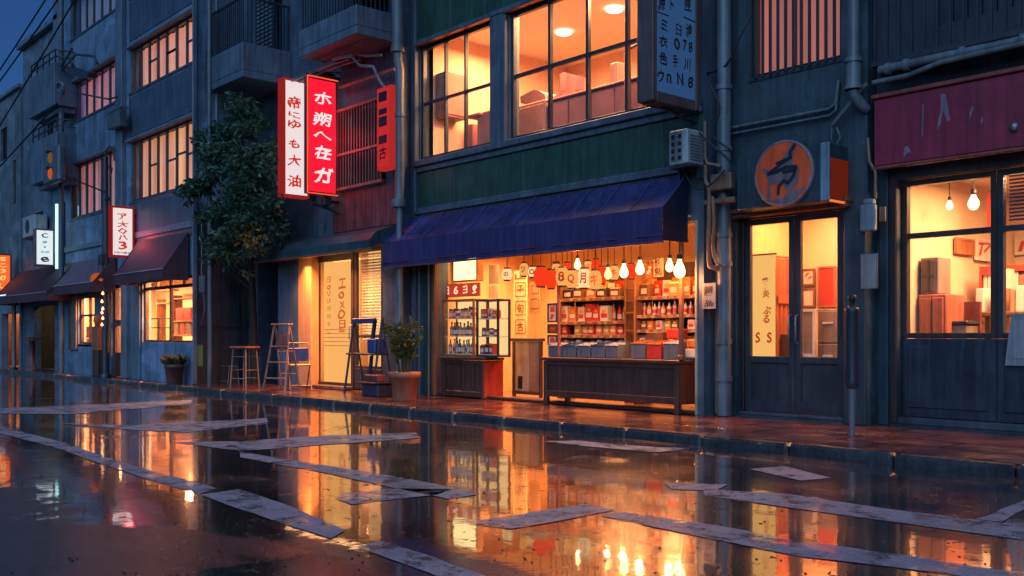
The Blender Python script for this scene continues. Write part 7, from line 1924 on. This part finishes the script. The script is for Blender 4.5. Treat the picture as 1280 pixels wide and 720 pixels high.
# traffic light
v = 7.45; tx0, tx1 = U(52, v), U(71, v)
o = thing('traffic_light', 'dark traffic light showing amber and red-orange lenses at the slim grey pole', 'traffic light', ((tx0 + tx1) / 2, v + .1, Zc(61, 229, v)))
MB().box(tx0, tx1, v + .03, v + .22, Zc(61, 229, v), Zc(61, 184, v), ch=.05).build('housing', surf('signal_housing', (.09, .12, .15), .4), o)
for i, (py, mt, nm) in enumerate(((197, glow('amber_lens', (.42, .2, .05), .38), 'amber lens'), (217, glow('red_orange_lens', (1, .17, .03), .5), 'red-orange lens'))):
    cx, cz = U(61.5, v), Zc(61.5, py, v)
    l_ = MB().lathe([(.0, -.012), (.1, -.008), (.15, .028)], (cx, v, cz), 20, axis='y').build('lens', mt, o); l_['label'] = nm
    hd = MB(); n = 14; vs, fs = [], []
    for k in range(n + 1):
        an = math.pi * (.27 + .46 * k / n)
        for (rr, yy) in ((.165, v + .03), (.17, v - .05), (.18, v - .05), (.178, v + .03)): vs.append((cx + rr * math.cos(an), yy, cz + rr * math.sin(an)))
    for k in range(n):
        for j in range(4): fs.append((k * 4 + j, k * 4 + (j + 1) % 4, (k + 1) * 4 + (j + 1) % 4, (k + 1) * 4 + j))
    hd.add(vs, fs).build('visor', DARKMETAL, o)
MB().tube([(tx1 - .1, v + .12, Zc(61, 190, v)), (p2, pv2, Zc(61, 188, v))], .03, 7).tube([(tx1 - .1, v + .12, Zc(61, 222, v)), (p2, pv2, Zc(61, 222, v))], .03, 7).build('bracket', DARKMETAL, o)
# overhead wires
def wire(pts, r, label):
    P = [Vector(p) for p in pts]; out_ = []
    n = 26
    a_, c_ = P
    for i in range(n + 1):
        s_ = i / n; q = a_.lerp(c_, s_); q.z -= .35 * 4 * s_ * (1 - s_) * ((c_ - a_).length / 30) ** 2; out_.append(q)
    tag(MB().tube(out_, r, 6).build('overhead_wire', BLACK), label, 'wire', 'overhead wires')
def wpt(px, py, v): return Vector((U(px, v), v, Zc(px, py, v)))
def ext(a_, c_, k0, k1): d_ = c_ - a_; return (a_ - d_ * k0, a_ + d_ * k1)
for (q0, q1, v0, v1, k0, k1, lab) in (((0, 83), (53, 0), 7.2, 7.0, 1.0, 2.6, 'uppermost black wire crossing the patch of sky'), ((0, 96), (67, 0), 7.0, 6.8, 1.0, 2.4, 'second black wire in the patch of sky'), ((0, 150), (88, 0), 7.3, 7.2, 1.0, 2.2, 'third black wire, passing before the far balconies'), ((0, 207), (72, 129), 7.4, 7.66, .8, 1.0, 'lowest black wire, tied to the slim grey utility pole')):
    wire(ext(wpt(*q0, v0), wpt(*q1, v1), k0, k1), .022, lab)
wire((wpt(70, 215, 7.6), wpt(131, 240, 7.7)), .018, 'black wire slung from the traffic light to the dark street pole')

# ================================================================== far end of the street
FARW = render_wall('far_grey_render', (.13, .175, .23))
t = thing('grey_corner_building', 'grey building with box balconies beyond the apartment building', 'building', (-29.5, VA + 2.5, PAVE))
x0, x1 = -31.2, aa - .006
fh = [(U(44, VA), U(56, VA), Zc(50, 335, VA), Zc(50, 240, VA)), (U(28, VA), U(36, VA), Zc(32, 200, VA), Zc(32, 150, VA)), (U(18, VA), U(25, VA), Zc(22, 250, VA), Zc(22, 210, VA))]
fh = [h for h in fh]
hol = [(U(57, VA), U(66, VA), Zc(61, 178, VA), Zc(61, 148, VA)), (U(40, VA), U(52, VA), Zc(46, 300, VA), Zc(46, 265, VA)), (U(40, VA), U(66, VA), PAVE, Zc(52, 382, VA))]
b = MB(); b.wall(x0, x1, PAVE, 9.6, VA + .05, VA + .25, hol); b.shell(x0, x1, VA + .25, 13, PAVE, 9.6)
b.build('wall', FARW, t)
for h in hol[:2]: window(t, h[0], h[1], h[2], h[3], VA + .1, cols=2, rows=1, fm=DARKMETAL, pane=glass('dark_glass', (.25, .27, .3), 1.))
room(t, x0 + .1, x1 - .1, VA + .26, 11, PAVE + .012, 2.7, surf('dim_green_room', (.10, .12, .12), .7))
lt = thing('ceiling_light', 'dim round ceiling light in the dark shop under the black and red awning', 'ceiling light', (-29.6, 9.2, 2.6))
MB().lathe([(.16, .09), (.16, .04), (.12, .02), (0, .015)], (-29.6, 9.2, 2.6), 16).build('diffuser', glow('warm_diffuser', (1, .82, .5), 5), lt)
lamp('shop_light', (-29.6, 9.2, 2.55), 14, (1, .5, .25), lt, .6)
rf = MB(); rf.box(x0 - .05, x1, VA - .12, VA + .3, 9.602, 9.75, ch=.01); rf.build('parapet', APT2, t)
for (pa, pb, pt_, pbm) in ((36, 68, 88, 140), (38, 70, 172, 226)):
    vf = VA - .5; xx0, xx1 = U(pa, vf), U(pb, vf); z0, z1 = Zc((pa + pb) / 2, pbm, vf), Zc((pa + pb) / 2, pt_, vf)
    bb = MB().box(xx0, xx1, vf, VA + .046, z0, z1, ch=.015); bb.box(xx0 + .2, xx1 - .1, vf + .15, VA + .04, z0 - .14, z0 - .003, ch=.01)
    o_ = bb.build('balcony', PALEBLUE, t)
    rr = MB()
    for zz in (.16, .34): rr.tube([(xx0 + .1, vf + .04, z1 + zz), (xx1 - .04, vf + .04, z1 + zz), (xx1 - .04, VA + .04, z1 + zz)], .02, 6)
    for k in range(5): x = xx0 + .1 + (xx1 - xx0 - .14) * k / 4; rr.box(x - .015, x + .015, vf + .025, vf + .055, z1 + .002, z1 + .34)
    rr.build('railing', DARKMETAL, o_)
ac = MB()
o = thing('air_conditioner', 'small pale air conditioner on the far grey building above the white sign', 'air conditioner', (U(35, VA - .3), VA - .2, Zc(35, 292, VA - .3)))
xx0, xx1 = U(28, VA - .35), U(43, VA - .35)
MB().box(xx0, xx1, VA - .35, VA + .0, Zc(35, 296, VA - .35), Zc(35, 270, VA - .35), ch=.02).build('case', surf('ac_white', (.42, .46, .48), .4), o)
MB().lathe([(.2, -.004), (.16, -.012), (0, -.012)], ((xx0 + xx1) / 2 - .1, VA - .35, Zc(35, 283, VA - .35)), 18, axis='y').build('fan_grille', DARKMETAL, o)
MB().box(xx0 - .03, xx1 + .03, VA - .3, VA + .045, Zc(35, 296, VA - .35) - .05, Zc(35, 296, VA - .35) - .003).build('bracket', DARKMETAL, o)
t = thing('distant_building', 'low distant building at the left edge of the street with dark upper windows', 'building', (-36, VA + 2.5, PAVE))
x0, x1 = -46.0, -31.21
hol = [(U(1, VA), U(9, VA), Zc(5, 200, VA), Zc(5, 160, VA)), (U(16, VA), U(20, VA), Zc(18, 255, VA), Zc(18, 200, VA)), (-36.5, -35.0, 5.2, 6.4), (-39.5, -38.0, 5.2, 6.4), (U(2, VA), U(24, VA), PAVE, Zc(12, 392, VA))]
b = MB(); b.wall(x0, x1, PAVE, 8.5, VA, VA + .2, hol); b.shell(x0, x1, VA + .2, 13, PAVE, 8.5); b.build('wall', render_wall('distant_render', (.15, .19, .23)), t)
for h in hol[:4]: window(t, h[0], h[1], h[2], h[3], VA + .05, cols=2, rows=1, fm=DARKMETAL, pane=glass('dark_glass', (.25, .27, .3), 1.))
room(t, U(0, VA) - 1, x1 - .1, VA + .21, 11, PAVE + .012, 2.7, surf('dim_red_room', (.3, .16, .12), .7))
lt = thing('ceiling_light', 'round ceiling light inside the farthest shop under the orange sign', 'ceiling light', (-34.0, 9.3, 2.6))
MB().lathe([(.16, .09), (.16, .04), (.12, .02), (0, .015)], (-34.0, 9.3, 2.6), 16).build('diffuser', glow('warm_diffuser', (1, .82, .5), 5), lt)
lamp('shop_light', (-34.0, 9.3, 2.55), 70, (1, .42, .16), lt, .6)
MB().box(x0, x1, VA - .1, VA + .2, 8.502, 8.62, ch=.01).build('parapet', APT2, t)
MB().box(-45.9, x1 - .5, VA + 1.5, 12.9, 8.505, 9.6).build('roof_house', FARW, t)
# awning, signs, lights at the far end
awning('black and red awning at the far left end of the street', U(-8, 7.45), U(58, 7.45), 7.45, 2.98, 2.2, 1.98, mat=surf('dark_red_black_canvas', (.05, .016, .024), .6), v0=VA - .02)
sx = U(19, 8.05)
s = proj_sign('orange_sign', 'glowing orange vertical sign with yellow characters at the far left', sx, 7.48, 7.95, 2.38, 3.52, .18, surf('orange_sign_case', (.4, .1, .04), .4), glow('orange_sign_face', (1, .14, .03), 1.0),
              [('S', .5, .86, .4, .1), ('こ', .5, .7, .44, .1), ('3', .5, .55, .36, .1), ('0', .5, .37, .36, .12), ('し', .5, .16, .44, .12)], glow('yellow_sign_ink', (1, .62, .18), 1.1))
s = proj_sign('white_sign', 'small cool white box sign with small marks before the far grey building', U(66, 8.0), 7.55, 8.05, 2.95, 3.95, .16, surf('pole_sign_case', (.25, .12, .12), .4), glow('cool_white_face', (.82, .95, 1), .9),
              [('C', .5, .82, .34, .12), ('ゆ', .5, .64, .22, .08), ('.', .5, .51, .1, .04), ('エ', .38, .38, .22, .05), ('の', .62, .38, .2, .05), ('e', .5, .18, .42, .14)], surf('grey_red_ink', (.35, .12, .14), .5))
for nm in ('white_sign', 'orange_sign'): pass
x = U(71, 7.95)
o = thing('neon_tube', 'upright cool white neon tube left of the apartment building', 'neon tube', (x, 7.98, Zc(71, 338, 7.95)))
MB().tube([(x, 7.95, Zc(71, 336, 7.95)), (x, 7.95, Zc(71, 255, 7.95))], .04, 8).build('tube', glow('cool_neon', (.6, 1, .95), 1.3), o)
MB().box(x - .05, x + .05, 8.0, 8.19, Zc(71, 340, 7.95), Zc(71, 252, 7.95), ch=.01).build('channel', DARKMETAL, o)
x0, x1, v = U(-4, 7.5), U(8, 7.5), 7.5
o = thing('shop_light', 'small cold white light box under the orange sign', 'light box', ((x0 + x1) / 2, v, Zc(3, 378, v)))
MB().box(x0, x1, v, v + .2, Zc(3, 378, v), Zc(3, 367, v), ch=.03).build('case', DARKMETAL, o); MB().box(x0 + .05, x1 - .03, v - .015, v - .001, Zc(3, 376.5, v), Zc(3, 368.5, v), ch=.004).build('face', glow('cold_face', (.55, .8, 1), 1.6), o)
x, v = U(17.5, 7.88), 7.88
o = thing('awning_post', 'thin pale post holding up the far left awning', 'post', (x, v, PAVE))
MB().tube([(x, v, PAVE), (x, v, 2.6)], .06, 10).build('shaft', surf('taupe_post', (.3, .2, .18), .5), o); MB().lathe([(.1, 0), (.1, .05)], (x, v, PAVE + .002), 10).build('foot', DARKMETAL, o)
x, v = U(40, 7.9), 7.9
o = thing('red_pedestal', 'dark red pedestal table under the far left awning', 'table', (x, v, PAVE))
MB().box(x - .32, x + .32, v - .2, v + .2, .98, 1.05, ch=.012).build('top', surf('pedestal_red', (.2, .05, .05), .45), o); MB().lathe([(.2, 0), (.2, .04), (.09, .07), (.08, .84), (.14, .86)], (x, v, PAVE + .002), 12).build('stem', surf('pedestal_red', (.2, .05, .05), .45), o)
